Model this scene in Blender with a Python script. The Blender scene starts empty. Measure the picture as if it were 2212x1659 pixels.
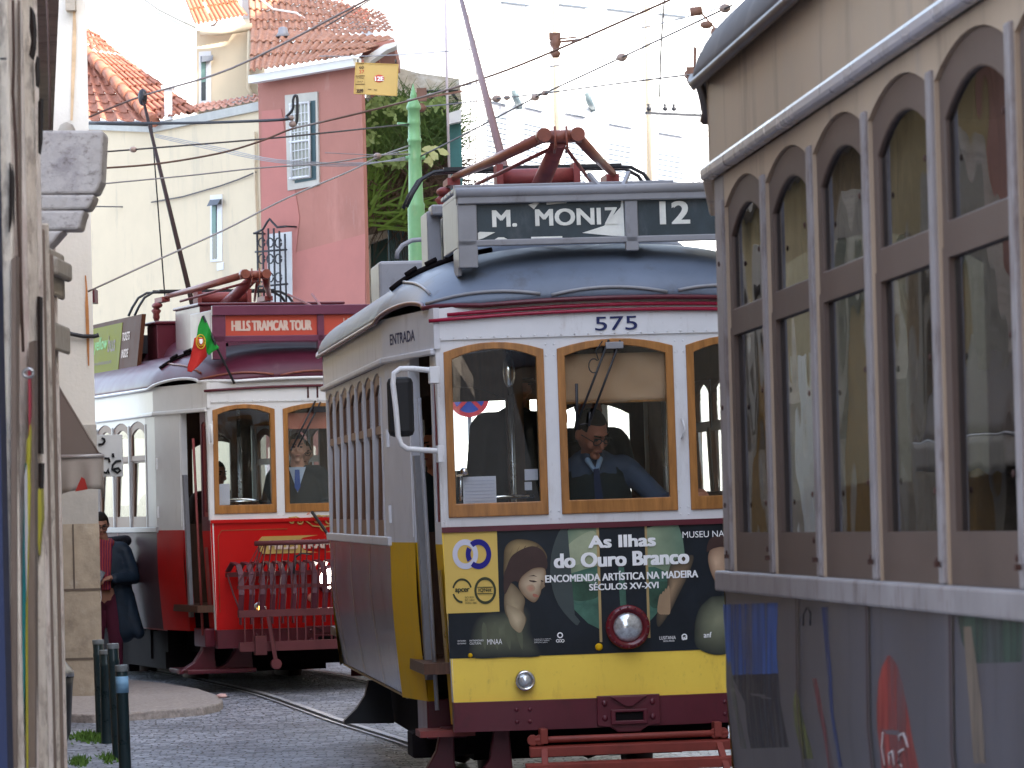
import bpy, bmesh, math, random
from mathutils import Vector, Matrix, noise
random.seed(7)
S = bpy.context.scene
# ---------------------------------------------------------------- camera
F = 9000.0; EYE = 1.71; PITCH = math.atan(255.5/F); ROLL = math.radians(1.43)   # F in units of a 2212 px wide picture
_f = Vector((0, math.cos(PITCH), math.sin(PITCH))); _u0 = Vector((0, -math.sin(PITCH), math.cos(PITCH))); _r0 = Vector((1, 0, 0))
_r = _r0*math.cos(ROLL)-_u0*math.sin(ROLL); _u = _r0*math.sin(ROLL)+_u0*math.cos(ROLL)
CAM = Vector((0, 0, EYE))
cd = bpy.data.cameras.new('camera'); co = bpy.data.objects.new('camera', cd); S.collection.objects.link(co); S.camera = co
M4 = Matrix((( _r.x, _u.x, -_f.x, 0), (_r.y, _u.y, -_f.y, 0), (_r.z, _u.z, -_f.z, EYE), (0, 0, 0, 1)))
co.matrix_world = M4
cd.sensor_width = 36; cd.lens = 36*F/2212; cd.clip_start = .2; cd.clip_end = 3000
cd.dof.use_dof = True; cd.dof.focus_distance = 24; cd.dof.aperture_fstop = 20
# ---------------------------------------------------------------- light
SUN_EL = 40; SUN_AZ = 130    # azimuth clockwise from +Y: sun behind the camera's right shoulder
w = bpy.data.worlds.new('World'); S.world = w; w.use_nodes = True
nt = w.node_tree; bg = nt.nodes['Background']; sk = nt.nodes.new('ShaderNodeTexSky'); sk.sky_type = 'NISHITA'; sk.sun_disc = False
sk.sun_elevation = math.radians(SUN_EL); sk.sun_rotation = math.radians(SUN_AZ); sk.dust_density = 2.0; sk.altitude = 50
hs = nt.nodes.new('ShaderNodeHueSaturation'); hs.inputs['Saturation'].default_value = .68; nt.links.new(sk.outputs[0], hs.inputs['Color']); nt.links.new(hs.outputs[0], bg.inputs[0]); bg.inputs[1].default_value = .15   # a hazy, milky sky
sl = bpy.data.lights.new('sun', 'SUN'); sl.energy = 2.8; sl.angle = math.radians(.5); sl.color = (1, .94, .84)
so = bpy.data.objects.new('sun', sl); S.collection.objects.link(so)
az = math.radians(SUN_AZ); el = math.radians(SUN_EL)
SD = Vector((math.sin(az)*math.cos(el), math.cos(az)*math.cos(el), math.sin(el)))
so.rotation_euler = SD.to_track_quat('Z', 'Y').to_euler(); so.location = (8, -8, 20)
S.view_settings.view_transform = 'Standard'; S.view_settings.look = 'None'; S.view_settings.exposure = 2.42; S.view_settings.gamma = 1
S.cycles.max_bounces = 8; S.cycles.transparent_max_bounces = 16; S.cycles.diffuse_bounces = 4; S.cycles.glossy_bounces = 4
S.cycles.sample_clamp_indirect = 6; S.cycles.caustics_reflective = False; S.cycles.caustics_refractive = False
S.cycles.use_denoising = True
# ---------------------------------------------------------------- picture-to-place helpers
def ray(x, y): return _f + _r*((x-1106)/F) + _u*((829.5-y)/F)
def at(x, y, Y):
    d = ray(x, y); return CAM + d*(Y/d.y)
def gz(Y):                      # the street rises a little beyond the yellow tram
    t = max(0, min(1, (Y-26)/14)); return .16*t*t*(3-2*t)
def atg(x, y, dz=0):            # pixel on the ground
    Y = 30
    d = ray(x, y)
    for _ in range(30):
        z = gz(Y)+dz; t = (z-EYE)/d.z; Y = max(5, min(90, (CAM+d*t).y))
    return Vector(((CAM+d*(Y/d.y)).x, Y, gz(Y)+dz))
class Frame:                    # plane frame of a tram's front or side
    def __init__(s, c, th): s.c = Vector((c[0], c[1], 0)); a = math.radians(th); s.ex = Vector((math.cos(a), math.sin(a), 0)); s.ey = Vector((-math.sin(a), math.cos(a), 0))
    def front(s, x, y, v=0):
        o = s.c+s.ey*v; d = ray(x, y); t = (o-CAM).dot(s.ey)/d.dot(s.ey); P = CAM+d*t
        return ((P-o).dot(s.ex), P.z)
    def side(s, x, y, u):
        o = s.c+s.ex*u; d = ray(x, y); t = (o-CAM).dot(s.ex)/d.dot(s.ex); P = CAM+d*t
        return ((P-o).dot(s.ey), P.z)
# ---------------------------------------------------------------- objects
COL = S.collection
def setp(o, label=None, cat=None, group=None, kind=None):
    if label: o['label'] = label
    if cat: o['category'] = cat
    if group: o['group'] = group
    if kind: o['kind'] = kind
    return o
def thing(name, label, cat, loc=(0, 0, 0), rot=(0, 0, 0), group=None):
    o = bpy.data.objects.new(name, None); COL.objects.link(o); o.location = loc; o.rotation_euler = rot; o.empty_display_size = .2
    return setp(o, label, cat, group)
def copy_tree(o, parent=None):
    c = o.copy(); COL.objects.link(c); c.parent = parent
    for ch in list(o.children): copy_tree(ch, c)
    return c
class MB:
    def __init__(s): s.v = []; s.f = []; s.sm = []
    def add(s, vs, fs, smooth=False):
        n = len(s.v); s.v += [tuple(p) for p in vs]
        for f in fs: s.f.append(tuple(i+n for i in f)); s.sm.append(smooth)
        return s
    def box(s, x0, x1, y0, y1, z0, z1):
        if x0 > x1: x0, x1 = x1, x0
        if y0 > y1: y0, y1 = y1, y0
        if z0 > z1: z0, z1 = z1, z0
        return s.add([(x0,y0,z0),(x1,y0,z0),(x1,y1,z0),(x0,y1,z0),(x0,y0,z1),(x1,y0,z1),(x1,y1,z1),(x0,y1,z1)],
                     [(0,3,2,1),(4,5,6,7),(0,1,5,4),(1,2,6,5),(2,3,7,6),(3,0,4,7)])
    def hexa(s, a, b):          # two quads a,b (4 pts each) joined
        return s.add(list(a)+list(b), [(0,3,2,1),(4,5,6,7),(0,1,5,4),(1,2,6,5),(2,3,7,6),(3,0,4,7)])
    def bar(s, p, q, w, h=None, up=(0,0,1)):
        p = Vector(p); q = Vector(q); d = (q-p).normalized(); h = h or w
        a = d.cross(Vector(up));
        if a.length < 1e-4: a = d.cross(Vector((1,0,0)))
        a.normalize(); b = a.cross(d)
        c = [(-a*w/2-b*h/2), (a*w/2-b*h/2), (a*w/2+b*h/2), (-a*w/2+b*h/2)]
        return s.hexa([p+k for k in c], [q+k for k in c])
    def tube(s, pts, r, n=8, cap=True):
        pts = [Vector(p) for p in pts]; m = len(pts); rs = r if isinstance(r, (list, tuple)) else [r]*m
        base = len(s.v); ref = None; rings = []
        for i, p in enumerate(pts):
            d = (pts[min(i+1, m-1)]-pts[max(i-1, 0)]).normalized()
            if ref is None:
                ref = Vector((0,0,1)) if abs(d.z) < .9 else Vector((1,0,0))
            a = d.cross(ref); a = a.normalized() if a.length > 1e-5 else Vector((1,0,0)); b = a.cross(d).normalized(); ref = b
            for k in range(n):
                t = 2*math.pi*k/n; s.v.append(tuple(p+(a*math.cos(t)+b*math.sin(t))*rs[i]))
        for i in range(m-1):
            for k in range(n):
                k2 = (k+1) % n; s.f.append((base+i*n+k, base+i*n+k2, base+(i+1)*n+k2, base+(i+1)*n+k)); s.sm.append(True)
        if cap:
            s.f.append(tuple(base+k for k in range(n))[::-1]); s.sm.append(False)
            s.f.append(tuple(base+(m-1)*n+k for k in range(n))); s.sm.append(False)
        return s
    def capsule(s, p, q, r0, r1, n=12, sx=1):
        p = Vector(p); q = Vector(q); d = q-p; L = d.length or 1e-4; d = d/L; P = []; R = []
        for k in range(4): a = math.pi/2*(k/4); P.append(p-d*r0*math.cos(a)); R.append(max(1e-3, r0*math.sin(a)))
        for k in range(5): P.append(p+d*L*k/4); R.append(r0+(r1-r0)*k/4)
        for k in range(1, 5): a = math.pi/2*(1-k/4); P.append(q+d*r1*math.cos(a)); R.append(max(1e-3, r1*math.sin(a)))
        return s.tube(P, R, n)
    def ell(s, c, r, n=16, m=10, fn=None):
        base = len(s.v); c = Vector(c)
        for i in range(m+1):
            th = math.pi*i/m
            for k in range(n):
                ph = 2*math.pi*k/n; p = Vector((math.sin(th)*math.cos(ph), math.sin(th)*math.sin(ph), math.cos(th)))
                if fn: p = fn(p)
                s.v.append((c.x+p.x*r[0], c.y+p.y*r[1], c.z+p.z*r[2]))
        for i in range(m):
            for k in range(n):
                k2 = (k+1) % n; s.f.append((base+i*n+k, base+(i+1)*n+k, base+(i+1)*n+k2, base+i*n+k2)); s.sm.append(True)
        return s
    def lathe(s, prof, c=(0,0,0), n=20, axis='z'):
        base = len(s.v); c = Vector(c)
        for r, z in prof:
            for k in range(n):
                t = 2*math.pi*k/n; x, y = max(r, 1e-4)*math.cos(t), max(r, 1e-4)*math.sin(t)
                s.v.append(tuple(c+(Vector((x, y, z)) if axis == 'z' else Vector((x, z, y)))))
        for i in range(len(prof)-1):
            for k in range(n):
                k2 = (k+1) % n; s.f.append((base+i*n+k, base+i*n+k2, base+(i+1)*n+k2, base+(i+1)*n+k)); s.sm.append(True)
        s.f.append(tuple(base+k for k in range(n))); s.sm.append(False)
        s.f.append(tuple(base+(len(prof)-1)*n+k for k in range(n))); s.sm.append(False)
        return s
    def ring(s, outer, inner, y0, y1):      # frame between two outlines in the xz plane, from depth y0 to y1
        n = len(outer); vs = [(x, y0, z) for x, z in outer]+[(x, y0, z) for x, z in inner]+[(x, y1, z) for x, z in outer]+[(x, y1, z) for x, z in inner]
        fs = []
        for i in range(n):
            j = (i+1) % n
            fs += [(i, j, n+j, n+i), (2*n+j, 2*n+i, 3*n+i, 3*n+j), (i, 2*n+i, 2*n+j, j), (n+i, n+j, 3*n+j, 3*n+i)]
        return s.add(vs, fs)
    def poly(s, pts, y0, y1):               # solid polygon in the xz plane
        n = len(pts); return s.add([(x, y0, z) for x, z in pts]+[(x, y1, z) for x, z in pts],
            [tuple(range(n)), tuple(range(2*n-1, n-1, -1))]+[(i, n+i, n+(i+1) % n, (i+1) % n) for i in range(n)])
    def grid(s, fn, nu, nv, smooth=True, close=False):
        base = len(s.v)
        for j in range(nv+1):
            for i in range(nu+1): s.v.append(tuple(fn(i/nu, j/nv)))
        for j in range(nv):
            for i in range(nu):
                a = base+j*(nu+1)+i; s.f.append((a, a+1, a+nu+2, a+nu+1)); s.sm.append(smooth)
        return s
    def map(s, fn): s.v = [tuple(fn(*p)) for p in s.v]; return s
    def build(s, name, mat, parent=None, bevel=0, subdiv=0, label=None, remesh=0, solid=0):
        me = bpy.data.meshes.new(name); me.from_pydata(s.v, [], s.f); me.polygons.foreach_set('use_smooth', s.sm); me.materials.append(mat)
        bm = bmesh.new(); bm.from_mesh(me); bmesh.ops.recalc_face_normals(bm, faces=bm.faces); bm.to_mesh(me); bm.free(); me.update()
        o = bpy.data.objects.new(name, me); COL.objects.link(o); o.parent = parent
        if bevel:
            m = o.modifiers.new('b', 'BEVEL'); m.width = bevel; m.segments = 2; m.limit_method = 'ANGLE'; m.angle_limit = math.radians(40)
        if solid: m = o.modifiers.new('s', 'SOLIDIFY'); m.thickness = solid
        if remesh:
            m = o.modifiers.new('r', 'REMESH'); m.mode = 'VOXEL'; m.voxel_size = remesh; m.use_smooth_shade = True
            m = o.modifiers.new('s', 'SMOOTH'); m.iterations = 3; m.factor = .5
        if label: o['label'] = label
        return o
# ---------------------------------------------------------------- materials
MC = {}
def mat(name, col, rough=.55, metal=0, var=.12, sc=4, bump=0, bsc=30, dirt=None, coat=0, wood=0, emit=0, spec=.35, vs=1.0):
    """dirt = (colour, amount 0..1, scale, vertical stretch)"""
    if name in MC: return MC[name]
    m = bpy.data.materials.new(name); m.use_nodes = True; n = m.node_tree; L = n.links; b = n.nodes['Principled BSDF']
    tc = n.nodes.new('ShaderNodeTexCoord'); mp = n.nodes.new('ShaderNodeMapping'); L.new(tc.outputs['Object'], mp.inputs[0]); mp.inputs['Scale'].default_value = (1, 1, vs)
    if wood: mp.inputs['Scale'].default_value = (14, 14, 1.6) if wood == 1 else (2, 2, 20)
    ns = n.nodes.new('ShaderNodeTexNoise'); ns.inputs['Scale'].default_value = sc; ns.inputs['Detail'].default_value = 8; ns.inputs['Roughness'].default_value = .65; L.new(mp.outputs[0], ns.inputs[0])
    r = n.nodes.new('ShaderNodeMapRange'); r.inputs[1].default_value = .3; r.inputs[2].default_value = .7; L.new(ns.outputs[0], r.inputs[0])
    mx = n.nodes.new('ShaderNodeMix'); mx.data_type = 'RGBA'; L.new(r.outputs[0], mx.inputs[0])
    mx.inputs[6].default_value = (*[c*(1-var) for c in col], 1); mx.inputs[7].default_value = (*[min(1, c*(1+var)) for c in col], 1)
    out = mx.outputs[2]
    if dirt:
        for kk, d in enumerate(dirt if isinstance(dirt, list) else [dirt]):
            dc, amt, ds, st = d
            mp2 = n.nodes.new('ShaderNodeMapping'); L.new(tc.outputs['Object'], mp2.inputs[0]); mp2.inputs['Scale'].default_value = (1, 1, st); mp2.inputs['Location'].default_value = (3.3*kk, 1.7*kk, kk)
            n2 = n.nodes.new('ShaderNodeTexNoise'); n2.inputs['Scale'].default_value = ds; n2.inputs['Detail'].default_value = 10; n2.inputs['Roughness'].default_value = .7; L.new(mp2.outputs[0], n2.inputs[0])
            r2 = n.nodes.new('ShaderNodeMapRange'); r2.inputs[1].default_value = .635-.28*amt; r2.inputs[2].default_value = .76-.22*amt; r2.inputs[4].default_value = min(1, amt*1.6); L.new(n2.outputs[0], r2.inputs[0])
            m2 = n.nodes.new('ShaderNodeMix'); m2.data_type = 'RGBA'; L.new(r2.outputs[0], m2.inputs[0]); L.new(out, m2.inputs[6]); m2.inputs[7].default_value = (*dc, 1); out = m2.outputs[2]
    L.new(out, b.inputs['Base Color']); b.inputs['Metallic'].default_value = metal; b.inputs['Coat Weight'].default_value = coat*.5; b.inputs['Coat Roughness'].default_value = .12
    b.inputs['Specular IOR Level'].default_value = spec
    rr = n.nodes.new('ShaderNodeMapRange'); rr.inputs[3].default_value = max(.02, rough-.12); rr.inputs[4].default_value = min(1, rough+.12); L.new(ns.outputs[0], rr.inputs[0]); L.new(rr.outputs[0], b.inputs['Roughness'])
    if bump:
        n3 = n.nodes.new('ShaderNodeTexNoise'); n3.inputs['Scale'].default_value = bsc; n3.inputs['Detail'].default_value = 6; L.new(mp.outputs[0], n3.inputs[0])
        bp = n.nodes.new('ShaderNodeBump'); bp.inputs['Strength'].default_value = bump; bp.inputs['Distance'].default_value = .02; L.new(n3.outputs[0], bp.inputs['Height']); L.new(bp.outputs[0], b.inputs['Normal'])
    if emit: b.inputs['Emission Color'].default_value = (*col, 1); b.inputs['Emission Strength'].default_value = emit
    MC[name] = m; return m
def glass(name, tint=(.9, .92, .91), rough=0.0, f0=.045, wav=0, refl=(.95, .95, .95)):
    """thin window glass: clear, with a reflection that grows at grazing angles on either side of the sheet"""
    if name in MC: return MC[name]
    m = bpy.data.materials.new(name); m.use_nodes = True; n = m.node_tree; L = n.links; n.nodes.remove(n.nodes['Principled BSDF'])
    o = n.nodes['Material Output']; t = n.nodes.new('ShaderNodeBsdfTransparent'); t.inputs[0].default_value = (*tint, 1)
    g = n.nodes.new('ShaderNodeBsdfGlossy'); g.inputs['Roughness'].default_value = rough; g.inputs[0].default_value = (*refl, 1)
    ge = n.nodes.new('ShaderNodeNewGeometry'); dt = n.nodes.new('ShaderNodeVectorMath'); dt.operation = 'DOT_PRODUCT'; L.new(ge.outputs['Incoming'], dt.inputs[0]); L.new(ge.outputs['Normal'], dt.inputs[1])
    def mth(op, a, b=None):
        q = n.nodes.new('ShaderNodeMath'); q.operation = op
        for k, v in enumerate((a, b)):
            if v is None: continue
            if isinstance(v, (int, float)): q.inputs[k].default_value = v
            else: L.new(v, q.inputs[k])
        return q.outputs[0]
    f = mth('ADD', mth('MULTIPLY', mth('POWER', mth('SUBTRACT', 1.0, mth('ABSOLUTE', dt.outputs['Value'])), 5.0), 1-f0), f0)
    mx = n.nodes.new('ShaderNodeMixShader')
    if wav:
        tc = n.nodes.new('ShaderNodeTexCoord'); ns = n.nodes.new('ShaderNodeTexNoise'); ns.inputs['Scale'].default_value = 4; ns.inputs['Detail'].default_value = 1; L.new(tc.outputs['Object'], ns.inputs[0])
        bp = n.nodes.new('ShaderNodeBump'); bp.inputs['Strength'].default_value = wav; bp.inputs['Distance'].default_value = .01; L.new(ns.outputs[0], bp.inputs['Height']); L.new(bp.outputs[0], g.inputs['Normal'])
    L.new(f, mx.inputs[0]); L.new(t.outputs[0], mx.inputs[1]); L.new(g.outputs[0], mx.inputs[2]); L.new(mx.outputs[0], o.inputs[0])
    MC[name] = m; return m
# ---------------------------------------------------------------- text
def text_mesh(txt, width, height, bold=0, shear=0, align=None):
    c = bpy.data.curves.new('t', 'FONT'); c.body = txt; c.size = 1; c.offset = bold; c.shear = shear; c.resolution_u = 4
    o = bpy.data.objects.new('t', c); COL.objects.link(o); dg = bpy.context.evaluated_depsgraph_get(); me = bpy.data.meshes.new_from_object(o.evaluated_get(dg))
    vs = [v.co.copy() for v in me.vertices]; fs = [tuple(p.vertices) for p in me.polygons]
    bpy.data.objects.remove(o); bpy.data.curves.remove(c); bpy.data.meshes.remove(me)
    if not vs: return [], []
    x0 = min(v.x for v in vs); x1 = max(v.x for v in vs); y0 = min(v.y for v in vs); y1 = max(v.y for v in vs)
    return [((v.x-x0)/(x1-x0)*width, (v.y-y0)/(y1-y0)*height) for v in vs], fs
def text(txt, x0, x1, z0, z1, v, m, parent, name='lettering', bold=0, warp=None, slope=0, place=None, label=None, shear=0):
    """flat letters in the xz plane at depth v, filling the box x0..x1, z0..z1"""
    k = bold*(z1-z0)*2.2; vs, fs = text_mesh(txt, x1-x0-2*k, z1-z0-k, 0, shear); b = MB()
    for q, (dx, dz) in enumerate(((0, 0), (k, k*.5), (2*k, 0), (k, k), (0, k), (2*k, k)) if bold else ((0, 0),)):       # heavier strokes: shifted copies, each a hair in front
        b.add([(x0+a+dx, v-.0003*q, z0+c+dz) for a, c in vs], fs)
    if warp: b.map(warp)
    if place: b.map(place)
    return b.build(name, m, parent, label=label)
def arch(x0, x1, z0, zs, zp, n=8):
    pts = [(x0, z0), (x1, z0)]
    for k in range(n+1):
        t = k/n; x = x1+(x0-x1)*t; pts.append((x, zs+(zp-zs)*(1-(2*t-1)**2)))
    return pts

def split(o):
    """each loose piece of o becomes an object of its own with the same name, parent and look"""
    me = o.data; nv = len(me.vertices); par = list(range(nv))
    def fd(a):
        while par[a] != a: par[a] = par[par[a]]; a = par[a]
        return a
    for e in me.edges: a, b = fd(e.vertices[0]), fd(e.vertices[1]); par[a] = b
    grp = {}
    for p in me.polygons: grp.setdefault(fd(p.vertices[0]), []).append(p)
    for k, ps in list(grp.items()):
        idx = {}; vs = []; fs = []
        for p in ps:
            f = []
            for v in p.vertices:
                if v not in idx: idx[v] = len(vs); vs.append(tuple(me.vertices[v].co))
                f.append(idx[v])
            fs.append(f)
        nm = bpy.data.meshes.new(me.name); nm.from_pydata(vs, [], fs); nm.materials.append(me.materials[0]); nm.polygons.foreach_set('use_smooth', [p.use_smooth for p in ps])
        c = o.copy(); c.data = nm; COL.objects.link(c)
    bpy.data.objects.remove(o)
# ================================================================ palette
def srgb(r, g, b): return tuple((c/255/12.92 if c/255 <= .04045 else ((c/255+.055)/1.055)**2.4) for c in (r, g, b))
WHITE = mat('white paint', (.72, .72, .74), .45, var=.05, dirt=[((.46,.42,.40), .30, 6, .22), ((.25,.16,.12), .15, 34, .5)], coat=.1)
WHITE_SIDE = mat('shaded white side paint', (.62, .62, .66), .5, var=.06, dirt=((.30,.27,.27), .25, 6, .3))  # same white as the front, its shade put into a greyer colour
WHITE_RED = mat('cream white paint', (.76, .75, .74), .35, var=.04, dirt=((.45,.4,.36), .2, 4, .25), coat=.3)
DUSTY = mat('shaded dusty white paint', (.42, .315, .225), .42, var=.12, sc=2.5, dirt=[((.13,.09,.07), .36, 6, .15), ((.30,.26,.25), .3, 3, .12)], coat=.15)  # white tram; shade and dark reflections put into the beige, plus dirt
DUSTY_POST = mat('shaded dusty post paint', (.27, .238, .235), .5, var=.15, sc=5, dirt=[((.10,.06,.05), .42, 16, .35), ((.36,.34,.34), .3, 6, .2)])  # posts of the same white tram, shade toned into the grey, weathered
WOOD = mat('varnished brown wood', (.34, .145, .038), .35, var=.35, sc=2, wood=1, coat=.4)
WOOD_DK = mat('brown painted sash', (.20, .10, .06), .45, var=.2, sc=6, wood=1)
WOOD_TP = mat('taupe painted sash', (.10, .066, .052), .5, var=.18, sc=3, dirt=((.09,.05,.035), .25, 8, .5))
MAROON = mat('maroon paint', (.10, .012, .022), .38, var=.15, dirt=((.05,.012,.015), .3, 6, .5), coat=.35)
MAROON_LT = mat('worn maroon paint', (.24, .05, .045), .5, var=.2, dirt=((.10,.03,.03), .35, 9, .6))
MAROON_BR = mat('brown red pipe paint', (.23, .065, .04), .42, var=.25, dirt=((.06,.02,.02), .3, 12, 1), coat=.3)
ROOF_Y = mat('grey blue roof paint', (.13, .16, .215), .5, var=.12, sc=3, dirt=((.09,.09,.10), .34, 5, .7), coat=.2)
ROOF_R = mat('dark maroon roof paint', (.085, .014, .03), .45, var=.15, sc=3, dirt=((.17,.08,.09), .22, 7, .5), coat=.2, spec=.3)
ROOF_G = mat('grey roof paint', (.085, .078, .085), .6, var=.2, spec=.2, dirt=((.22,.2,.2), .3, 5, .4))
YELLOW = mat('yellow tram paint', (.96, .67, .09), .40, var=.07, sc=2, dirt=[((.62,.38,.06), .30, 7, .25), ((.20,.10,.04), .17, 30, .6)], coat=.3)
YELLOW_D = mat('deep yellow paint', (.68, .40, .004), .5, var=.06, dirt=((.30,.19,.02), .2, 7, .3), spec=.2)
RED = mat('red tram paint', (.47, .004, .004), .42, var=.05, dirt=[((.30,.01,.01), .28, 5, .3), ((.14,.02,.02), .15, 30, .5)], coat=.06, spec=.2)
DARK = mat('dark underframe', (.014, .011, .012), .85, var=.3, spec=.05)
BLACK = mat('black metal', (.02, .02, .024), .4, var=.2, coat=.1)
STEEL = mat('worn steel', (.42, .42, .44), .28, metal=.9, var=.2, dirt=((.12,.08,.06), .25, 12, 1))
CHROME = mat('chrome', (.75, .75, .77), .1, metal=1, var=.03)
GREYM = mat('grey metal trim', (.27, .27, .29), .42, var=.12, dirt=((.12,.10,.10), .3, 8, .5), coat=.2)
INT_DK = mat('interior brown wood', (.085, .038, .022), .5, var=.3, wood=1)
INT_LT = mat('interior grey panel', (.22, .22, .21), .6, var=.1)
SEAT = mat('seat leather', (.09, .035, .02), .5, var=.2)
GLASS = glass('window glass', (.93, .95, .94), wav=.04)
GLASS_SIDE = glass('old side glass', (.88, .89, .88), f0=.03, wav=.06)
GLASS_G = glass('old wavy glass', (.5, .52, .5), f0=.14, wav=.10, refl=(.60, .64, .70))
LENS = mat('headlight lens', (.6, .63, .66), .12, metal=.6, var=.35, sc=40, coat=.6)
RUBBER = mat('black rubber', (.012, .012, .014), .6, var=.1)
INKB = mat('dark blue ink', (.012, .02, .10), .5, var=.02)
INKK = mat('black ink', (.012, .012, .014), .5, var=.02)
PAPER = mat('white paper', (.66, .64, .74), .8, var=.03)

HW = 1.14; FW = .965; NB = 7; TLEN = 7.9; V1 = 1.3; V2 = TLEN-1.3; S1 = V2-.15
ZB = 1.49; ZB2 = 1.54; ZT = 2.535; ZR = 2.765
def bow(u): return .07*(u/FW)**2
def roofz(u, v, H=.375):
    vv = min(v, TLEN-v); wv = (FW+(HW-FW)*min(1, vv/V1))+.05
    t = min(1, abs(u)/wv); v0 = -.05+bow(u*FW/wv)+.16*t**7; d = max(0, min(1, (vv-v0)/1.15))
    return ZR+.04*(1-t*t)*(1-d)+H*max(0, 1-t**3.0)**.52*(max(0, 1-(1-d)**2.3)**.55)
def roof_v(u, z, lo=-.05, hi=1.0):
    for _ in range(30):
        m = (lo+hi)/2
        if roofz(u, m) < z: lo = m
        else: hi = m
    return lo

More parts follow.
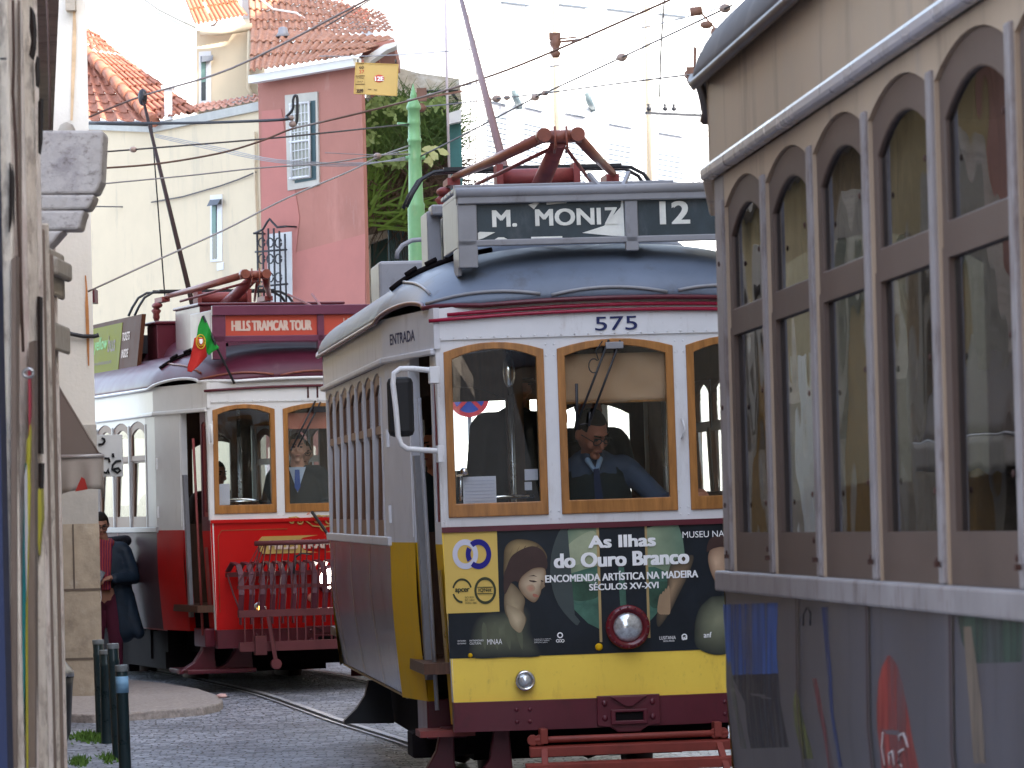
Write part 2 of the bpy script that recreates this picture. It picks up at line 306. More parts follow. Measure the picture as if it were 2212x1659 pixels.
def build_tram(name, label, c, th, K, rz=0, tilt=0, pitch=0):
    T = thing(name, label, 'tram', (c[0], c[1], rz), (pitch, tilt, math.radians(th)))
    PIT = K.get('pit', .68); S0 = S1-NB*PIT
    up = K['upper']; us = K.get('side_upper', up); post = K.get('post', up)
    # ---------- front and rear ends
    for end in (0, 1):
        if end and K.get('norear'): continue
        def W(x, y, z, e=end):
            b = y+bow(x); return (x, b, z) if not e else (-x, TLEN-b, z)
        cells = [(-FW, -.352, -.925, -.388), (-.352, .352, -.316, .316), (.352, FW, .388, .925)]
        fr = MB()
        for a0, a1, x0, x1 in cells:
            fr.ring(arch(a0, a1, 1.59, 2.62, 2.62), arch(x0, x1, 1.642, 2.535, 2.582), 0, .05)
        fr.map(W).build('front_frame' if not end else 'rear_frame', up, T)
        lb = MB(); n = 10
        lb.grid(lambda i, j: (-FW+2*FW*i, -.012, 2.60+(ZR-2.595+.04*(1-(2*i-1)**2))*j), n, 1, False)
        lb.grid(lambda i, j: (-FW+2*FW*i, -.012+.03*j, 2.60), n, 1, False)
        lb.map(W).build('letterboard', up, T)
        if not end:
            rv = MB()
            for i in range(27): rv.ell((-.94+i*.0723, -.014, 2.612), (.006, .004, .006), 6, 4)
            for a in (-.352, .352):
                for zz in (1.62, 1.66, 2.50, 2.56):
                    for d in (-.022, .022): rv.ell((a+d, -.002, zz), (.005, .003, .005), 6, 4)
            for a in (-.95,):
                for zz in (1.62, 2.0, 2.3, 2.57): rv.ell((a, -.002, zz), (.005, .003, .005), 6, 4)
            rv.map(W).build('rivets', up, T)
        for k, (a0, a1, x0, x1) in enumerate(cells):
            o = arch(x0, x1, 1.642, 2.535, 2.582); i_ = arch(x0+.042, x1-.042, 1.716, 2.495, 2.545)
            wf = MB().ring(o, i_, -.014, .035).map(W).build('window_frame', WOOD, T, bevel=.004)
            MB().poly(i_, .008, .012).map(W).build('pane', GLASS, wf)
        sl_ = MB().grid(lambda i, j: (-FW+2*FW*i, -.018, 1.562+.03*j), 10, 1, False).grid(lambda i, j: (-FW+2*FW*i, -.018+.03*j, 1.592), 10, 1, False)
        sl_.map(W).build('trim_strip', K['strip'], T)
        d_ = MB().grid(lambda i, j: ((-1+2*i)*(FW-.035*(1-j)), .0, .645+(1.565-.645)*j), 12, 6, True)
        d_.map(W).build('dash_panel', K['dash'], T)
        bm_ = MB().grid(lambda i, j: ((-1+2*i)*(FW-.03), -.05, .49+.158*j), 12, 1, False).grid(lambda i, j: ((-1+2*i)*(FW-.03), -.05+.08*j, .648), 12, 1, False).grid(lambda i, j: ((-1+2*i)*(FW-.03), .03-.08*j, .49), 12, 1, False)
        bm_.box(-FW+.03, -FW+.04, -.05, .04, .49, .648)
        bmp = bm_.map(W).build('bumper', MAROON, T)
        if not end:
            r2 = MB()
            for a in (-.60, -.53, .53, .60):
                for zz in (.535, .60): r2.ell((a, -.05, zz), (.012, .008, .012), 8, 5)
            r2.map(W).build('bolts', MAROON, bmp)
            cp = MB().poly([(-.17,.66),(.17,.66),(.17,.50),(.10,.49),(.06,.462),(-.06,.462),(-.10,.49),(-.17,.50)], -.075, -.05)
            for a in (-.13, .13):
                for zz in (.54, .62): cp.ell((a, -.075, zz), (.018, .012, .018), 8, 5)
            cp.ell((0, -.075, .635), (.022, .014, .022), 8, 5)
            cp.poly([(-.10,.655),(.10,.655),(.02,.60),(-.02,.60)], -.095, -.075)
            cp.box(-.085, .085, -.10, -.075, .505, .525).box(-.085, .085, -.10, -.075, .57, .585).box(-.1, -.075, -.10, -.075, .505, .585).box(.075, .1, -.10, -.075, .505, .585)
            cpo = cp.map(W).build('coupler_pocket', MAROON, T, bevel=.004)
            MB().box(-.075, .075, -.079, -.074, .525, .57).map(W).build('pocket_hole', DARK, cpo)
    # ---------- vestibule sides
    L = math.hypot(HW-FW, V1-bow(FW)); v0 = bow(FW)
    for s in (-1, 1):
        for end in (0, 1):
            if (s > 0 and not K.get('rightside')) and end == 0: pass
            def VS(x, y, z, s=s, e=end):      # x = distance back from the front corner, y = inward depth
                t = x/L; u = s*(FW+(HW-FW)*t-y*.99); v = v0+(V1-v0)*t+y*.14
                if z < 1.2: u -= s*.045*((1.2-z)/.6)**1.3
                return (u, v, z) if not e else (u, TLEN-v, z)
            open_ = (s == -1 and end == 0 and K.get('door'))
            MB().box(-.02, L+.02, -.012, .02, ZT+.02, ZR+.01).map(VS).build('letterboard', us, T)
            MB().box(-.0, L+.02, -.03, .0, ZT-.012, ZT+.022).map(VS).build('cornice_strip', us, T, bevel=.008)
            MB().box(-.005, .05, -.003, .05, .645, ZT).map(VS).build('corner_post', up if not open_ else K['upper'], T)
            if open_:
                h = L*.5
                pn = MB().box(h, L+.01, -.004, .05, ZB+.02, ZT).map(VS).build('door_post_panel', us, T)
                split(MB().box(h+.02, h+.026, -.010, .0, ZB+.05, ZT-.03).box(L-.05, L-.03, -.02, 0, 1.62, 1.72).box(L-.05, L-.03, -.02, 0, 2.05, 2.15).map(VS).build('hinge', up, T))
                g = MB().grid(lambda i, j: (h+(L+.01-h)*i, -.004, .63+(ZB+.02-.63)*j), 1, 6).box(h, h+.03, 0, .05, .63, ZB+.02).map(VS)
                g.build('lower_door_panel', K['dash2'], T)
                MB().box(h-.045, h, -.004, .03, .75, ZB+.5).map(VS).build('door_edge_strip', GREYM, T)
                # two folded leaves
                for q, (x0, x1, yy) in enumerate(((.06, .235, .02), (.245, .40, .10))):
                    lf = MB(); lf.ring(arch(x0, x1, 1.50, ZT-.01, ZT-.01), arch(x0+.035, x1-.035, 1.62, 2.42, 2.44), yy, yy+.04)
                    lo = lf.map(VS).build('door_leaf', K['leaf'], T)
                    MB().ring(arch(x0+.035, x1-.035, 1.62, 2.42, 2.44), arch(x0+.06, x1-.06, 1.66, 2.39, 2.41), yy+.01, yy+.03).map(VS).build('window_frame', MAROON_LT, lo)
                    MB().poly(arch(x0+.06, x1-.06, 1.66, 2.39, 2.41), yy+.018, yy+.022).map(VS).build('pane', GLASS_SIDE, lo)
                    MB().box(x0, x1, yy, yy+.04, .52, 1.50).map(VS).build('lower_panel', K['dash2'], lo)
                    MB().box(x0+.055, x1-.055, yy-.006, yy, .80, 1.36).map(VS).build('recess_panel', K['leafslot'], lo)
                MB().tube([VS(.22, -.05, .6), VS(.22, -.05, 2.3)], .012, 8).build('grab_rail', K.get('rail', CHROME), T)
            else:
                bd = MB().ring(arch(.05, L, ZB, ZT, ZT), arch(.12, L-.07, 1.62, 2.44, 2.47), 0, .04)
                bd.map(VS).build('door_leaf', up, T)
                MB().poly(arch(.12, L-.07, 1.62, 2.44, 2.47), .018, .022).map(VS).build('pane', GLASS_SIDE, T)
                MB().grid(lambda i, j: (L*i, -.002, .62+(ZB-.62)*j), 1, 6).map(VS).build('lower_panel', K['dash2'], T)
    # ---------- saloon sides
    for s in (-1, 1):
        def SM(x, y, z, s=s): return (s*(HW-y), x, z)
        MB().box(V1, V2, -.012, .02, ZT+.02, ZR+.01).map(SM).build('letterboard', us, T)
        MB().box(V1-.02, V2+.02, -.034, .0, ZT-.014, ZT+.022).map(SM).build('cornice_strip', K.get('cornice', us), T, bevel=.010)
        MB().box(V1-.03, V2+.03, -.022, .03, ZB, ZB2).map(SM).build('belt_rail', K.get('belt', post), T, bevel=.006)
        _cp = MB().box(V1, S0+.02, 0, .05, ZB2, ZT-.01).box(S1-.02, V2, 0, .05, ZB2, ZT-.01).map(SM); split(_cp.build('corner_panel', post, T, bevel=.004))
        prof = [(0, ZB), (-.004, 1.25), (.01, 1.05), (.035, .85), (.07, .62)]
        def PG(i, j, a=V1, b=V2):
            q = j*(len(prof)-1); k = min(int(q), len(prof)-2); f = q-k
            d = prof[k][0]+(prof[k+1][0]-prof[k][0])*f; z = prof[k][1]+(prof[k+1][1]-prof[k][1])*f
            return (a+(b-a)*i, d, z)
        pan = MB().grid(PG, 6, 12).map(SM).build('side_panel', K['side'], T)
        if s == -1:
            st = MB()
            for a in K.get('seams', (2.9, 4.5, 6.1)):
                st.grid(lambda i, j: (lambda p: (p[0], p[1]-.006, p[2]))(PG(i, j, a-.012, a+.012)), 1, 8)
            st.grid(lambda i, j: (lambda p: (p[0], p[1]-.006+.012*0, p[2]))(PG(i, .985+.015*j)), 6, 1)
            st.map(SM).build('panel_joint', K['seam'], pan)
        for b in range(NB):
            a0 = S0+b*PIT; a1 = a0+PIT
            o = arch(a0+.028, a1-.028, ZB2, 2.44, 2.492, 10)
            MB().ring(arch(a0, a1, ZB2-.001, ZT-.012, ZT-.012, 10), o, .002, .03).map(SM).build('arch_header', us if not K.get('dusty') else K['dusty'], T)
            i1 = arch(a0+.075, a1-.075, 2.185, 2.365, 2.425, 10)
            sash = MB().ring(arch(a0+.028, a1-.028, 2.135, 2.44, 2.492, 10), i1, .010, .035).map(SM).build('upper_sash', K['sash'], T, bevel=.004)
            MB().poly(i1, .019, .022).map(SM).build('pane', K['sglass'], sash)
            i2 = arch(a0+.085, a1-.085, 1.635, 2.12, 2.12, 2)
            tiltin = 0 if K.get('dusty') else .02
            def LM(x, y, z, s=s, k=tiltin): return SM(x, y+k*max(0, (z-1.55)/.6), z)
            ls = MB().ring(arch(a0+.026, a1-.026, ZB2, 2.14, 2.14, 2), i2, .008, .035).map(LM).build('lower_sash', K['sash2'], T)
            MB().poly(i2, .019, .022).map(LM).build('pane', K['sglass'], ls)
        for b in range(NB+1):
            a = S0+b*PIT
            MB().box(a-.022, a+.022, -.007, .03, ZB2, 2.46).map(SM).build('window_post', post, T, bevel=.005)
    # ---------- roof
    def RG(i, j):
        t = math.sin((i*2-1)*math.pi/2); jj = (1-math.cos(j*math.pi))/2 if False else j
        # denser rows at the two ends
        q = j*2-1; q = math.copysign(abs(q)**.55, q) if abs(q) > 1e-6 else 0
        v = TLEN/2*(1+q)
        vv = min(v, TLEN-v); wv = (FW+(HW-FW)*min(1, vv/V1))+.05; u = t*wv
        lim = -.05+bow(u*FW/wv)+.16*abs(t)**7
        v = max(v, lim) if v < TLEN/2 else min(v, TLEN-lim)
        return (u, v, roofz(u, v))
    rf = MB()
    NU, NV = 40, 90
    rows = []
    ends = [(-.05+ (k/22)**1.6*1.3) for k in range(23)]
    vs_ = ends+[1.35+(TLEN-2.7)*k/10 for k in range(11)]+[TLEN-e for e in ends[::-1]]
    def RG2(i, j):
        t = math.sin((i*2-1)*math.pi/2); v = vs_[int(round(j*(len(vs_)-1)))]
        vv = max(0, min(v, TLEN-v)); wv = (FW+(HW-FW)*min(1, vv/V1))+.05; u = t*wv
        lim = -.05+bow(u*FW/wv)+.16*abs(t)**7
        d = min(v, TLEN-v); d = lim+(d+.05)*(1.3-lim)/1.35 if d < 1.3 else d
        v = d if v < TLEN/2 else TLEN-d
        return (u, v, roofz(u, v))
    rf.grid(RG2, NU, len(vs_)-1)
    roof = rf.build('roof', K['roof'], T, solid=.02)
    gut = []
    for k in range(41):
        t = math.sin((k/20-1)*math.pi/2); gut.append(RG2(k/40, 0))
    edge = [RG2(0, j/(len(vs_)-1)) for j in range(len(vs_)-1, -1, -1)]+gut+[RG2(1, j/(len(vs_)-1)) for j in range(len(vs_))]
    MB().tube([(x, y, z-.005) for x, y, z in edge], .014, 6).build('gutter', K['gutter'], T)
    # raised deck
    def DK(i, j):
        a = math.pi*i; x = math.copysign(abs(math.cos(a))**.6, math.cos(a))*.74; vv = j; q = 2*j-1
        e = max(0, 1-abs(q)**9)**.5
        return (x*(.55+.45*e), 1.05+(TLEN-2.1)*j, ZR+.12+.43*e*abs(math.sin(a))**.55)
    MB().grid(DK, 20, 24).build('raised_roof_deck', K['roof'], T)
    if K.get('drip'):
        dr = MB(); g = []
        for u0, u1, zc in ((-1.0, -.40, 2.825), (-.34, .29, 2.855), (.35, .95, 2.825)):
            pts = []
            for k in range(13):
                t = k/12; u = u0+(u1-u0)*t; z = 2.80+.035*(4*t*(1-t)) + (.02 if u0 == -.34 else .0) + (.028*t if u0 < -.9 else 0) + (.028*(1-t) if u0 > .3 else 0)
                v = roof_v(u, z); pts.append((u, v-.006, roofz(u, v)+.004))
            dr.tube(pts, .010, 6)
        pts = []
        for k in range(9):
            t = k/8; v = .26+.95*t; u = -(1.02+.06*min(1, t*1.2)); z = roofz(u+.05, v); pts.append((u+.05, v, z+.006))
        dr.tube(pts, .010, 6)
        dr.build('drip_strip', K['drip'], T)
        pts = []
        for k in range(17):
            t = k/16; u = -1.10+.55*t; v = 1.25-.3*t; pts.append((u, v, roofz(u, v)+.016))
        MB().tube(pts, .016, 6).build('roof_cable', DARK, T)
        hp = MB()
        for k in range(4): hp.tube([(-1.02+.11*k, 1.18-.05*k, roofz(-1.02+.11*k, 1.18-.05*k)+.04), (-.96+.11*k, 1.15-.05*k, roofz(-.96+.11*k, 1.15-.05*k)+.045)], .013, 6)
        split(hp.build('cable_clip', DARK, T))
    # ---------- inside
    MB().box(-1.08, 1.08, .12, TLEN-.12, .80, .86).build('floor', INT_DK, T)
    MB().box(-.95, .95, .15, TLEN-.15, 2.66, 2.68).build('ceiling', INT_LT, T)
    for v in (V1+.02, V2-.02):
        MB().box(-1.08, -.36, v-.02, v+.02, .86, 1.5).box(.36, 1.08, v-.02, v+.02, .86, 1.5).ring(arch(-1.08, -.36, 1.5, 2.66, 2.66), arch(-.98, -.46, 1.56, 2.3, 2.38), v-.02, v+.02).ring(arch(.36, 1.08, 1.5, 2.66, 2.66), arch(.46, .98, 1.56, 2.3, 2.38), v-.02, v+.02).box(-.36, .36, v-.02, v+.02, 2.42, 2.66).build('bulkhead', INT_DK, T)
    for b in range(6):
        v = 1.95+b*.72
        for s in (-1, 1):
            st = MB().box(s*.25, s*1.03, v, v+.42, 1.20, 1.28).box(s*.25, s*1.03, v+.40, v+.46, 1.25, 1.74)
            st.build('seat', SEAT, T, bevel=.02)
    con = MB().box(-.9, -.40, .14, .34, .86, 1.60).box(.36, .80, .14, .40, .86, 1.62).build('controller', INT_DK, T, bevel=.02)
    MB().tube([(-.63+.2*math.cos(a*math.pi/12), .36+.2*math.sin(a*math.pi/12), 1.745) for a in range(25)], .012, 6).build('brake_wheel', CHROME, T)
    MB().tube([(-.47, .95, .86), (-.47, .95, 2.66)], .016, 8).tube([(.42, 1.1, .86), (.42, 1.1, 2.66)], .016, 8).build('grab_pole', STEEL, T)
    # ---------- underneath
    MB().box(-.80, .80, .9, TLEN-.9, .42, .66).box(-.62, .62, 2.2, TLEN-2.2, .20, .45).box(-.9, .9, .2, TLEN-.2, .62, .78).box(-.5,.5,.25,.9,.5,.62).box(-K.get('uf', .82), K.get('uf', .82), 1.7, TLEN-1.7, .27, .60).build('underframe', DARK, T)
    for v in (2.9, TLEN-2.9):
        for s in (-1, 1):
            MB().lathe([(.05, -.09), (.33, -.09), (.35, -.06), (.33, .0), (.31, .04), (.05, .04)], (0, 0, 0), 24, 'y').map(lambda x, y, z, v=v, s=s: (s*(.47)+s*y, v+x, z+.355)).build('wheel', mat('wheel iron', (.05, .03, .028), .5, metal=.4, var=.3), T)
    return T

def fin(pts_l, v0, v1, name, m, T, W=None, thick=None):
    return MB().poly(pts_l, v0, v1).build(name, m, T, bevel=.006)

def pantograph(T, m, m2, lift=0):
    k = []
    P = lambda u, v, z: (u, v, z+lift)
    fr = MB().box(-.42, .42, 3.2, 3.28, 3.40+lift, 3.52+lift).box(-.42, .42, 3.95, 4.03, 3.40+lift, 3.52+lift).box(-.44, -.38, 3.2, 4.0, 3.42+lift, 3.50+lift).box(.38, .44, 3.2, 4.0, 3.42+lift, 3.50+lift)
    for a in (-.3, .3):
        for b in (3.2, 4.0): fr.lathe([(.03, 0), (.05, .03), (.03, .06), (.05, .09), (.03, .14)], (a, b, 3.28+lift), 10)
    root = fr.build('pantograph_base', m, T, bevel=.01)
    MB().tube([P(-.22, 3.3, 3.72), P(.22, 3.3, 3.72)], .055, 12).box(-.26, -.22, 3.22, 3.40, 3.52+lift, 3.80+lift).box(.22, .26, 3.22, 3.40, 3.52+lift, 3.80+lift).build('spring_drum', m, root)
    MB().tube([P(0, 3.35, 3.62), P(0, 2.12, 3.84)], [.06, .045], 12).build('lower_arm', m, root)
    kn = MB().tube([P(-.13, 2.1, 3.865), P(.13, 2.1, 3.865)], .038, 12)
    for a in (-.10, .10): kn.tube([P(a, 2.02, 3.87), P(a, 2.10, 3.87)], [.042, .046], 14)
    for a in (-.035, .035): kn.tube([P(a, 2.05, 3.92), P(a, 2.04, 3.80), P(a, 2.1, 3.77)], .008, 6)
    kn.build('knee_joint', m2, root)
    for s in (-1, 1):
        MB().tube([P(s*.11, 2.12, 3.86), P(s*.30, 2.8, 3.80), P(s*.50, 3.48, 3.745)], [.034, .032, .022], 10).build('upper_arm', m2, root)
        MB().tube([P(s*.05, 2.2, 3.80), P(s*.36, 3.5, 3.70)], .012, 6).build('tie_rod', m, root)
    hd = MB()
    for v, z in ((3.52, 3.79), (3.78, 3.80)):
        pts = [P(-.80, v, z-.22), P(-.76, v, z-.14), P(-.70, v, z-.05), P(-.62, v, z-.005), P(-.55, v, z), P(.55, v, z), P(.62, v, z-.005), P(.70, v, z-.05), P(.76, v, z-.14), P(.80, v, z-.22)]
        hd.tube(pts, .013, 6).bar(P(-.56, v, z+.012), P(.56, v, z+.012), .03, .02)
    hd.build('collector_head', BLACK, root)
    for s in (-1, 1):
        MB().box(s*.50-.04, s*.50+.04, 3.5, 3.8, 3.70+lift, 3.745+lift).ell(P(s*.55, 3.65, 3.67), (.05, .1, .03), 10, 6).lathe([(.02, 0), (.035, .04), (.03, .07), (.05, .10), (.02, .13)], P(s*.56, 3.65, 3.52), 10).build('head_bracket', m, root)
    return root

def person_mesh(chains, ells, vox=.009):
    b = MB()
    for c in chains:
        for i in range(len(c)-1): b.capsule(c[i][0], c[i+1][0], c[i][1], c[i+1][1])
    for e in ells: b.ell(*e)
    return b
def head_parts(b, c, yaw=0, pitch=0, s=1.0):
    """adds a modelled head round centre c to b; faces -y turned by yaw (deg, + = towards +x), pitch down in degrees. returns mapper"""
    cy, sy = math.cos(math.radians(yaw)), math.sin(math.radians(yaw)); cp, sp = math.cos(math.radians(pitch)), math.sin(math.radians(pitch))
    def mp(x, y, z):
        y, z = y*cp-z*sp*-1*-1, z*cp+y*sp*1    # nod
        x, y = x*cy-y*sy, x*sy+y*cy
        return (c[0]+x*s, c[1]+y*s, c[2]+z*s)
    h = MB()
    def shp(p):
        x, y, z = p
        k = 1-.30*max(0, -z)**1.3; x *= k
        if y < 0: y *= 1-.10*max(0, -z); x *= 1-.10*max(0,-y)
        return Vector((x, y, z))
    h.ell((0, .005, .0), (.074, .096, .115), 24, 18, shp)
    h.capsule((0, -.085, .015), (0, -.108, -.022), .008, .013)                 # nose
    h.ell((0, -.078, -.062), (.026, .014, .010), 10, 8)                        # lips
    h.ell((0, -.068, -.095), (.028, .026, .02), 10, 8)                         # chin
    h.ell((.0, -.082, .035), (.045, .014, .010), 12, 6)                        # brow
    for q in (-1, 1):
        h.ell((q*.076, .012, -.01), (.010, .02, .032), 8, 8)                   # ears
        h.ell((q*.04, -.062, -.03), (.022, .022, .022), 10, 8)                 # cheeks
    h.map(mp); b.add(h.v, h.f, True)
    return mp
def face_bits(T, mp, skin_hair, glasses=None, lips=(.30, .09, .07), hair='short', hm=None):
    e = MB()
    for q in (-1, 1): e.ell((q*.030, -.083, .012), (.013, .010, .007), 10, 6)
    e.map(mp).build('eyes', mat('eye dark', (.05, .035, .03), .3), T)
    br = MB()
    for q in (-1, 1): br.capsule((q*.014, -.095, .034), (q*.044, -.083, .038), .0045, .0035, 8)
    br.map(mp).build('eyebrows', skin_hair, T)
    MB().ell((0, -.090, -.060), (.021, .007, .006), 10, 6).map(mp).build('lips', mat('lip skin', lips, .5), T)
    if glasses:
        g = MB()
        for q in (-1, 1): g.tube([(q*.031+.024*math.cos(a*math.pi/8), -.101, .010+.018*math.sin(a*math.pi/8)) for a in range(17)], .0028, 6); g.tube([(q*.055, -.100, .014), (q*.078, -.02, .012)], .0025, 5)
        g.tube([(-.008, -.103, .013), (.008, -.103, .013)], .0025, 5)
        g.map(mp).build('glasses', BLACK, T)
    if hair:
        def cut(p):
            x, y, z = p; k = 1.0
            if hair == 'short':
                lim = .28 if y < -.2 else (-.25 if y < .3 else -.65)
                if y < -.5: lim = .56
            elif hair == 'tied': lim = .50 if y < -.45 else (-.1 if y < .2 else -.7)
            elif hair == 'cap': lim = .15
            if z < lim: k = .86
            k *= 1+.035*noise.noise(Vector((x*5, y*5, z*9)))
            return Vector((x*k, y*k, z*k))
        h = MB().ell((0, .010, .010), (.0775, .0985, .1135), 28, 22, cut)
        if hair == 'tied': h.ell((0, .10, .03), (.035, .035, .04), 12, 8)
        h.map(mp).build('hair', hm or skin_hair, T)
def hand(b, w, dirv, side, s=1.0, curl=.6, palm=(0, 0, -1)):
    """hand with palm, four fingers of different lengths and a thumb; w = wrist, dirv = pointing direction"""
    w = Vector(w); d = Vector(dirv).normalized(); n = Vector(palm); n = (n-d*n.dot(d)).normalized(); a = d.cross(n)*side
    b.capsule(w-d*.01, w+d*.035*s, .024*s, .026*s)
    for k, (L_, o) in enumerate(((.070, .028), (.078, .0095), (.073, -.0095), (.058, -.027))):
        p0 = w+d*.055*s+a*o*s; b.capsule(w+d*.02*s+a*o*.7*s, p0, .014*s, .0105*s)
        d1 = (d+n*curl*.6).normalized(); p1 = p0+d1*L_*.45*s; d2 = (d+n*curl*1.6).normalized(); p2 = p1+d2*L_*.32*s; d3 = (d*.4+n*curl*2).normalized(); p3 = p2+d3*L_*.23*s
        b.capsule(p0, p1, .0095*s, .0085*s, 8).capsule(p1, p2, .0085*s, .008*s, 8).capsule(p2, p3, .008*s, .0065*s, 8)
    t0 = w+d*.018*s+a*.026*s; t1 = t0+(d*.6+a*.8).normalized()*.032*s; t2 = t1+(d*.9+n*.5*curl+a*.1).normalized()*.028*s
    b.capsule(t0, t1, .012*s, .0095*s, 8).capsule(t1, t2, .0095*s, .0075*s, 8)
# ================================================================ YELLOW TRAM
CY, TY = (.58, 22.5), 6.3
SIDE_Y = mat('dark reflective advert film', (.11, .12, .18), .22, var=.35, sc=1.6, dirt=[((.10,.02,.04), .28, 1.6, .6), ((.15,.16,.21), .34, 5, .10)], coat=.25)
YT = build_tram('electric_tram', 'yellow and white tram numbered 575, poster on its front, roller sign reading M. MONIZ', CY, TY,
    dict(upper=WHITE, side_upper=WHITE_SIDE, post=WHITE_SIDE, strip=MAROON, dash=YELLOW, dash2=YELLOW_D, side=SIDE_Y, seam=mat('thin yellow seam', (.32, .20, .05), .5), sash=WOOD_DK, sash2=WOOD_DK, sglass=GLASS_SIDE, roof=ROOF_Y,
         gutter=MAROON, drip=GREYM, leaf=WHITE, leafslot=mat('leaf slot glass', (.30,.19,.04), .3), door=True, rail=GREYM), rz=0, tilt=-.008)
FY = Frame(CY, TY)
def Wy(x, y, z): return (x, y+bow(x), z)
# red pinstripe rails, rim
rl = MB()
for z, x0 in ((2.705, -1.0), (2.735, -.9)): rl.tube([(x0+(.97-x0)*k/12, -.03+bow(x0+(.97-x0)*k/12), z+.030*(1-(2*k/12-1)**2)) for k in range(13)], .011, 6)
rl.build('red_rail', mat('crimson rail paint', (.30, .008, .04), .35, coat=.3), YT)
text('575', -.105, .125, 2.625, 2.70, -.016, INKB, YT, 'number_lettering', .004, Wy)
def zc(ox, oy, s): return lambda x, y: ((ox+x*s)/1.8517, (oy+y*s)/1.8517)
z3 = zc(1300, 2000, 1650/2212); z5 = zc(1250, 1050, 1650/2212); z8 = zc(1450, 550, 1450/2212); z9 = zc(1700, 1300, 1200/2212)
# ENTRADA on the vestibule side
LV = math.hypot(HW-FW, V1-bow(FW))
def VSy(x, y, z): t = x/LV; return (-(FW+(HW-FW)*t)+y*.99, bow(FW)+(V1-bow(FW))*t+y*.14, z)
b = MB(); vs, fs = text_mesh('ENTRADA', .62, .062, .02)
b.add([(1.05-a, -.014, 2.62+c) for a, c in vs], fs); b.map(VSy).build('entrance_lettering', INKB, YT)
# ---- roller sign box
PANEL_BK = mat('roller blind cloth', (.035, .05, .06), .5, var=.3, sc=6, dirt=((.10,.11,.12), .35, 6, .4), coat=.3)
LETW = mat('faded sign letters', (.78, .78, .72), .6, var=.12, sc=14)
sb = MB().box(-.82, .84, .10, .95, 3.375, 3.40)
sb.poly([(-.82, 3.335), (.84, 3.335), (.84, 3.405), (-.82, 3.405)], .085, .12)
sb.box(-.82, -.715, .10, .16, 2.99, 3.335).box(.735, .84, .10, .16, 2.99, 3.335).box(.095, .165, .10, .16, 3.06, 3.335).box(-.82, .84, .10, .15, 3.105, 3.140)
sb.box(-.82, -.79, .16, .95, 3.1, 3.38).box(.81, .84, .16, .95, 3.1, 3.38).box(-.82,-.80,.16,.4,2.95,3.1)
sbo = sb.build('sign_box', GREYM, YT, bevel=.006)
MB().tube([(-.83, .10, 3.395), (.85, .10, 3.395)], .03, 10).build('top_roll', GREYM, sbo)
dp = MB().box(-.715, .095, .128, .134, 3.14, 3.335).build('destination_blind', PANEL_BK, sbo)
text('M.', -.63, -.495, 3.207, 3.30, .124, LETW, sbo, 'blind_lettering', .022)
text('MONI', -.395, -.035, 3.207, 3.30, .124, LETW, sbo, 'blind_lettering', .022)
text('Z', -.015, .055, 3.207, 3.30, .124, LETW, sbo, 'blind_lettering', .022)
tr = MB().poly([(-.71,3.141),(-.71,3.178),(-.70,3.185),(-.615,3.18),(-.68,3.15)], .123, .127).poly([(-.14,3.165),(-.02,3.20),(.075,3.30),(.08,3.335),(.09,3.335),(.092,3.141),(.02,3.145)], .1275, .1279)
tr.poly([(-.43,3.325),(-.40,3.30),(-.37,3.335),(-.40,3.335)], .123, .127).poly([(-.33,3.322),(-.22,3.33),(-.22,3.335),(-.33,3.335)], .123, .127).poly([(-.62,3.141),(-.60,3.152),(-.57,3.152),(-.55,3.141)], .123, .127).poly([(-.42,3.141),(-.42,3.150),(-.25,3.150),(-.25,3.141)], .123, .127)
split(tr.build('torn_blind_edge', LETW, sbo))
MB().box(.165, .735, .128, .134, 3.14, 3.335).build('number_blind', PANEL_BK, sbo)
text('1', .288, .322, 3.20, 3.325, .124, LETW, sbo, 'blind_lettering', .022)
text('2', .352, .455, 3.20, 3.325, .124, LETW, sbo, 'blind_lettering', .022)
rw = MB()
for k in range(4): rw.box(-.80, .40, .5+.2*k, .64+.2*k, 3.43, 3.452)
rw.box(-.78, -.72, .45, 1.3, 3.38, 3.43).box(.3, .36, .45, 1.3, 3.38, 3.43).box(-.80, .42, .44, .48, 3.40, 3.465)
rw.build('roof_walk', GREYM, YT, bevel=.004)
split(MB().bar((-.02, .16, 3.40), (-.07, .3, 3.50), .02).bar((.09, .16, 3.40), (.15, .3, 3.50), .02).build('wire_stop', GREYM, YT))
cb = MB().box(-.86, -.78, 1.5, 1.9, 3.08, 3.40).box(-.76, -.66, 1.5, 1.9, 3.08, 3.37).box(-.84,-.72,1.4,1.6,3.37,3.43)
cb.build('roof_cabinet', GREYM, YT, bevel=.01)
MB().box(-.90, -.60, 4.6, 5.3, 3.0, 3.30).build('resistor_box', GREYM, YT, bevel=.02)
pts = [FY.front(*z8(x, y), v=2.9)+(2.9,) for x, y in ((520, 620), (400, 615), (330, 620), (270, 650), (240, 690), (235, 730))]
MB().tube([(p[0], p[2], p[1]) for p in pts], .016, 6).build('roof_conduit', GREYM, YT)
MB().box(-.68, -.56, 1.9, 2.0, 3.1, 3.40).build('roof_lamp_bracket', MAROON_LT, YT)
pantograph(YT, MAROON_LT, MAROON_BR)
# trolley pole
def local(T, P):
    bpy.context.view_layer.update(); return T.matrix_world.inverted() @ Vector(P)
tip = local(YT, at(991, -22, 32)); MB().tube([(0, 4.6, 3.62), tuple(Vector((0, 4.6, 3.62)).lerp(tip, .5)), tuple(tip)], [.032, .026, .018], 10).build('trolley_pole', mat('grey brown pole paint', (.17, .09, .085), .5), YT)
MB().lathe([(.22, 3.28), (.22, 3.34), (.10, 3.40), (.10, 3.62), (.05, 3.68)], (0, 4.6, 0), 16).build('trolley_base', MAROON, YT)
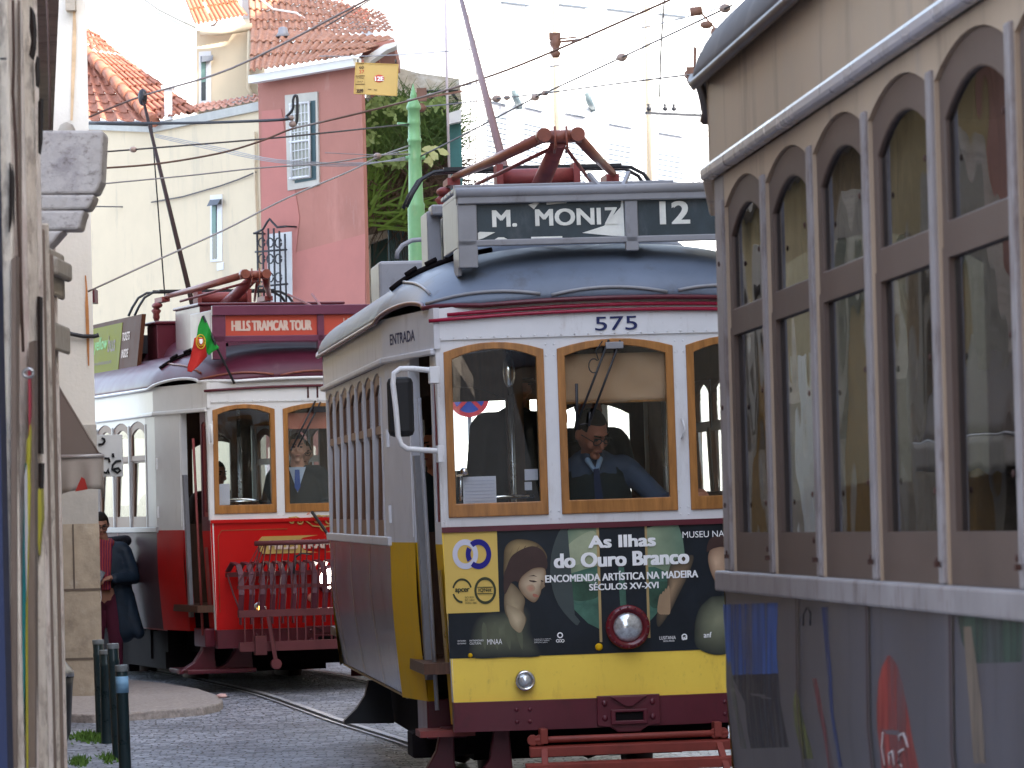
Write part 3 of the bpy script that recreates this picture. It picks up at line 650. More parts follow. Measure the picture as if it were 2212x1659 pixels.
# ---- mirror
mp_ = [FY.front(*z5(x, y), v=-.1) for x, y in ((655, 570), (560, 560), (490, 560), (455, 585), (450, 640), (465, 780), (475, 920), (492, 968), (525, 990), (600, 996), (700, 1003))]
mr = MB().tube([(x, -.10+.18*(1 if 0 < i < 10 else 0)*0, z) for i, (x, z) in enumerate(mp_)], .0155, 10)
mr.box(mp_[0][0]-.01, mp_[0][0]+.045, -.12, -.02, mp_[0][1]-.07, mp_[0][1]+.02).box(mp_[-1][0]-.015, mp_[-1][0]+.02, -.12, -.0, mp_[-1][1]-.06, mp_[-1][1]+.03)
mro = mr.build('mirror_arm', WHITE, YT, bevel=.004)
MB().box(-1.245, -1.105, -.09, -.02, 2.085, 2.405).build('mirror', RUBBER, mro, bevel=.03)
MB().box(-1.232, -1.118, -.02, -.016, 2.10, 2.39).build('mirror_glass', CHROME, mro)
# ---- wipers
wp = MB()
A = lambda x, y: FY.front(*z9(x, y), v=0)
def T3(p, v): return (p[0], v+bow(p[0]), p[1])
for a, b_ in (((1378, 110), (1150, 690)), ((1462, 115), (1235, 700))):
    wp.tube([T3(A(*a), -.03), T3(A(*b_), -.045)], .007, 6)
wp.tube([T3(A(1138, 430), -.03), T3(A(1140, 770), -.03)], .009, 6).tube([T3(A(1235, 640), -.03), T3(A(1228, 745), -.03)], .007, 6).tube([T3(A(1140,735),-.03), T3(A(1225,725),-.03)], .005, 6)
wp.tube([T3(A(1265+38*math.cos(t*.5), 300+52*math.sin(t*.5)), -.035) for t in range(12)], .0035, 5)
wp.tube([T3(A(1330, 120), -.03), T3(A(1280, 190), -.035), T3(A(1300, 260), -.035)], .0035, 5)
wp.build('wiper', BLACK, YT)
MB().box(*[A(1350, 0)[0], A(1480, 0)[0]], -.04, -.005, 2.525, 2.562).build('wiper_motor', GREYM, YT, bevel=.004)
h1, h2 = A(1915, 700), A(1915, 840)
MB().tube([(h1[0], 0, h1[1]), (h1[0], -.03, h1[1]-.005), (h1[0]+.012, -.035, (h1[1]+h2[1])/2), (h2[0], -.03, h2[1]+.005), (h2[0], 0, h2[1])], .006, 6).build('grab_handle', WHITE, YT)
# ---- headlight, fog lamp
def lampY(name, u, z, r, ring, m=LENS, depth=.05):
    o = MB().lathe([(r*.72, -depth*.9), (r*.80, -depth*1.3), (r, -depth*1.1), (r*1.02, -depth*.3), (r*.98, 0)], (u, bow(u), z), 32, 'y').build(name, ring, YT)
    MB().lathe([(.001, -depth*1.45), (r*.35, -depth*1.35), (r*.60, -depth*1.1), (r*.74, -depth*.7)], (u, bow(u), z), 28, 'y').build('lens', m, o); return o
lampY('headlight', .015, 1.023, .118, mat('dark red enamel', (.13, .008, .016), .2, coat=.8, var=.1))
bl = MB()
for k in range(16): a = k*math.pi/8; bl.ell((.015+.108*math.cos(a), -.06, 1.023+.108*math.sin(a)), (.006, .006, .006), 6, 4)
bl.build('bolts', MAROON, YT)
lf = lampY('fog_lamp', -.548, .755, .055, CHROME, depth=.04)
# ---- lifeguard
lg = MB(); LG = mat('red oxide slats', (.23, .04, .028), .5, var=.2, dirt=((.10,.03,.02), .3, 8, .6))
def slat(z, w, y, t=.028): lg.hexa([(-w, y, z), (w, y, z), (w, y+.05, z+.01), (-w, y+.05, z+.01)], [(-w, y, z+.05), (w, y, z+.05), (w, y+.05, z+.06), (-w, y+.05, z+.06)])
lg.tube([(-.52, -.12, .44), (.52, -.12, .44)], .018, 10)
for i, (z, w, y) in enumerate(((.350, .55, -.16), (.265, .585, -.26), (.18, .62, -.36), (.10, .65, -.45))): slat(z, w, y)
for a in (-.47, .47): lg.bar((a, -.14, .40), (a*1.08, -.46, .10), .035, .02).box(a-.02, a+.02, -.15, -.05, .42, .50)
for a in (-.53, .50, -.49, .46): lg.lathe([(.03, -.015), (.03, .015)], (a, -.12, .44), 10, 'y')
lg.build('lifeguard', LG, YT, bevel=.003)
def flare(pts, v0, v1, name='sandbox_flare', m=MAROON, T=YT): return MB().poly(pts, v0, v1).build(name, m, T, bevel=.008)
flare([(-.97,.50),(-.90,.50),(-.90,.30),(-.88,.17),(-1.16,.17),(-1.15,.20),(-1.06,.27),(-1.0,.37)], .42, .50)
flare([(-.70,.50),(-.62,.50),(-.60,.17),(-.90,.17),(-.90,.19),(-.80,.23),(-.73,.33)], .20, .28)
MB().box(-1.10, -.80, .25, .55, .455, .49).build('step', MAROON_LT, YT)
MB().box(-1.02, -.80, .7, 1.3, .42, .64).build('truck_box', MAROON, YT, bevel=.01)
MB().box(-1.08, -.78, 1.0, 1.35, .30, .44).build('step_box', DARK, YT, bevel=.01)
q = [FY.front(*z3(x, y), v=5.3) for x, y in ((235, 960), (345, 960), (370, 1190), (100, 1190), (105, 1172), (170, 1110), (215, 1040))]
MB().poly(q, 5.25, 5.35).build('wheel_guard', BLACK, YT)
# ---- poster
PF = lambda x, y: FY.front(*z3(x, y), v=0)
pf_ = mat('poster dark film', (.008, .012, .018), .4, var=.5, sc=3, spec=.3)
pc = {}
def layer(name, pts, d, m, parent=None):
    P = [PF(*p) for p in pts]
    bmx = bmesh.new(); vs = [bmx.verts.new((x, 0, z)) for x, z in P]; f = bmx.faces.new(vs); bmesh.ops.triangulate(bmx, faces=[f]); 
    bmx.verts.index_update(); mb = MB(); mb.add([Wy(v.co.x, -d, v.co.z) for v in bmx.verts], [tuple(w.index for w in ff.verts) for ff in bmx.faces]); bmx.free()
    return mb.build(name, m, parent)
def smooth(pts, n=6):
    out = []; m = len(pts)
    for i in range(m):
        p0, p1, p2, p3 = pts[i-1], pts[i], pts[(i+1) % m], pts[(i+2) % m]
        for k in range(n):
            t = k/n; out.append(tuple(.5*((2*p1[c])+(-p0[c]+p2[c])*t+(2*p0[c]-5*p1[c]+4*p2[c]-p3[c])*t*t+(-p0[c]+3*p1[c]-3*p2[c]+p3[c])*t**3) for c in (0, 1)))
    return out
PRINT = bpy.data.materials.new('printed picture'); PRINT.use_nodes = True
pn_n = PRINT.node_tree; pn_a = pn_n.nodes.new('ShaderNodeVertexColor'); pn_a.layer_name = 'ink'; pn_t = pn_n.nodes.new('ShaderNodeTexCoord'); pn_z = pn_n.nodes.new('ShaderNodeTexNoise'); pn_z.inputs['Scale'].default_value = 14; pn_z.inputs['Detail'].default_value = 6; pn_r = pn_n.nodes.new('ShaderNodeMapRange'); pn_r.inputs[3].default_value = .72; pn_r.inputs[4].default_value = 1.28; pn_m = pn_n.nodes.new('ShaderNodeMix'); pn_m.data_type = 'RGBA'; pn_m.blend_type = 'MULTIPLY'; pn_m.inputs[0].default_value = 1
pn_n.links.new(pn_t.outputs['Object'], pn_z.inputs[0]); pn_n.links.new(pn_z.outputs[0], pn_r.inputs[0]); pn_n.links.new(pn_r.outputs[0], pn_m.inputs[7]); pn_n.links.new(pn_a.outputs[0], pn_m.inputs[6]); pn_n.links.new(pn_m.outputs[2], pn_n.nodes['Principled BSDF'].inputs['Base Color']); pn_n.nodes['Principled BSDF'].inputs['Roughness'].default_value = .45; pn_n.nodes['Principled BSDF'].inputs['Specular IOR Level'].default_value = .3
def soft(name, pts, ctr, d, edge, mid, parent, pw=1.0, rings=6):
    """printed shape whose ink runs from one colour at its edge to another at ctr"""
    c0 = PF(*ctr); P = [PF(*p) for p in pts]; n_ = len(P); vs = []; cols = []; fs = []
    for k in range(rings+1):
        t = k/rings
        for x, z in P: vs.append(Wy(x+(c0[0]-x)*t, -d, z+(c0[1]-z)*t)); w_ = t**pw; cols.append([edge[i]+(mid[i]-edge[i])*w_ for i in range(3)])
    for k in range(rings):
        for i in range(n_): j = (i+1) % n_; fs.append((k*n_+i, k*n_+j, (k+1)*n_+j, (k+1)*n_+i))
    o_ = MB().add(vs, fs).build(name, PRINT, parent); ca = o_.data.color_attributes.new('ink', 'FLOAT_COLOR', 'POINT')
    for i, c_ in enumerate(cols): ca.data[i].color = (*c_, 1)
    return o_
po = MB().grid(lambda i, j: (-.945+(.945+.945)*i, -.003, .885+(1.562-.885)*j), 24, 1, False).map(Wy).build('front_poster', pf_, YT)
sq = MB().grid(lambda i, j: (-.955+.285*i, -.0065, 1.128+(1.562-1.128)*j), 4, 1, False).map(Wy).build('logo_square', mat('matt yellow film', (.72, .50, .12), .5, var=.04), po)
P_GREEN = mat('painted landscape green', (.20, .27, .17), .4, var=.35, sc=5); P_TEAL = mat('painted teal field', (.055, .14, .10), .4, var=.5, sc=6)
P_SKIN = mat('painted pale skin', (.46, .36, .23), .45, var=.10, sc=9); P_SKIN2 = mat('painted shaded skin', (.24, .17, .10), .45, var=.15, sc=9)
P_HAIR = mat('painted dark hair', (.05, .024, .020), .45, var=.2); P_SCARF = mat('painted head scarf', (.22, .15, .075), .45, var=.4, sc=24)
P_DRESS = mat('painted dark olive dress', (.060, .065, .045), .45, var=.4, sc=7); P_OCH = mat('painted ochre post', (.42, .30, .13), .45, var=.2); P_RED = mat('painted cheek', (.40, .15, .10), .5, var=.1)
ov = [(1480, 135), (1900, 118), (1930, 200), (1945, 330), (1910, 450), (1830, 560), (1760, 640), (1700, 690), (1620, 700), (1500, 700), (1420, 660), (1350, 590), (1295, 500), (1265, 400), (1262, 300), (1285, 200), (1330, 138)]
soft('painted_scene', ov, (1480, 230), .0040, (.12, .20, .14), (.42, .46, .28), po, .8)
layer('painted_scene', [(1268, 410), (1400, 370), (1480, 350), (1600, 360), (1780, 360), (1920, 420), (1900, 470), (1830, 560), (1760, 640), (1700, 690), (1620, 700), (1500, 700), (1420, 660), (1350, 590), (1295, 500)], .0050, P_TEAL, po)
soft('painted_field', smooth([(1275, 420), (1400, 385), (1462, 380), (1466, 470), (1380, 560), (1320, 520)]), (1370, 450), .0053, (.05, .13, .10), (.20, .34, .20), po)
layer('painted_band', [(1480, 132), (1725, 125), (1738, 800), (1495, 800)], .0060, pf_, po)
layer('painted_post', [(1466, 133), (1480, 133), (1494, 760), (1480, 760)], .0066, P_OCH, po); layer('painted_post', [(1725, 126), (1737, 126), (1752, 740), (1738, 740)], .0066, P_OCH, po)
ring_o = smooth([(1240, 300), (1245, 420), (1290, 540), (1370, 640), (1370, 655), (1350, 665), (1262, 560), (1222, 430), (1225, 290), (1265, 170), (1300, 140), (1318, 140)], 3)
layer('painted_rim', ring_o, .0068, mat('painted slate rim', (.05, .065, .065), .45), po)
soft('painted_dress', smooth([(820, 640), (880, 600), (975, 590), (1070, 560), (1110, 600), (1115, 700), (1160, 800), (1150, 835), (1000, 838), (800, 838), (790, 740)]), (940, 700), .0075, (.010, .013, .018), (.15, .16, .10), po, .8)
soft('painted_neck', smooth([(1010, 440), (1080, 520), (1075, 590), (1090, 640), (1060, 700), (1030, 690), (1000, 640), (975, 590), (975, 500)]), (1025, 580), .0082, (.13, .09, .05), (.46, .36, .22), po, .8)
soft('painted_chest', smooth([(985, 560), (1060, 590), (1085, 640), (1060, 705), (1025, 690), (1000, 650)]), (1040, 645), .0088, (.30, .23, .14), (.56, .45, .29), po)
soft('painted_scarf', smooth([(972, 300), (985, 240), (1030, 208), (1100, 210), (1160, 235), (1200, 290), (1190, 330), (1120, 330), (1040, 370), (985, 410), (972, 420)]), (1060, 245), .0090, (.09, .06, .03), (.36, .26, .12), po, .7)
layer('painted_hair', smooth([(985, 360), (1020, 290), (1110, 245), (1170, 260), (1200, 310), (1195, 370), (1120, 365), (1080, 400), (1060, 440), (1035, 430), (1010, 440), (975, 500), (972, 400)]), .0096, P_HAIR, po)
soft('painted_face', smooth([(1085, 390), (1130, 362), (1185, 362), (1196, 400), (1188, 445), (1190, 460), (1172, 475), (1165, 500), (1150, 530), (1130, 545), (1100, 530), (1070, 500), (1050, 460), (1058, 420)]), (1140, 425), .0102, (.20, .125, .07), (.66, .52, .36), po, .7)
layer('painted_nose_shade', smooth([(1172, 430), (1182, 455), (1176, 472), (1165, 470), (1166, 450)], 3), .0105, P_SKIN2, po)
for q_ in range(5): layer('painted_scarf_fold', smooth([(1000+34*q_, 300-14*q_+6*(q_ > 2)*q_), (1016+34*q_, 262-8*q_+6*(q_ > 2)*q_), (1024+34*q_, 240), (1012+34*q_, 275-8*q_)], 3), .0093, mat('painted scarf shadow', (.11, .07, .035), .5), po)
for q_ in range(4): layer('painted_dress_fold', smooth([(860+60*q_, 650), (880+62*q_, 690), (870+66*q_, 800), (852+62*q_, 720)], 3), .0078, mat('painted fold light', (.11, .12, .075), .5), po)
layer('painted_hill', smooth([(1275, 470), (1340, 430), (1420, 440), (1470, 470), (1468, 520), (1380, 540), (1310, 520)]), .0054, mat('painted dark hill', (.03, .08, .05), .5, var=.5, sc=8), po)
layer('painted_hill', smooth([(1745, 480), (1800, 440), (1880, 450), (1850, 520), (1790, 580), (1750, 560)]), .0054, MC['painted dark hill'], po)
layer('painted_sky_glow', smooth([(1300, 260), (1380, 190), (1460, 170), (1462, 300), (1380, 340), (1300, 350)]), .0046, mat('painted pale sky', (.36, .40, .26), .5, var=.25, sc=4), po)
soft('painted_cheek', smooth([(1095, 455), (1125, 450), (1138, 475), (1110, 492), (1090, 475)]), (1115, 470), .01055, (.44, .31, .20), (.50, .22, .15), po)
layer('painted_lips', smooth([(1128, 498), (1150, 505), (1156, 515), (1138, 518), (1124, 510)], 3), .0108, P_RED, po)
for pp in ([(1105, 425), (1135, 428), (1150, 435), (1130, 438), (1108, 432)], [(1100, 405), (1130, 398), (1150, 408), (1130, 404)], [(1168, 425), (1184, 430), (1180, 436), (1168, 432)]): layer('painted_eyeline', pp, .0109, P_HAIR, po)
soft('painted_arm', smooth([(1880, 330), (1985, 300), (1960, 400), (1900, 520), (1860, 600), (1800, 680), (1785, 640), (1800, 560), (1840, 480), (1850, 400)]), (1880, 460), .0075, (.05, .04, .028), (.33, .22, .13), po)
for k in range(4): layer('painted_finger', smooth([(1790+14*k, 600), (1800+14*k, 520-12*k), (1812+14*k, 505-14*k), (1818+14*k, 530), (1822+12*k, 610)], 3), .0082+.0003*k, mat('painted hand skin', (.36, .24, .14), .5), po)
soft('painted_dress', smooth([(2110, 520), (2060, 540), (2010, 600), (1990, 700), (2010, 800), (2160, 830), (2300, 700), (2250, 540)]), (2110, 640), .0075, (.03, .035, .028), (.24, .25, .16), po)
soft('painted_face', smooth([(2070, 290), (2100, 250), (2170, 250), (2190, 330), (2170, 420), (2110, 440), (2085, 400), (2068, 340)]), (2110, 340), .0082, (.22, .13, .08), (.62, .42, .28), po)
layer('painted_hair', smooth([(2060, 280), (2080, 210), (2160, 190), (2230, 240), (2220, 350), (2190, 330), (2160, 260), (2100, 262)]), .0088, P_HAIR, po)
WT = mat('white print', (.92, .92, .92), .5, var=.02)
def ptext(s, x0, y0, x1, y1, bold=0, name='poster_lettering', m=WT, sl=-.0):
    a = PF(x0, y0); c_ = PF(x1, y1); d_ = PF(x0, y1); return text(s, a[0], c_[0], d_[1], a[1], -.0125, m, po, name, bold, Wy)
ptext('As Ilhas', 1420, 190, 1785, 258, .03); ptext('do Ouro Branco', 1236, 284, 1965, 364, .03)
ptext('ENCOMENDA ARTÍSTICA NA MADEIRA', 1190, 390, 2012, 440, .016); ptext('SÉCULOS XV-XVI', 1424, 440, 1798, 484, .016)
ptext('MUSEU NACIONAL', 1928, 172, 2330, 206); ptext('MNAA', 880, 741, 960, 770); ptext('PATRIMÓNIO', 787, 742, 862, 754); ptext('CULTURAL', 787, 758, 850, 770)
ptext('LUSITANIA', 1800, 732, 1888, 750); ptext('anf', 2038, 712, 2082, 742, .01); ptext('SEGUROS', 1820, 754, 1880, 762)
for k in range(3): ptext('DIREÇÃO GERAL', 1130, 740+9*k, 1222-10*k, 746+9*k)
for k in range(2): ptext('CENTENÁRIO', 722, 745+14*k, 768, 754+14*k)
mk = MB()
def rg(x, y, r0, r1, n=20, a0=0, a1=2*math.pi, d=-.0125, asp=1.0):
    c_ = PF(x, y); s_ = 400*1.8517*1.0/ (1650/2212)  # zoom px per metre
    pts = []
    for k in range(n+1):
        a = a0+(a1-a0)*k/n; pts.append((math.cos(a), math.sin(a)))
    base = len(mk.v)
    for r in (r0/s_, r1/s_):
        for ca, sa in pts: mk.v.append(Wy(c_[0]+ca*r, d, c_[1]+sa*r*asp))
    for k in range(n): mk.f.append((base+k, base+k+1, base+n+2+k, base+n+1+k)); mk.sm.append(False)
for x, y, r in ((1268, 722, 16), (1255, 752, 9), (1282, 752, 9), (1268, 752, 8), (1934, 735, 16), (1928, 745, 9), (1941, 743, 9)): rg(x, y, r*.6, r)
mk.build('emblem', WT, po)
mk = MB(); rg(768, 284, 42, 68, 32, asp=1.18, d=-.0095); mk.build('emblem', mat('pale lilac print', (.62, .62, .74), .5), sq)
mk = MB(); rg(838, 284, 42, 68, 32, math.radians(-130), math.radians(130), asp=1.18, d=-.0100); rg(838, 284, 42, 68, 12, math.radians(150), math.radians(210), asp=1.18, d=-.0100); mk.build('emblem', mat('royal blue print', (.012, .008, .22), .5), sq)
INKG = mat('dark olive print', (.045, .05, .02), .5)
mk = MB(); rg(750, 480, 44, 53, 24, math.radians(15), math.radians(165), asp=1.25, d=-.0095); rg(750, 480, 44, 53, 16, math.radians(195), math.radians(270), asp=1.25, d=-.0095); rg(872, 480, 46, 58, 32, asp=1.25, d=-.0095); mk.build('emblem', INKG, sq)
def stext(s, x0, y0, x1, y1, bold=0): a = PF(x0, y0); c_ = PF(x1, y1); return text(s, a[0], c_[0], PF(x0, y1)[1], a[1], -.0102, INKG, sq, 'certificate_lettering', bold, Wy)
stext('apcer', 712, 468, 790, 496, .02); stext('IQNet', 836, 468, 906, 490, .015); stext('ISO 9001', 765, 511, 812, 522); stext('ISO 14001', 765, 526, 814, 537); stext('OHSAS 18001', 765, 541, 828, 552)
MB().bar(Wy(*(lambda p: (p[0], -.010, p[1]))(PF(830, 462))), Wy(*(lambda p: (p[0], -.010, p[1]))(PF(912, 462))), .002, .004).bar(Wy(*(lambda p: (p[0], -.010, p[1]))(PF(830, 496))), Wy(*(lambda p: (p[0], -.010, p[1]))(PF(912, 496))), .002, .004).build('emblem_bar', INKG, sq)
for x, y, r in ((1475, 786, .020), (790, 828, .012)):
    p = PF(x, y); MB().lathe([(r*.5, -.022), (r, -.018), (r, 0)], (p[0], bow(p[0]), p[1]), 14, 'y').build('bolt', YELLOW_D, YT)
# ---- things seen through the front windows (inside)
BL = bpy.data.materials.new('thin beige blind cloth'); BL.use_nodes = True
nn = BL.node_tree; pb = nn.nodes['Principled BSDF']; tc = nn.nodes.new('ShaderNodeTexCoord'); nz = nn.nodes.new('ShaderNodeTexNoise'); nz.inputs['Scale'].default_value = 4; nz.inputs['Detail'].default_value = 3; nz.inputs['Distortion'].default_value = .8
cr = nn.nodes.new('ShaderNodeMix'); cr.data_type = 'RGBA'; nn.links.new(tc.outputs['Object'], nz.inputs[0]); nn.links.new(nz.outputs[0], cr.inputs[0]); cr.inputs[6].default_value = (.66, .34, .15, 1); cr.inputs[7].default_value = (.80, .58, .40, 1); nn.links.new(cr.outputs[2], pb.inputs['Base Color']); pb.inputs['Roughness'].default_value = .7; trl = nn.nodes.new('ShaderNodeBsdfTranslucent'); nn.links.new(cr.outputs[2], trl.inputs[0]); ms_ = nn.nodes.new('ShaderNodeMixShader'); ms_.inputs[0].default_value = .35; nn.links.new(pb.outputs[0], ms_.inputs[1]); nn.links.new(trl.outputs[0], ms_.inputs[2]); nn.links.new(ms_.outputs[0], nn.nodes['Material Output'].inputs[0])
MB().grid(lambda i, j: (-.285+.57*i, .075+.012*math.sin(9*i+4*j)*math.sin(3*j+1), 2.24+.265*j), 20, 10).build('sun_blind', BL, YT, solid=.002)
MB().tube([(-.285, .075, 2.24), (.285, .075, 2.24)], .007, 6).build('blind_bar', WOOD, YT)
p0 = A(310, 1110); p1 = A(560, 1305)
o = MB().box(p0[0], p1[0], .09, .096, p1[1], p0[1]).build('route_card', PAPER, YT)
ln = MB()
for k in range(7): z = p1[1]+(p0[1]-p1[1])*(k+.7)/8; ln.box(p0[0]+.01, p1[0]-.01, .087, .089, z, z+.0015)
ln.build('ruled_lines', mat('faint blue print', (.35, .36, .55), .8), o)
MB().ell((A(318, 1070)[0], .07, A(318, 1070)[1]), (.022, .03, .022), 12, 8).bar((A(260, 1103)[0], .06, A(260, 1103)[1]), (A(345, 1085)[0], .06, A(345, 1085)[1]), .012).tube([(A(285, 1090)[0], .08, 1.73), (A(295, 1090)[0], .08, A(285, 1090)[1])], .008, 6).build('brake_handle', CHROME, YT)
a = A(785, 1055); c_ = A(885, 1135); MB().box(a[0], c_[0], .2, .21, c_[1], a[1]).build('notice', PAPER, YT)
a = A(785, 1150); c_ = A(840, 1210); MB().box(a[0], c_[0], .2, .21, c_[1], a[1]).build('notice', PAPER, YT)
# rear mirror ellipse
e1 = A(705, 330); MB().ell((e1[0]+.01, .5, e1[1]+.01), (.035, .02, .09), 16, 10).build('inside_mirror', CHROME, YT)
MB().box(-.86, .86, .20, .28, 1.52, 1.70).build('driver_desk', mat('blue grey desk', (.05, .06, .09), .5), YT, bevel=.03)

# ================================================================ RED TRAM
CR, TR = (-1.68, 36.0), 18
SIDE_R = mat('plum side panel', (.085, .035, .042), .5, var=.25, sc=2, dirt=((.13,.08,.085), .3, 3, .4), spec=.12)
RT = build_tram('electric_tram', 'red and white tram numbered 11 with a board reading HILLS TRAMCAR TOUR', CR, TR,
    dict(upper=WHITE_RED, post=mat('grey cream post paint', (.50, .47, .45), .4, var=.08, coat=.2), strip=RED, dash=RED, dash2=RED, side=SIDE_R, seam=MAROON_LT, sash=WOOD_DK, sash2=WOOD_DK, sglass=GLASS_SIDE, roof=ROOF_R,
         gutter=WHITE_RED, drip=MAROON_BR, leaf=MAROON, leafslot=MAROON_LT, door=True, rail=MAROON_LT, uf=1.0, belt=mat('grey belt paint', (.36, .33, .32), .4)), rz=.03)
FR = Frame(CR, TR); RT_z = .03
def rp(x, y, v=0): p = FR.front(x, y, v=v); return (p[0], p[1]-RT_z)
MB().tube([(-1.0+1.97*k/12, -.03+bow(-1.0+1.97*k/12), 2.70+.030*(1-(2*k/12-1)**2)) for k in range(13)], .013, 6).build('red_rail', MAROON, RT)
INKM = mat('dark maroon print', (.06, .012, .014), .5)
text('11', -.10, .0, 2.625, 2.72, -.016, INKM, RT, 'number_lettering', .0, Wy)
bx = MB().box(-.90, .90, .10, .9, 3.37, 3.40).box(-.90, .90, .08, .13, 3.35, 3.435).box(-.90, -.78, .10, .16, 2.97, 3.37).box(.78, .90, .10, .16, 2.97, 3.37).box(.04, .10, .10, .16, 3.05, 3.37).box(-.9, .9, .10, .15, 3.12, 3.175)
bx.box(-.90, -.87, .16, .9, 3.1, 3.38)
bxo = bx.build('sign_box', mat('purple maroon sign paint', (.14, .035, .07), .35, coat=.3, var=.1), RT, bevel=.006)
BRD = mat('orange red board', (.52, .075, .045), .45, var=.05)
MB().box(-.78, .04, .125, .135, 3.175, 3.35).box(.10, .78, .125, .135, 3.175, 3.35).build('route_board', BRD, bxo)
CRM = mat('cream print', (.66, .50, .42), .5)
text('HILLS TRAMCAR TOUR', -.725, -.005, 3.215, 3.305, .121, CRM, bxo, 'board_lettering', .028)
text('LISBOA', .28, .52, 3.275, 3.32, .121, CRM, bxo, 'board_lettering'); text('PREMIUM', .27, .55, 3.215, 3.255, .121, CRM, bxo, 'board_lettering')
MB().box(-.70, .62, 1.35, 2.3, 3.12, 3.50).box(-.72, .64, 1.33, 2.32, 3.50, 3.525).build('resistor_box', MAROON, RT, bevel=.01)
MB().box(-.78, -.60, 2.7, 3.1, 3.0, 3.40).box(-.58, -.42, 2.7, 3.1, 3.0, 3.36).box(-.40, -.22, 2.75, 3.1, 3.1, 3.42).box(-.8,-.2,2.68,3.12,3.40,3.43).build('roof_cabinet', MAROON, RT, bevel=.01)
split(MB().bar((.02, .2, 3.43), (-.06, .7, 3.56), .015).bar((.10, .2, 3.43), (.16, .7, 3.56), .015).build('wire_stop', MAROON_LT, RT))
pantograph(RT, MAROON_LT, MAROON_BR, lift=-.05)
tip = local(RT, at(308, 210, 43)); b0 = Vector((0, 4.4, 3.55))
MB().tube([tuple(b0), tuple(b0.lerp(tip, .5)), tuple(tip)], [.027, .023, .016], 8).build('trolley_pole', mat('dark brown pole paint', (.035, .018, .015), .6, spec=.1), RT)
MB().ell(tuple(tip), (.05, .07, .09), 10, 8).build('trolley_shoe', BLACK, RT)
tp2 = local(RT, at(327, 262, 43)); bt2 = local(RT, at(356, 640, 44)); MB().tube([tuple(tp2), tuple(tp2.lerp(bt2, .5)), tuple(bt2)], .008, 5).build('pole_rope', BLACK, RT)
MB().lathe([(.22, 3.28), (.22, 3.34), (.10, 3.40), (.10, 3.55)], (0, 4.4, 0), 16).build('trolley_base', MAROON, RT)
# advert board along the left edge of the roof
def AD(x, y, z): return (-.88-y-.12*(3.5-z), x, z)
vr = lambda x: FR.side(x, 750, -.9)[0]
V_R, V_M, V_L = vr(308), vr(268), vr(196)
ad = MB().box(V_R, V_L+.6, -.02, .02, 2.98, 3.50).map(AD).build('roof_advert_board', mat('dark brown board', (.085, .03, .015), .6, var=.1, spec=.1), RT)
MB().box(V_M, V_L+.6, -.024, -.0215, 3.01, 3.46).map(lambda x, y, z: AD(x, -y, z)).build('olive_field', mat('olive yellow print', (.20, .20, .012), .6, var=.08, spec=.1), ad)
def adtext(s, xa, xb, z0, z1, m):
    v1, v0 = vr(xa), vr(xb); vs, fs = text_mesh(s, v1-v0, z1-z0, .02); return MB().add([AD(v1-a, .027, z0+c_) for a, c_ in vs], fs).build('board_lettering', m, ad)
adtext('yellow', 211, 239, 3.20, 3.36, mat('lime print', (.10, .42, .05), .5)); adtext('bus', 241, 257, 3.20, 3.36, mat('brown print', (.10, .05, .01), .5)); adtext('www.yellowbustours.com', 212, 252, 3.08, 3.13, MC['brown print'])
adtext('TICKETS', 271, 287, 3.28, 3.36, CRM); adtext('INSIDE', 273, 287, 3.12, 3.20, CRM)
rk = MB()
for k in range(4): rk.box(-.86, -.80, 3.4+k*1.0, 3.46+k*1.0, 2.95, 3.46)
rk.box(-.86, -.80, 3.3, 7, 3.42, 3.46).tube([(-.7, 3.5, 3.25), (-.7, 4.6, 3.25)], .09, 10).tube([(-.6, 3.4, 3.1), (-.5, 4.2, 3.3), (-.6, 5, 3.1)], .02, 6).build('roof_rack', BLACK, RT)
MB().bar((-.97, 1.2, 3.0), (-.92, 3.8, 2.94), .02).build('white_roof_rail', WHITE_RED, RT)
# gold scroll line work and plate
GOLD = mat('gold paint', (.50, .33, .10), .4, var=.1)
def gl(pts, r=.006): return MB().tube([(x, -.006+bow(x), z) for x, z in pts], r, 5)
sc = MB()
def spiral(cx, cz, r, a0, turns, sgn=1):
    sc.tube([(cx+r*(1-k/26)*math.cos(a0+sgn*turns*2*math.pi*k/24), -.006+bow(cx), cz+r*(1-k/26)*math.sin(a0+sgn*turns*2*math.pi*k/24)) for k in range(25)], .007, 5)
z2 = zc(300, 1850, .7366); R2 = lambda x, y, v=0: rp(*z2(x, y), v=v)
for x, y, r, s_ in ((1180, 318, .035, 1), (1220, 320, .03, -1), (1318, 312, .045, 1), (1375, 312, .045, -1)):
    p = R2(x, y); spiral(p[0], p[1], r, .5, 1.2, s_)
for line in (((1160, 300), (1200, 295), (1250, 315), (1290, 345), (1340, 350)), ((1280, 300), (1340, 290), (1410, 290)), ((1340, 350), (1380, 345), (1410, 335))):
    sc.tube([(lambda p: (p[0], -.006+bow(p[0]), p[1]))(R2(*q_)) for q_ in line], .006, 5)
p = R2(1345, 355); sc.poly([(p[0]-.03, p[1]), (p[0], p[1]-.03), (p[0]+.03, p[1]), (p[0], p[1]+.03)], -.008+bow(p[0]), -.005+bow(p[0]))
sc.build('gold_scroll', GOLD, RT)
gl([(-.90, .80), (-.90, 1.45), (-.87, 1.50), (-.3, 1.50)], .003).build('gold_line', mat('dull gold line', (.30, .10, .03), .5), RT)
pl = MB().poly([(-.56, 1.33), (-.52, 1.29), (.52, 1.29), (.56, 1.33), (.56, 1.40), (.52, 1.44), (-.52, 1.44), (-.56, 1.40)], -.02, .0).map(Wy).build('name_plate', GOLD, RT)
text('HILLS TRAMCAR', -.47, .30, 1.325, 1.405, -.023, CRM, pl, 'plate_lettering', .03, Wy)
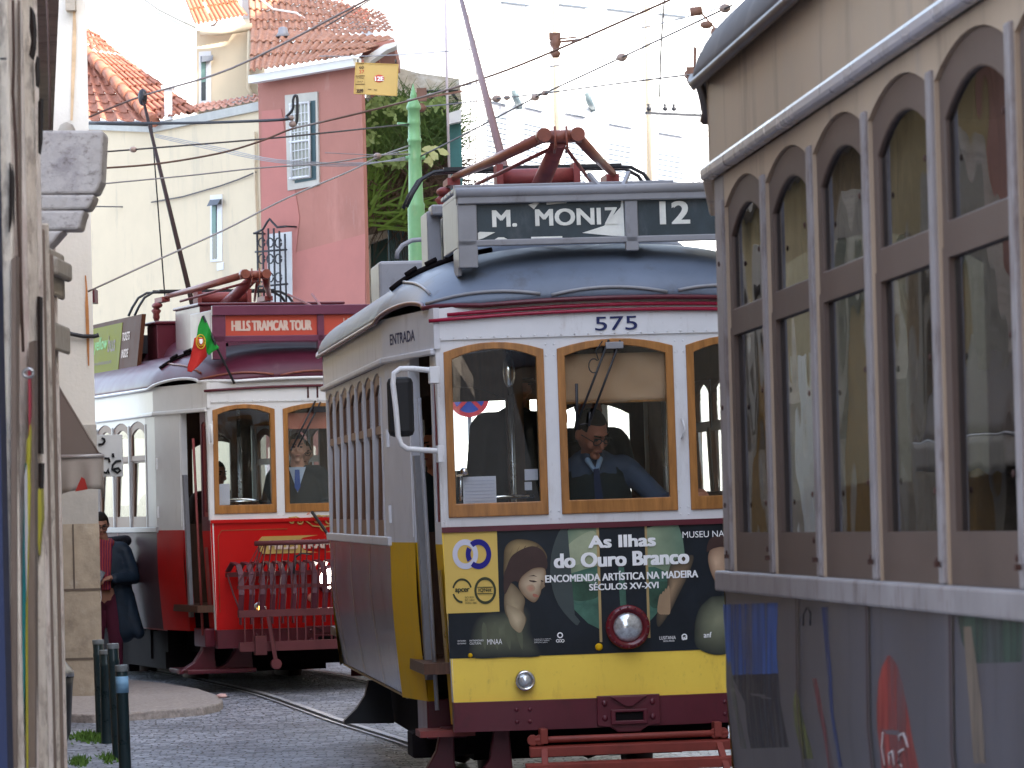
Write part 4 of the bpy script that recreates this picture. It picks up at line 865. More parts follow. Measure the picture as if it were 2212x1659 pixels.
# slatted guard
gd = MB(); NSL = 19
for k in range(NSL):
    u = -.83+1.66*k/(NSL-1)
    pts = [(u-.02, -.06, 1.15), (u, -.16, 1.225), (u+.02, -.27, 1.205), (u+.025, -.33, 1.12), (u+.02, -.36, .95), (u, -.38, .78), (u, -.38, .70)]
    for a_, b_ in zip(pts, pts[1:]): gd.bar(a_, b_, .048, .012, up=(0, 0, 1))
gd.build('curved_slats', mat('purple brown slats', (.085, .02, .032), .42, var=.2, coat=.2), RT)
g2 = MB().box(-.85, .85, -.41, -.36, .76, .82).box(-.85, .85, -.42, -.38, .47, .55).box(-.86, .86, -.07, .0, 1.10, 1.14).box(-.84, .84, -.36, -.33, 1.0, 1.03)
for k in range(22):
    u = -.80+1.6*k/21; g2.bar((u, -.40, .78), (u, -.40, .52), .012)
g2.tube([(-.70, -.42, 1.385), (.70, -.42, 1.385)], .022, 10)
for k in range(26): 
    u = -.66+1.32*k/25; g2.bar((u, -.42, 1.385), (u*1.12, -.37, .80), .009)
for q_ in range(4): g2.bar((-.66+.02*q_, -.42, 1.37), (-.84+.06*q_, -.36, 1.05), .008)
for a_ in (-.60, .60): g2.bar((a_, -.44, .76), (a_+.05*(1 if a_ < 0 else -1), -.46, .38), .045, .03).lathe([(.045, -.03), (.045, .03)], (a_+.05*(1 if a_ < 0 else -1), -.46, .36), 10, 'y').box(a_-.12, a_-.02, -.44, -.38, .44, .60)
g2.tube([(-.86, -.08, 1.12), (-.84, -.2, .95), (-.82, -.38, .78)], .008, 5)
g2.build('guard_frame', mat('faded maroon frame', (.115, .028, .032), .5, var=.2, dirt=((.10,.03,.03), .3, 8, 1)), RT)
MB().bar((-.09, -.05, 1.64), (-.02, -.40, 1.40), .02).tube([(-.02, -.40, 1.38), (.0, -.44, 1.30), (-.02, -.42, 1.24)], .02, 6).tube([(-.35, -.40, 1.25), (-.30, -.42, 1.29), (-.2, -.41, 1.28)], .008, 5).tube([(-.34,-.4,1.28),(-.36,-.4,1.12)], .012, 5).build('guard_tie', BLACK, RT)
HLp = FR.front(710, 1250, v=-.05)
LIT = mat('lit lamp glass', (1.0, .93, .80), .3, emit=14, var=0)
ho = MB().lathe([(.09, -.07), (.115, -.06), (.12, 0)], (HLp[0], 0, HLp[1]-RT_z), 24, 'y').build('headlight', MAROON, RT)
MB().lathe([(.001, -.085), (.06, -.08), (.105, -.06)], (HLp[0], 0, HLp[1]-RT_z), 20, 'y').build('lens', LIT, ho)
fo = MB().lathe([(.05, -.05), (.06, -.05), (.062, 0)], (-.57, .02, .82), 18, 'y').build('fog_lamp', CHROME, RT)
MB().lathe([(.001, -.055), (.05, -.045)], (-.57, .02, .82), 16, 'y').build('lens', mat('amber lit glass', (1, .45, .08), .3, emit=2.5, var=0), fo)
for pts in ([(-.95,.60),(-.88,.60),(-.88,.40),(-.86,.27),(-1.20,.27),(-1.18,.30),(-1.06,.37),(-.99,.47)], [(-.66,.60),(-.56,.60),(-.54,.27),(-.90,.27),(-.88,.30),(-.77,.35),(-.70,.45)]): flare(pts, .35, .45, T=RT)
MB().box(-1.16, -.55, .2, .9, .27, .31).box(-1.0, -.6, .2, .6, .5, .66).build('step_box', MAROON, RT, bevel=.01)
split(MB().box(-1.02, -.85, 2.2, 2.35, .35, .70).box(-1.0, -.9, 3.2, 3.5, .2, .5).box(-1.0,-.9,1.6,1.8,.42,.72).build('brake_gear', DARK, RT))
# red tram wipers and inside
z7 = zc(300, 1050, .5123); R7 = lambda x, y: rp(*z7(x, y), v=0)
wpr = MB()
for a_, b_ in (((1870, 1080), (1690, 1440)), ((1910, 1090), (1730, 1440)), ((1690, 1440), (1675, 1470))):
    p = R7(*a_); q_ = R7(*b_); wpr.tube([(p[0], -.03, p[1]), (q_[0], -.04, q_[1])], .008, 6)
wpr.box(-.05, .06, -.04, 0, 2.50, 2.55).build('wiper', BLACK, RT)
MB().box(-.285, .285, .07, .08, 2.36, 2.50).build('sun_blind', mat('salmon blind', (.50, .17, .12), .6), RT)
MB().box(-.90, -.78, .09, .10, 1.72, 1.90).build('route_card', PAPER, RT)
MB().tube([(-.66+.2*math.cos(a*math.pi/12), .30+.05*math.sin(a*math.pi/12), 1.735+.03*max(0, math.sin(a*math.pi/12))) for a in range(25)], .014, 6).build('brake_ring', CHROME, RT)
MB().tube([(-.97,-.03,2.42),(-.97,-.06,2.40),(-.97,-.06,2.27),(-.97,-.03,2.25)], .012, 6).box(-.99,-.95,-.05,.0,2.24,2.44).build('mirror_bracket', WHITE_RED, RT)

# ================================================================ DUSTY TRAM on the right
thr = 4.574
GT = build_tram('electric_tram', 'dusty tram seen side on at the right edge, shade painted beige, dark reflective lower panels', (2.185, 3.968), thr,
    dict(upper=DUSTY, post=DUSTY_POST, strip=MAROON, dash=YELLOW, dash2=YELLOW_D, side=mat('dark glossy side film', (.078, .074, .088), .34, var=.25, sc=1.2, dirt=[((.13,.12,.13), .36, 3.5, .12), ((.03,.025,.03), .36, 9, .1)], spec=.16), seam=mat('dark seam', (.04, .02, .025), .5), sash=WOOD_TP, sash2=WOOD_TP, sglass=GLASS_G, roof=ROOF_G,
         gutter=mat('dark brown gutter', (.05, .03, .028), .4), drip=None, leaf=WHITE, leafslot=YELLOW_D, dusty=DUSTY, pit=.72, seams=(2.25, 3.5, 4.4, 5.35), belt=DUSTY_POST, cornice=mat('lilac grey cornice', (.30, .29, .33), .28, var=.15, dirt=((.10,.07,.06), .3, 10, .5), coat=.5)), rz=.025, pitch=-.006)
# small details on its side: bolts, rust, brackets
bt = MB()
for b_ in range(NB+1):
    a_ = S1-b_*.72
    for z in (1.60, 1.72, 1.95, 2.30): bt.ell((-HW-.014, a_+random.uniform(-.008, .008), z+random.uniform(-.02, .02)), (.003, .006, .007), 6, 4)
    bt.box(-HW-.020, -HW-.010, a_-.018, a_-.006, 1.572, 1.582)
split(bt.build('rusty_bolt', mat('rusty iron', (.06, .025, .018), .7, var=.4), GT))
# reflections of the graffiti wall, painted as colour on its lower panel
def SP(v, z, d=.003):
    pr = [(0, ZB), (-.004, 1.25), (.01, 1.05), (.035, .85), (.07, .62)]
    for (d0, z0), (d1, z1) in zip(pr, pr[1:]):
        if z <= z0 and z >= z1: dd = d0+(d1-d0)*(z0-z)/(z0-z1); return (-(HW-dd)-d, v, z)
    return (-HW-d, v, z)
def mark(pts, m, d=.003, name='painted_reflection'):
    # triangulated strip polygon pts in (v,z): left/right pairs
    mb = MB(); n = len(pts)//2; mb.add([SP(*p, d) for p in pts], [(2*k, 2*k+1, 2*k+3, 2*k+2) for k in range(n-1)]); return mb.build(name, m, GT)
def sv(x, y): p = Frame((2.185, 3.968), thr).side(x, y, -HW); return p
zr = zc(2750, 2050, 1346/2185)
def mk_(rows, m, d=.0012, name='painted_reflection'):
    pts = []
    for (ya, a0, b0), (yb, a1, b1) in zip(rows, rows[1:]):
        for q in range(8 + (yb == rows[-1][0])): t = q/8; pts += [sv(*zr(a0+(a1-a0)*t, ya+(yb-ya)*t)), sv(*zr(b0+(b1-b0)*t, ya+(yb-ya)*t))]
    return mark(pts, m, d*.15, name)
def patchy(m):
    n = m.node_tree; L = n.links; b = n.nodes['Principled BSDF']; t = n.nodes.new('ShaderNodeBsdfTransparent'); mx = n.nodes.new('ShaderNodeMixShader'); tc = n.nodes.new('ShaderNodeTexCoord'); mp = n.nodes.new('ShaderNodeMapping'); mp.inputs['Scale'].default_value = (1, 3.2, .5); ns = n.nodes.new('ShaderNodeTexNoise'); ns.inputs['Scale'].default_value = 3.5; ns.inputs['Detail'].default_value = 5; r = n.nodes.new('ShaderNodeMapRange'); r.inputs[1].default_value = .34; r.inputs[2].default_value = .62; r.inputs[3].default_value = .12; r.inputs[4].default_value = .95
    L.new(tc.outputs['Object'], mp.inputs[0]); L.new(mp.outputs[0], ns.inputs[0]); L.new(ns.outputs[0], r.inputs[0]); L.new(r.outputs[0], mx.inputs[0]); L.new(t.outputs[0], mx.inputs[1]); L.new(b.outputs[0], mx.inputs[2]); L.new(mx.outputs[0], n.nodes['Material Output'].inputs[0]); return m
PAINTED_REFL = lambda n, c_: patchy(mat(n, c_, .36, var=.35, sc=4, dirt=((.05,.045,.05), .3, 6, .12), spec=.14))
mk_([(930, 1310, 1330), (1000, 1275, 1375), (1100, 1252, 1405), (1250, 1245, 1438), (1400, 1250, 1465), (1550, 1258, 1490), (1700, 1262, 1512)], PAINTED_REFL('faded red reflection', (.30, .04, .035)))
mk_([(560, 235, 590), (640, 240, 590), (760, 250, 585), (900, 262, 588), (1020, 300, 600)], PAINTED_REFL('deep blue reflection', (.025, .10, .36)), .0025)
mk_([(1020, 300, 600), (1200, 380, 615), (1400, 385, 640), (1500, 400, 655)], PAINTED_REFL('night blue reflection', (.012, .018, .04)), .0025)
mk_([(1130, 715, 722), (1200, 700, 740), (1350, 700, 765), (1480, 720, 795), (1580, 740, 810)], PAINTED_REFL('olive lime reflection', (.17, .19, .05)))
mk_([(1060, 820, 850), (1200, 850, 880), (1400, 885, 915), (1650, 905, 945)], PAINTED_REFL('dull pink reflection', (.20, .05, .06)))
mk_([(930, 280, 290), (1150, 295, 325), (1350, 320, 350), (1500, 335, 372)], PAINTED_REFL('grey green reflection', (.13, .14, .12)), .0032)
mk_([(600, 875, 918), (800, 895, 925), (1000, 915, 945), (1300, 945, 965), (1640, 975, 1000)], PAINTED_REFL('blue seam reflection', (.015, .04, .14)), .0036)
mk_([(690, 1760, 2185), (850, 1790, 2185), (1000, 1850, 2185)], PAINTED_REFL('bottle green reflection', (.035, .065, .05)), .0025)
mk_([(760, 1800, 1850), (1000, 1820, 1890), (1300, 1850, 1930), (1650, 1880, 1960)], PAINTED_REFL('tan reflection', (.17, .13, .10)), .003)
# white letters of the reflected graffiti, laid on the painted red reflection
scr = MB()
for line in (((1290, 1430), (1275, 1520), (1285, 1640)), ((1320, 1560), (1318, 1640)), ((1318, 1570), (1345, 1550), (1350, 1640)), ((1420, 1540), (1385, 1560), (1380, 1630), (1400, 1650)), ((1395, 1480), (1400, 1450), (1425, 1440), (1440, 1480), (1450, 1530))):
    scr.tube([SP(*sv(*zr(x, y)), .001) for x, y in line], .0028, 5)
split(scr.build('reflected_scrawl', mat('grey white scrawl', (.40, .34, .33), .8, spec=.1), GT))
MB().tube([SP(*sv(*zr(x, y)), .006) for x, y in ((800, 595), (775, 640), (775, 715))], .002, 5).tube([SP(*sv(*zr(x, y)), .006) for x, y in ((800, 595), (822, 640), (820, 715))], .002, 5).build('hanging_wire', BLACK, GT)
# ================================================================ STREET
COB = bpy.data.materials.new('cobblestones'); COB.use_nodes = True
n = COB.node_tree; L = n.links; b = n.nodes['Principled BSDF']; tc = n.nodes.new('ShaderNodeTexCoord'); mp = n.nodes.new('ShaderNodeMapping'); L.new(tc.outputs['Object'], mp.inputs[0]); mp.inputs['Scale'].default_value = (1, 1, 1)
nz = n.nodes.new('ShaderNodeTexNoise'); nz.inputs['Scale'].default_value = 2.5; L.new(mp.outputs[0], nz.inputs[0])
vm = n.nodes.new('ShaderNodeVectorMath'); vm.operation = 'MULTIPLY_ADD'; L.new(nz.outputs[1], vm.inputs[0]); vm.inputs[1].default_value = (.22, .22, 0); L.new(mp.outputs[0], vm.inputs[2])
br = n.nodes.new('ShaderNodeTexBrick'); br.inputs['Scale'].default_value = 4.2; br.inputs['Brick Width'].default_value = .52; br.inputs['Row Height'].default_value = .42; br.inputs['Mortar Size'].default_value = .035; br.inputs['Mortar Smooth'].default_value = .6
br.inputs[1].default_value = (.38, .40, .47, 1); br.inputs[2].default_value = (.17, .185, .22, 1); br.inputs[3].default_value = (.05, .05, .052, 1); L.new(vm.outputs[0], br.inputs[0])
n2 = n.nodes.new('ShaderNodeTexNoise'); n2.inputs['Scale'].default_value = .8; n2.inputs['Detail'].default_value = 6; L.new(tc.outputs['Object'], n2.inputs[0])
mx = n.nodes.new('ShaderNodeMix'); mx.data_type = 'RGBA'; mx.blend_type = 'MULTIPLY'; mx.inputs[0].default_value = .6; L.new(br.outputs[0], mx.inputs[6]); rp_ = n.nodes.new('ShaderNodeMapRange'); rp_.inputs[1].default_value = .3; rp_.inputs[2].default_value = .7; rp_.inputs[3].default_value = .55; rp_.inputs[4].default_value = 1.5; L.new(n2.outputs[0], rp_.inputs[0]); L.new(rp_.outputs[0], mx.inputs[7])
L.new(mx.outputs[2], b.inputs['Base Color']); b.inputs['Roughness'].default_value = .48
bp = n.nodes.new('ShaderNodeBump'); bp.inputs['Strength'].default_value = 1; bp.inputs['Distance'].default_value = .05
md = n.nodes.new('ShaderNodeMath'); md.operation = 'SUBTRACT'; md.inputs[0].default_value = 1; L.new(br.outputs['Fac'], md.inputs[1])
n3 = n.nodes.new('ShaderNodeTexNoise'); n3.inputs['Scale'].default_value = 14; L.new(tc.outputs['Object'], n3.inputs[0]); ad_ = n.nodes.new('ShaderNodeMath'); ad_.operation = 'ADD'; L.new(md.outputs[0], ad_.inputs[0]); L.new(n3.outputs[0], ad_.inputs[1])
L.new(ad_.outputs[0], bp.inputs['Height']); L.new(bp.outputs[0], b.inputs['Normal'])
g = MB()
ys = [-60, -20, 0]+[10+k for k in range(40)]+[55, 70, 100, 200, 900]
for a, c_ in zip(ys, ys[1:]):
    g.add([(-400, a, gz(a)-.002*0), (400, a, gz(a)), (400, c_, gz(c_)), (-400, c_, gz(c_))], [(0, 1, 2, 3)], True)
setp(g.build('ground', COB), kind='structure')
# pavement island with kerb, lower left
PAV = mat('pale calcada pavement', (.34, .30, .28), .7, var=.3, sc=30, bump=.5, bsc=30, dirt=((.12,.10,.09), .3, 6, 1))
edge = [atg(x, y) for x, y in ((120, 1560), (200, 1562), (300, 1556), (380, 1550), (440, 1545), (475, 1537), (482, 1530), (470, 1519), (430, 1505), (370, 1494), (300, 1486), (240, 1482), (170, 1478), (120, 1478))]
edge = [Vector((-4.6, edge[0].y, edge[0].z))]+edge[0:]+[Vector((-4.8, edge[-1].y+1, edge[-1].z))]
mb = MB(); k = len(edge); H_ = .07
mb.add([(p.x, p.y, gz(p.y)+H_) for p in edge]+[(p.x, p.y, gz(p.y)-.05) for p in edge], [tuple(range(k))]+[(i, (i+1) % k, k+(i+1) % k, k+i) for i in range(k)])
setp(mb.build('pavement', PAV, bevel=.015), kind='structure')
# rails
RAIL = mat('polished rail steel', (.62, .64, .68), .38, metal=.45, var=.15); GRV = mat('rail groove dirt', (.02, .018, .017), .8)
def rail(pts, label):
    P = [atg(x, y) for x, y in pts]; t = MB(); top = []; 
    # resample with catmull
    Q = []
    for i in range(len(P)-1):
        p0, p1, p2, p3 = P[max(i-1, 0)], P[i], P[i+1], P[min(i+2, len(P)-1)]
        for q_ in range(6):
            s_ = q_/6; Q.append(.5*((2*p1)+(-p0+p2)*s_+(2*p0-5*p1+4*p2-p3)*s_*s_+(-p0+3*p1-3*p2+p3)*s_**3))
    Q.append(P[-1]); 
    r = thing('tram_rail', label, 'rail', tuple(P[0]), group='steel rails set in the cobbles')
    for nm, o0, o1, dz, m in (('rail_head', 0, .055, .014, RAIL), ('groove', .056, .105, .006, GRV), ('guard_lip', .106, .13, .012, RAIL)):
        b_ = MB()
        for i in range(len(Q)):
            d = (Q[min(i+1, len(Q)-1)]-Q[max(i-1, 0)]); d.z = 0; d.normalize(); nn_ = Vector((d.y, -d.x, 0))
            for o_ in (o0, o1): p = Q[i]+nn_*o_*1.0-P[0]; b_.v.append((p.x, p.y, gz(Q[i].y)+dz-P[0].z))
            if i: a_ = 2*i-2; b_.f.append((a_, a_+1, a_+3, a_+2)); b_.sm.append(True)
        b_.build(nm, m, r)
    return r
rail(((100, 1414), (180, 1421), (262, 1433), (373, 1455), (470, 1475), (573, 1499), (660, 1528), (750, 1560), (830, 1585), (905, 1609), (985, 1640)), 'shiny left rail curving past the foot of the red tram and under the yellow one')
rail(((470, 1424), (600, 1440), (700, 1452), (780, 1467), (860, 1487), (960, 1515), (1080, 1555), (1200, 1600)), 'right rail, mostly in shadow, running out from under the front of the red tram')
# weeds
GR = mat('weed green', (.10, .20, .03), .7, var=.4, sc=20)
wd = MB(); random.seed(3)
for cx, cy, rx_, n_ in ((200, 1597, 34, 420), (180, 1592, 22, 160), (170, 1647, 22, 200), (232, 1640, 16, 120), (262, 1625, 10, 40)):
    for _ in range(n_):
        p = atg(cx+random.gauss(0, rx_*.5), cy+random.gauss(0, 4)); h = random.uniform(.015, .05); a = random.uniform(0, 6.28); d = Vector((math.cos(a), math.sin(a), 0))*.02
        wd.add([p-d*.5, p+d*.5, p+d*random.uniform(-1, 1)+Vector((random.uniform(-.02, .02), random.uniform(-.02, .02), h))], [(0, 1, 2)])
setp(wd.build('weeds', GR), 'bright green weeds growing between the cobbles near the bollards', 'weeds', kind='stuff')
lt = atg(480, 1527); random.seed(5)
setp(MB().ell(tuple(lt+Vector((0, 0, .09))), (.05, .035, .018), 8, 5, lambda p: p*random.uniform(.7, 1.2)).build('litter', mat('litter paper', (.7, .45, .42), .8)), 'crumpled white litter lying on the tip of the pavement island', 'litter')
# bollards
BOL = mat('dark green bollard paint', (.014, .03, .035), .3, var=.3, dirt=((.10,.10,.09), .25, 14, .3), coat=.4)
def bollard(px, top, base, w, label, lean=0, sticker=False):
    p = atg(px, base); h = (base-top)*p.y/F; r = w*p.y/F/2
    t = thing('bollard', label, 'bollard', tuple(p), (0, math.radians(lean), 0), 'dark green bollards by the white wall')
    MB().lathe([(r*1.02, -.05), (r, .02), (r*.96, h*.82), (r*1.02, h*.83), (r*1.02, h*.86), (r*.95, h*.87), (r*.97, h-.02), (r*.85, h), (.001, h+.004)], (0, 0, 0), 20).build('post', BOL, t)
    MB().lathe([(r*1.03, h*.955), (r*1.05, h*.96), (r*1.05, h*.995), (r*1.0, h*1.002)], (0, 0, 0), 20).build('cap_ring', mat('grey cap paint', (.16, .18, .19), .4, var=.2), t)
    if sticker: MB().lathe([(r*1.035, h*.80), (r*1.035, h*.92)], (0, 0, 0), 20).build('band', mat('pale blue band', (.22, .42, .62), .5, var=.15), t)
    return t
bollard(220, 1383, 1592, 24, 'leftmost bollard with a worn grey cap, partly hidden behind the shorter dark one', -1)
bollard(233, 1405, 1606, 28, 'shorter dark bollard standing in front of the leftmost one', 0)
bollard(256, 1391, 1640, 25, 'tall bollard with a pale grey cap just behind the blue banded one', -1.6)
bollard(273, 1438, 1735, 27, 'nearest bollard, leaning slightly, with a pale blue band under its top', -.8, True)
bn = thing('litter_bin', 'dark bin with a rounded silver lid peeping out from behind the old wall', 'bin', tuple(atg(97, 1612)))
MB().lathe([(.15, 0), (.19, .1), (.21, .42), (.22, .5)], (0, 0, 0), 20).build('bin_body', BLACK, bn); MB().lathe([(.225, .5), (.22, .54), (.15, .62), (.001, .66)], (0, 0, 0), 20).build('lid', STEEL, bn)

# ================================================================ PEOPLE
SK = mat('tan skin', (.42, .20, .13), .5, var=.06); SK2 = mat('ruddy skin', (.46, .17, .105), .5, var=.08); SK3 = mat('pale skin', (.72, .38, .28), .5, var=.05)
HD = mat('dark hair', (.022, .014, .010), .75, var=.5, sc=30, bump=.6, bsc=60, spec=.2); HG = mat('grey hair', (.24, .20, .18), .75, var=.4, sc=30, bump=.6, bsc=60, spec=.2)
def add_person(label, loc, rot): return thing('person', label, 'person', loc, (0, 0, rot))
def build_body(T, b, skin, vox=.008, name='body'): return b.build(name, skin, T, remesh=vox)
# --- yellow tram driver (local coordinates of the tram, then parented to nothing: placed in world)
YM = Matrix.Translation(Vector((CY[0], CY[1], 0))) @ Matrix.Rotation(math.radians(TY), 4, 'Z')
RM = Matrix.Translation(Vector((CR[0], CR[1], RT_z))) @ Matrix.Rotation(math.radians(TR), 4, 'Z')
def seat_at(Mx, x, y, z): return tuple(Mx @ Vector((x, y, z)))
d = add_person('driver of the yellow tram, head bowed, in a dark vest, blue shirt and tie', seat_at(YM, -.02, .72, .89), math.radians(TY)); d.rotation_euler = (math.radians(8), math.radians(-4), math.radians(TY))
# origin: floor under the seat; sitting
b = MB(); hc = (.0, -.13, 1.225)
mp_h = head_parts(b, hc, 26, 28, 1.1)
for c in ([((0, 0, .62), .13), ((0, -.02, .85), .145), ((0, -.01, .98), .09)], [((0, -.03, 1.0), .075), ((0, -.075, 1.15), .055)], [((-.17, -.02, 1.0), .065), ((.17, -.02, 1.0), .065)],
          [((-.20, -.02, .98), .055), ((-.27, -.12, .76), .045), ((-.12, -.34, .80), .032)], [((.20, -.02, .98), .055), ((.36, -.16, .80), .045), ((.48, -.36, .86), .032)],
          [((-.09, 0, .58), .085), ((-.10, -.38, .56), .065), ((-.10, -.40, .12), .045), ((-.10, -.50, .05), .04)], [((.09, 0, .58), .085), ((.10, -.38, .56), .065), ((.10, -.40, .12), .045), ((.10, -.50, .05), .04)]):
    for i in range(len(c)-1): b.capsule(c[i][0], c[i+1][0], c[i][1], c[i+1][1])
hand(b, (-.12, -.34, .80), (.5, -.8, .1), -1); hand(b, (.48, -.36, .875), (.55, -.75, .2), 1, 1.05)
build_body(d, b, SK2, .007)
face_bits(d, mp_h, HD, glasses=True)
SH = mat('blue grey uniform shirt', (.06, .085, .15), .8, var=.15); VS_ = mat('dark uniform vest', (.016, .024, .028), .85, var=.2)
s_ = MB()
for c in ([((-.17, -.02, 1.0), .075), ((.17, -.02, 1.0), .075)], [((-.20, -.02, .99), .066), ((-.275, -.12, .76), .060), ((-.14, -.31, .795), .045)], [((.20, -.02, .99), .066), ((.365, -.16, .80), .058), ((.46, -.33, .85), .043)], [((0, -.04, 1.02), .078), ((0, -.07, 1.075), .068)]):
    for i in range(len(c)-1): s_.capsule(c[i][0], c[i+1][0], c[i][1], c[i+1][1])
s_.ell((0, -.015, .86), (.205, .145, .27), 18, 12); s_.build('shirt', SH, d, remesh=.01)
v_ = MB(); v_.ell((0, -.02, .82), (.215, .16, .27), 20, 14).capsule((-.12, -.02, .98), (.12, -.02, .98), .085, .085).build('vest', VS_, d, remesh=.012)
MB().capsule((-.035, -.135, 1.075), (-.005, -.165, 1.02), .016, .012).capsule((.035, -.135, 1.075), (.01, -.165, 1.02), .016, .012).build('collar', mat('light blue collar', (.30, .42, .62), .7), d)
MB().add([(-.012, -.172, 1.03), (.018, -.172, 1.03), (.030, -.186, .84), (.006, -.190, .80), (-.018, -.186, .84)], [(0, 1, 2, 3, 4)]).build('tie', mat('navy tie', (.02, .03, .09), .6), d, solid=.006)
MB().capsule((-.13, .22, .5), (.13, .22, .5), .02, .02).build('belt', BLACK, d)
# --- standing person with a cap deeper in the yellow tram's left window
d = add_person('passenger standing in the yellow tram in a peaked cap and dark coat', seat_at(YM, -.40, 1.55, .86), math.radians(TY))
b = MB(); hc = (.02, -.03, 1.53); mp_h = head_parts(b, hc, 20, 12)
for c in ([((0, 0, .85), .13), ((0, 0, 1.1), .14), ((0, 0, 1.26), .09)], [((0, 0, 1.28), .07), ((0, -.01, 1.43), .052)], [((-.17, 0, 1.30), .06), ((.17, 0, 1.30), .06)], [((-.20, 0, 1.28), .052), ((-.24, -.06, 1.0), .042), ((-.20, -.22, .85), .03)], [((.20, 0, 1.28), .052), ((.24, -.06, 1.0), .042), ((.20, -.25, .92), .03)],
          [((-.09, 0, .82), .085), ((-.10, 0, .45), .06), ((-.10, .02, .06), .042), ((-.10, -.1, .04), .035)], [((.09, 0, .82), .085), ((.10, 0, .45), .06), ((.10, .02, .06), .042), ((.10, -.1, .04), .035)]):
    for i in range(len(c)-1): b.capsule(c[i][0], c[i+1][0], c[i][1], c[i+1][1])
hand(b, (-.20, -.22, .85), (.1, -.9, -.3), -1); hand(b, (.20, -.25, .92), (0, -.9, 0), 1)
build_body(d, b, SK2, .009); face_bits(d, mp_h, HD, hair='short')
MB().ell((0, .01, .055), (.088, .108, .07), 20, 12).ell((0, -.10, .035), (.07, .055, .010), 16, 8).map(mp_h).build('peaked_cap', BLACK, d)
MB().ell((0, 0, 1.05), (.23, .16, .36), 18, 12).capsule((-.17, 0, 1.30), (.17, 0, 1.30), .075, .075).capsule((-.20, 0, 1.28), (-.245, -.06, 1.0), .066, .055).capsule((-.245, -.06, 1.0), (-.2, -.2, .86), .055, .045).capsule((.20, 0, 1.28), (.245, -.06, 1.0), .066, .055).capsule((.245, -.06, 1.0), (.2, -.23, .92), .055, .045).build('coat', VS_, d, remesh=.012)
# --- seated dark haired passengers
def passenger(Mx, rz, u, v, label, hair, coat, skin=SK2, yaw=0, glasses=None, dz=0):
    d = add_person(label, seat_at(Mx, u, v, .86+dz), math.radians(rz)); b = MB(); hc = (0, -.03, 1.14); m_ = head_parts(b, hc, yaw, 8)
    for c in ([((0, 0, .50), .13), ((0, 0, .75), .14), ((0, 0, .88), .09)], [((0, 0, .9), .07), ((0, -.01, 1.04), .052)], [((-.17, 0, .92), .06), ((.17, 0, .92), .06)], [((-.20, 0, .9), .052), ((-.25, -.06, .66), .042), ((-.08, -.26, .60), .03)], [((.20, 0, .9), .052), ((.25, -.06, .66), .042), ((.08, -.26, .60), .03)], [((-.09, 0, .48), .085), ((-.10, -.36, .46), .06), ((-.10, -.38, .06), .042)], [((.09, 0, .48), .085), ((.10, -.36, .46), .06), ((.10, -.38, .06), .042)]):
        for i in range(len(c)-1): b.capsule(c[i][0], c[i+1][0], c[i][1], c[i+1][1])
    hand(b, (-.08, -.26, .60), (.6, -.7, 0), -1); hand(b, (.08, -.26, .60), (-.6, -.7, 0), 1)
    build_body(d, b, skin, .010); face_bits(d, m_, hair, glasses=glasses)
    MB().ell((0, 0, .70), (.21, .15, .28), 18, 12).capsule((-.17, 0, .92), (.17, 0, .92), .075, .075).capsule((-.20, 0, .9), (-.255, -.06, .66), .066, .055).capsule((-.255, -.06, .66), (-.1, -.24, .6), .055, .042).capsule((.20, 0, .9), (.255, -.06, .66), .066, .055).capsule((.255, -.06, .66), (.1, -.24, .6), .055, .042).build('coat', coat, d, remesh=.014)
    return d
BR_ = mat('brown coat cloth', (.045, .025, .018), .85, var=.2)
passenger(YM, TY, -.80, 2.2, 'dark haired passenger in a black coat behind the lower left of the yellow tram window', HD, VS_, yaw=-60, dz=.05)
passenger(RM, TR, -.42, 2.0, 'passenger in a brown coat in the left front window of the red tram', HD, BR_, yaw=20)
passenger(RM, TR, -.72, 2.7, 'dim passenger further back behind the route card of the red tram', HG, BR_, yaw=-30, dz=.0)
passenger(RM, TR, .16, 1.15, 'pale faced passenger just right of the red tram driver', HD, mat('olive grey coat', (.10, .085, .065), .85), SK3, yaw=-10, glasses=True, dz=.16)
passenger(YM, TY, .34, 4.0, 'added dark passenger deep in the yellow tram, blocking bright windows behind its driver', HD, VS_, yaw=40, dz=.32)  # dark figure added to hide the bright windows behind the driver
passenger(YM, TY, .02, 3.2, 'added dark passenger in brown halfway down the yellow tram aisle, blocking bright windows', HD, BR_, yaw=-30, dz=.22)  # second dark figure added to darken the view down the aisle
# --- red tram driver
d = add_person('grey haired driver of the red tram in a dark suit and bright blue tie', seat_at(RM, -.09, .40, .86), math.radians(TR-16))
b = MB(); hc = (0, -.03, 1.34); mp_h = head_parts(b, hc, 4, 4, 1.06)
for c in ([((0, 0, .68), .14), ((0, 0, .93), .15), ((0, 0, 1.07), .09)], [((0, 0, 1.09), .08), ((0, -.01, 1.23), .058)], [((-.18, 0, 1.11), .065), ((.18, 0, 1.11), .065)], [((-.21, 0, 1.09), .055), ((-.27, -.06, .84), .045), ((-.12, -.28, .80), .032)], [((.21, 0, 1.09), .055), ((.27, -.06, .84), .045), ((.12, -.28, .80), .032)], [((-.09, 0, .66), .09), ((-.10, -.3, .46), .065), ((-.10, -.30, .06), .045), ((-.10, -.4, .04), .035)], [((.09, 0, .66), .09), ((.10, -.3, .46), .065), ((.10, -.30, .06), .045), ((.10, -.4, .04), .035)]):
    for i in range(len(c)-1): b.capsule(c[i][0], c[i+1][0], c[i][1], c[i+1][1])
hand(b, (-.12, -.28, .80), (.4, -.8, 0), -1); hand(b, (.12, -.28, .80), (-.4, -.8, 0), 1)
build_body(d, b, SK3, .009); face_bits(d, mp_h, HG)
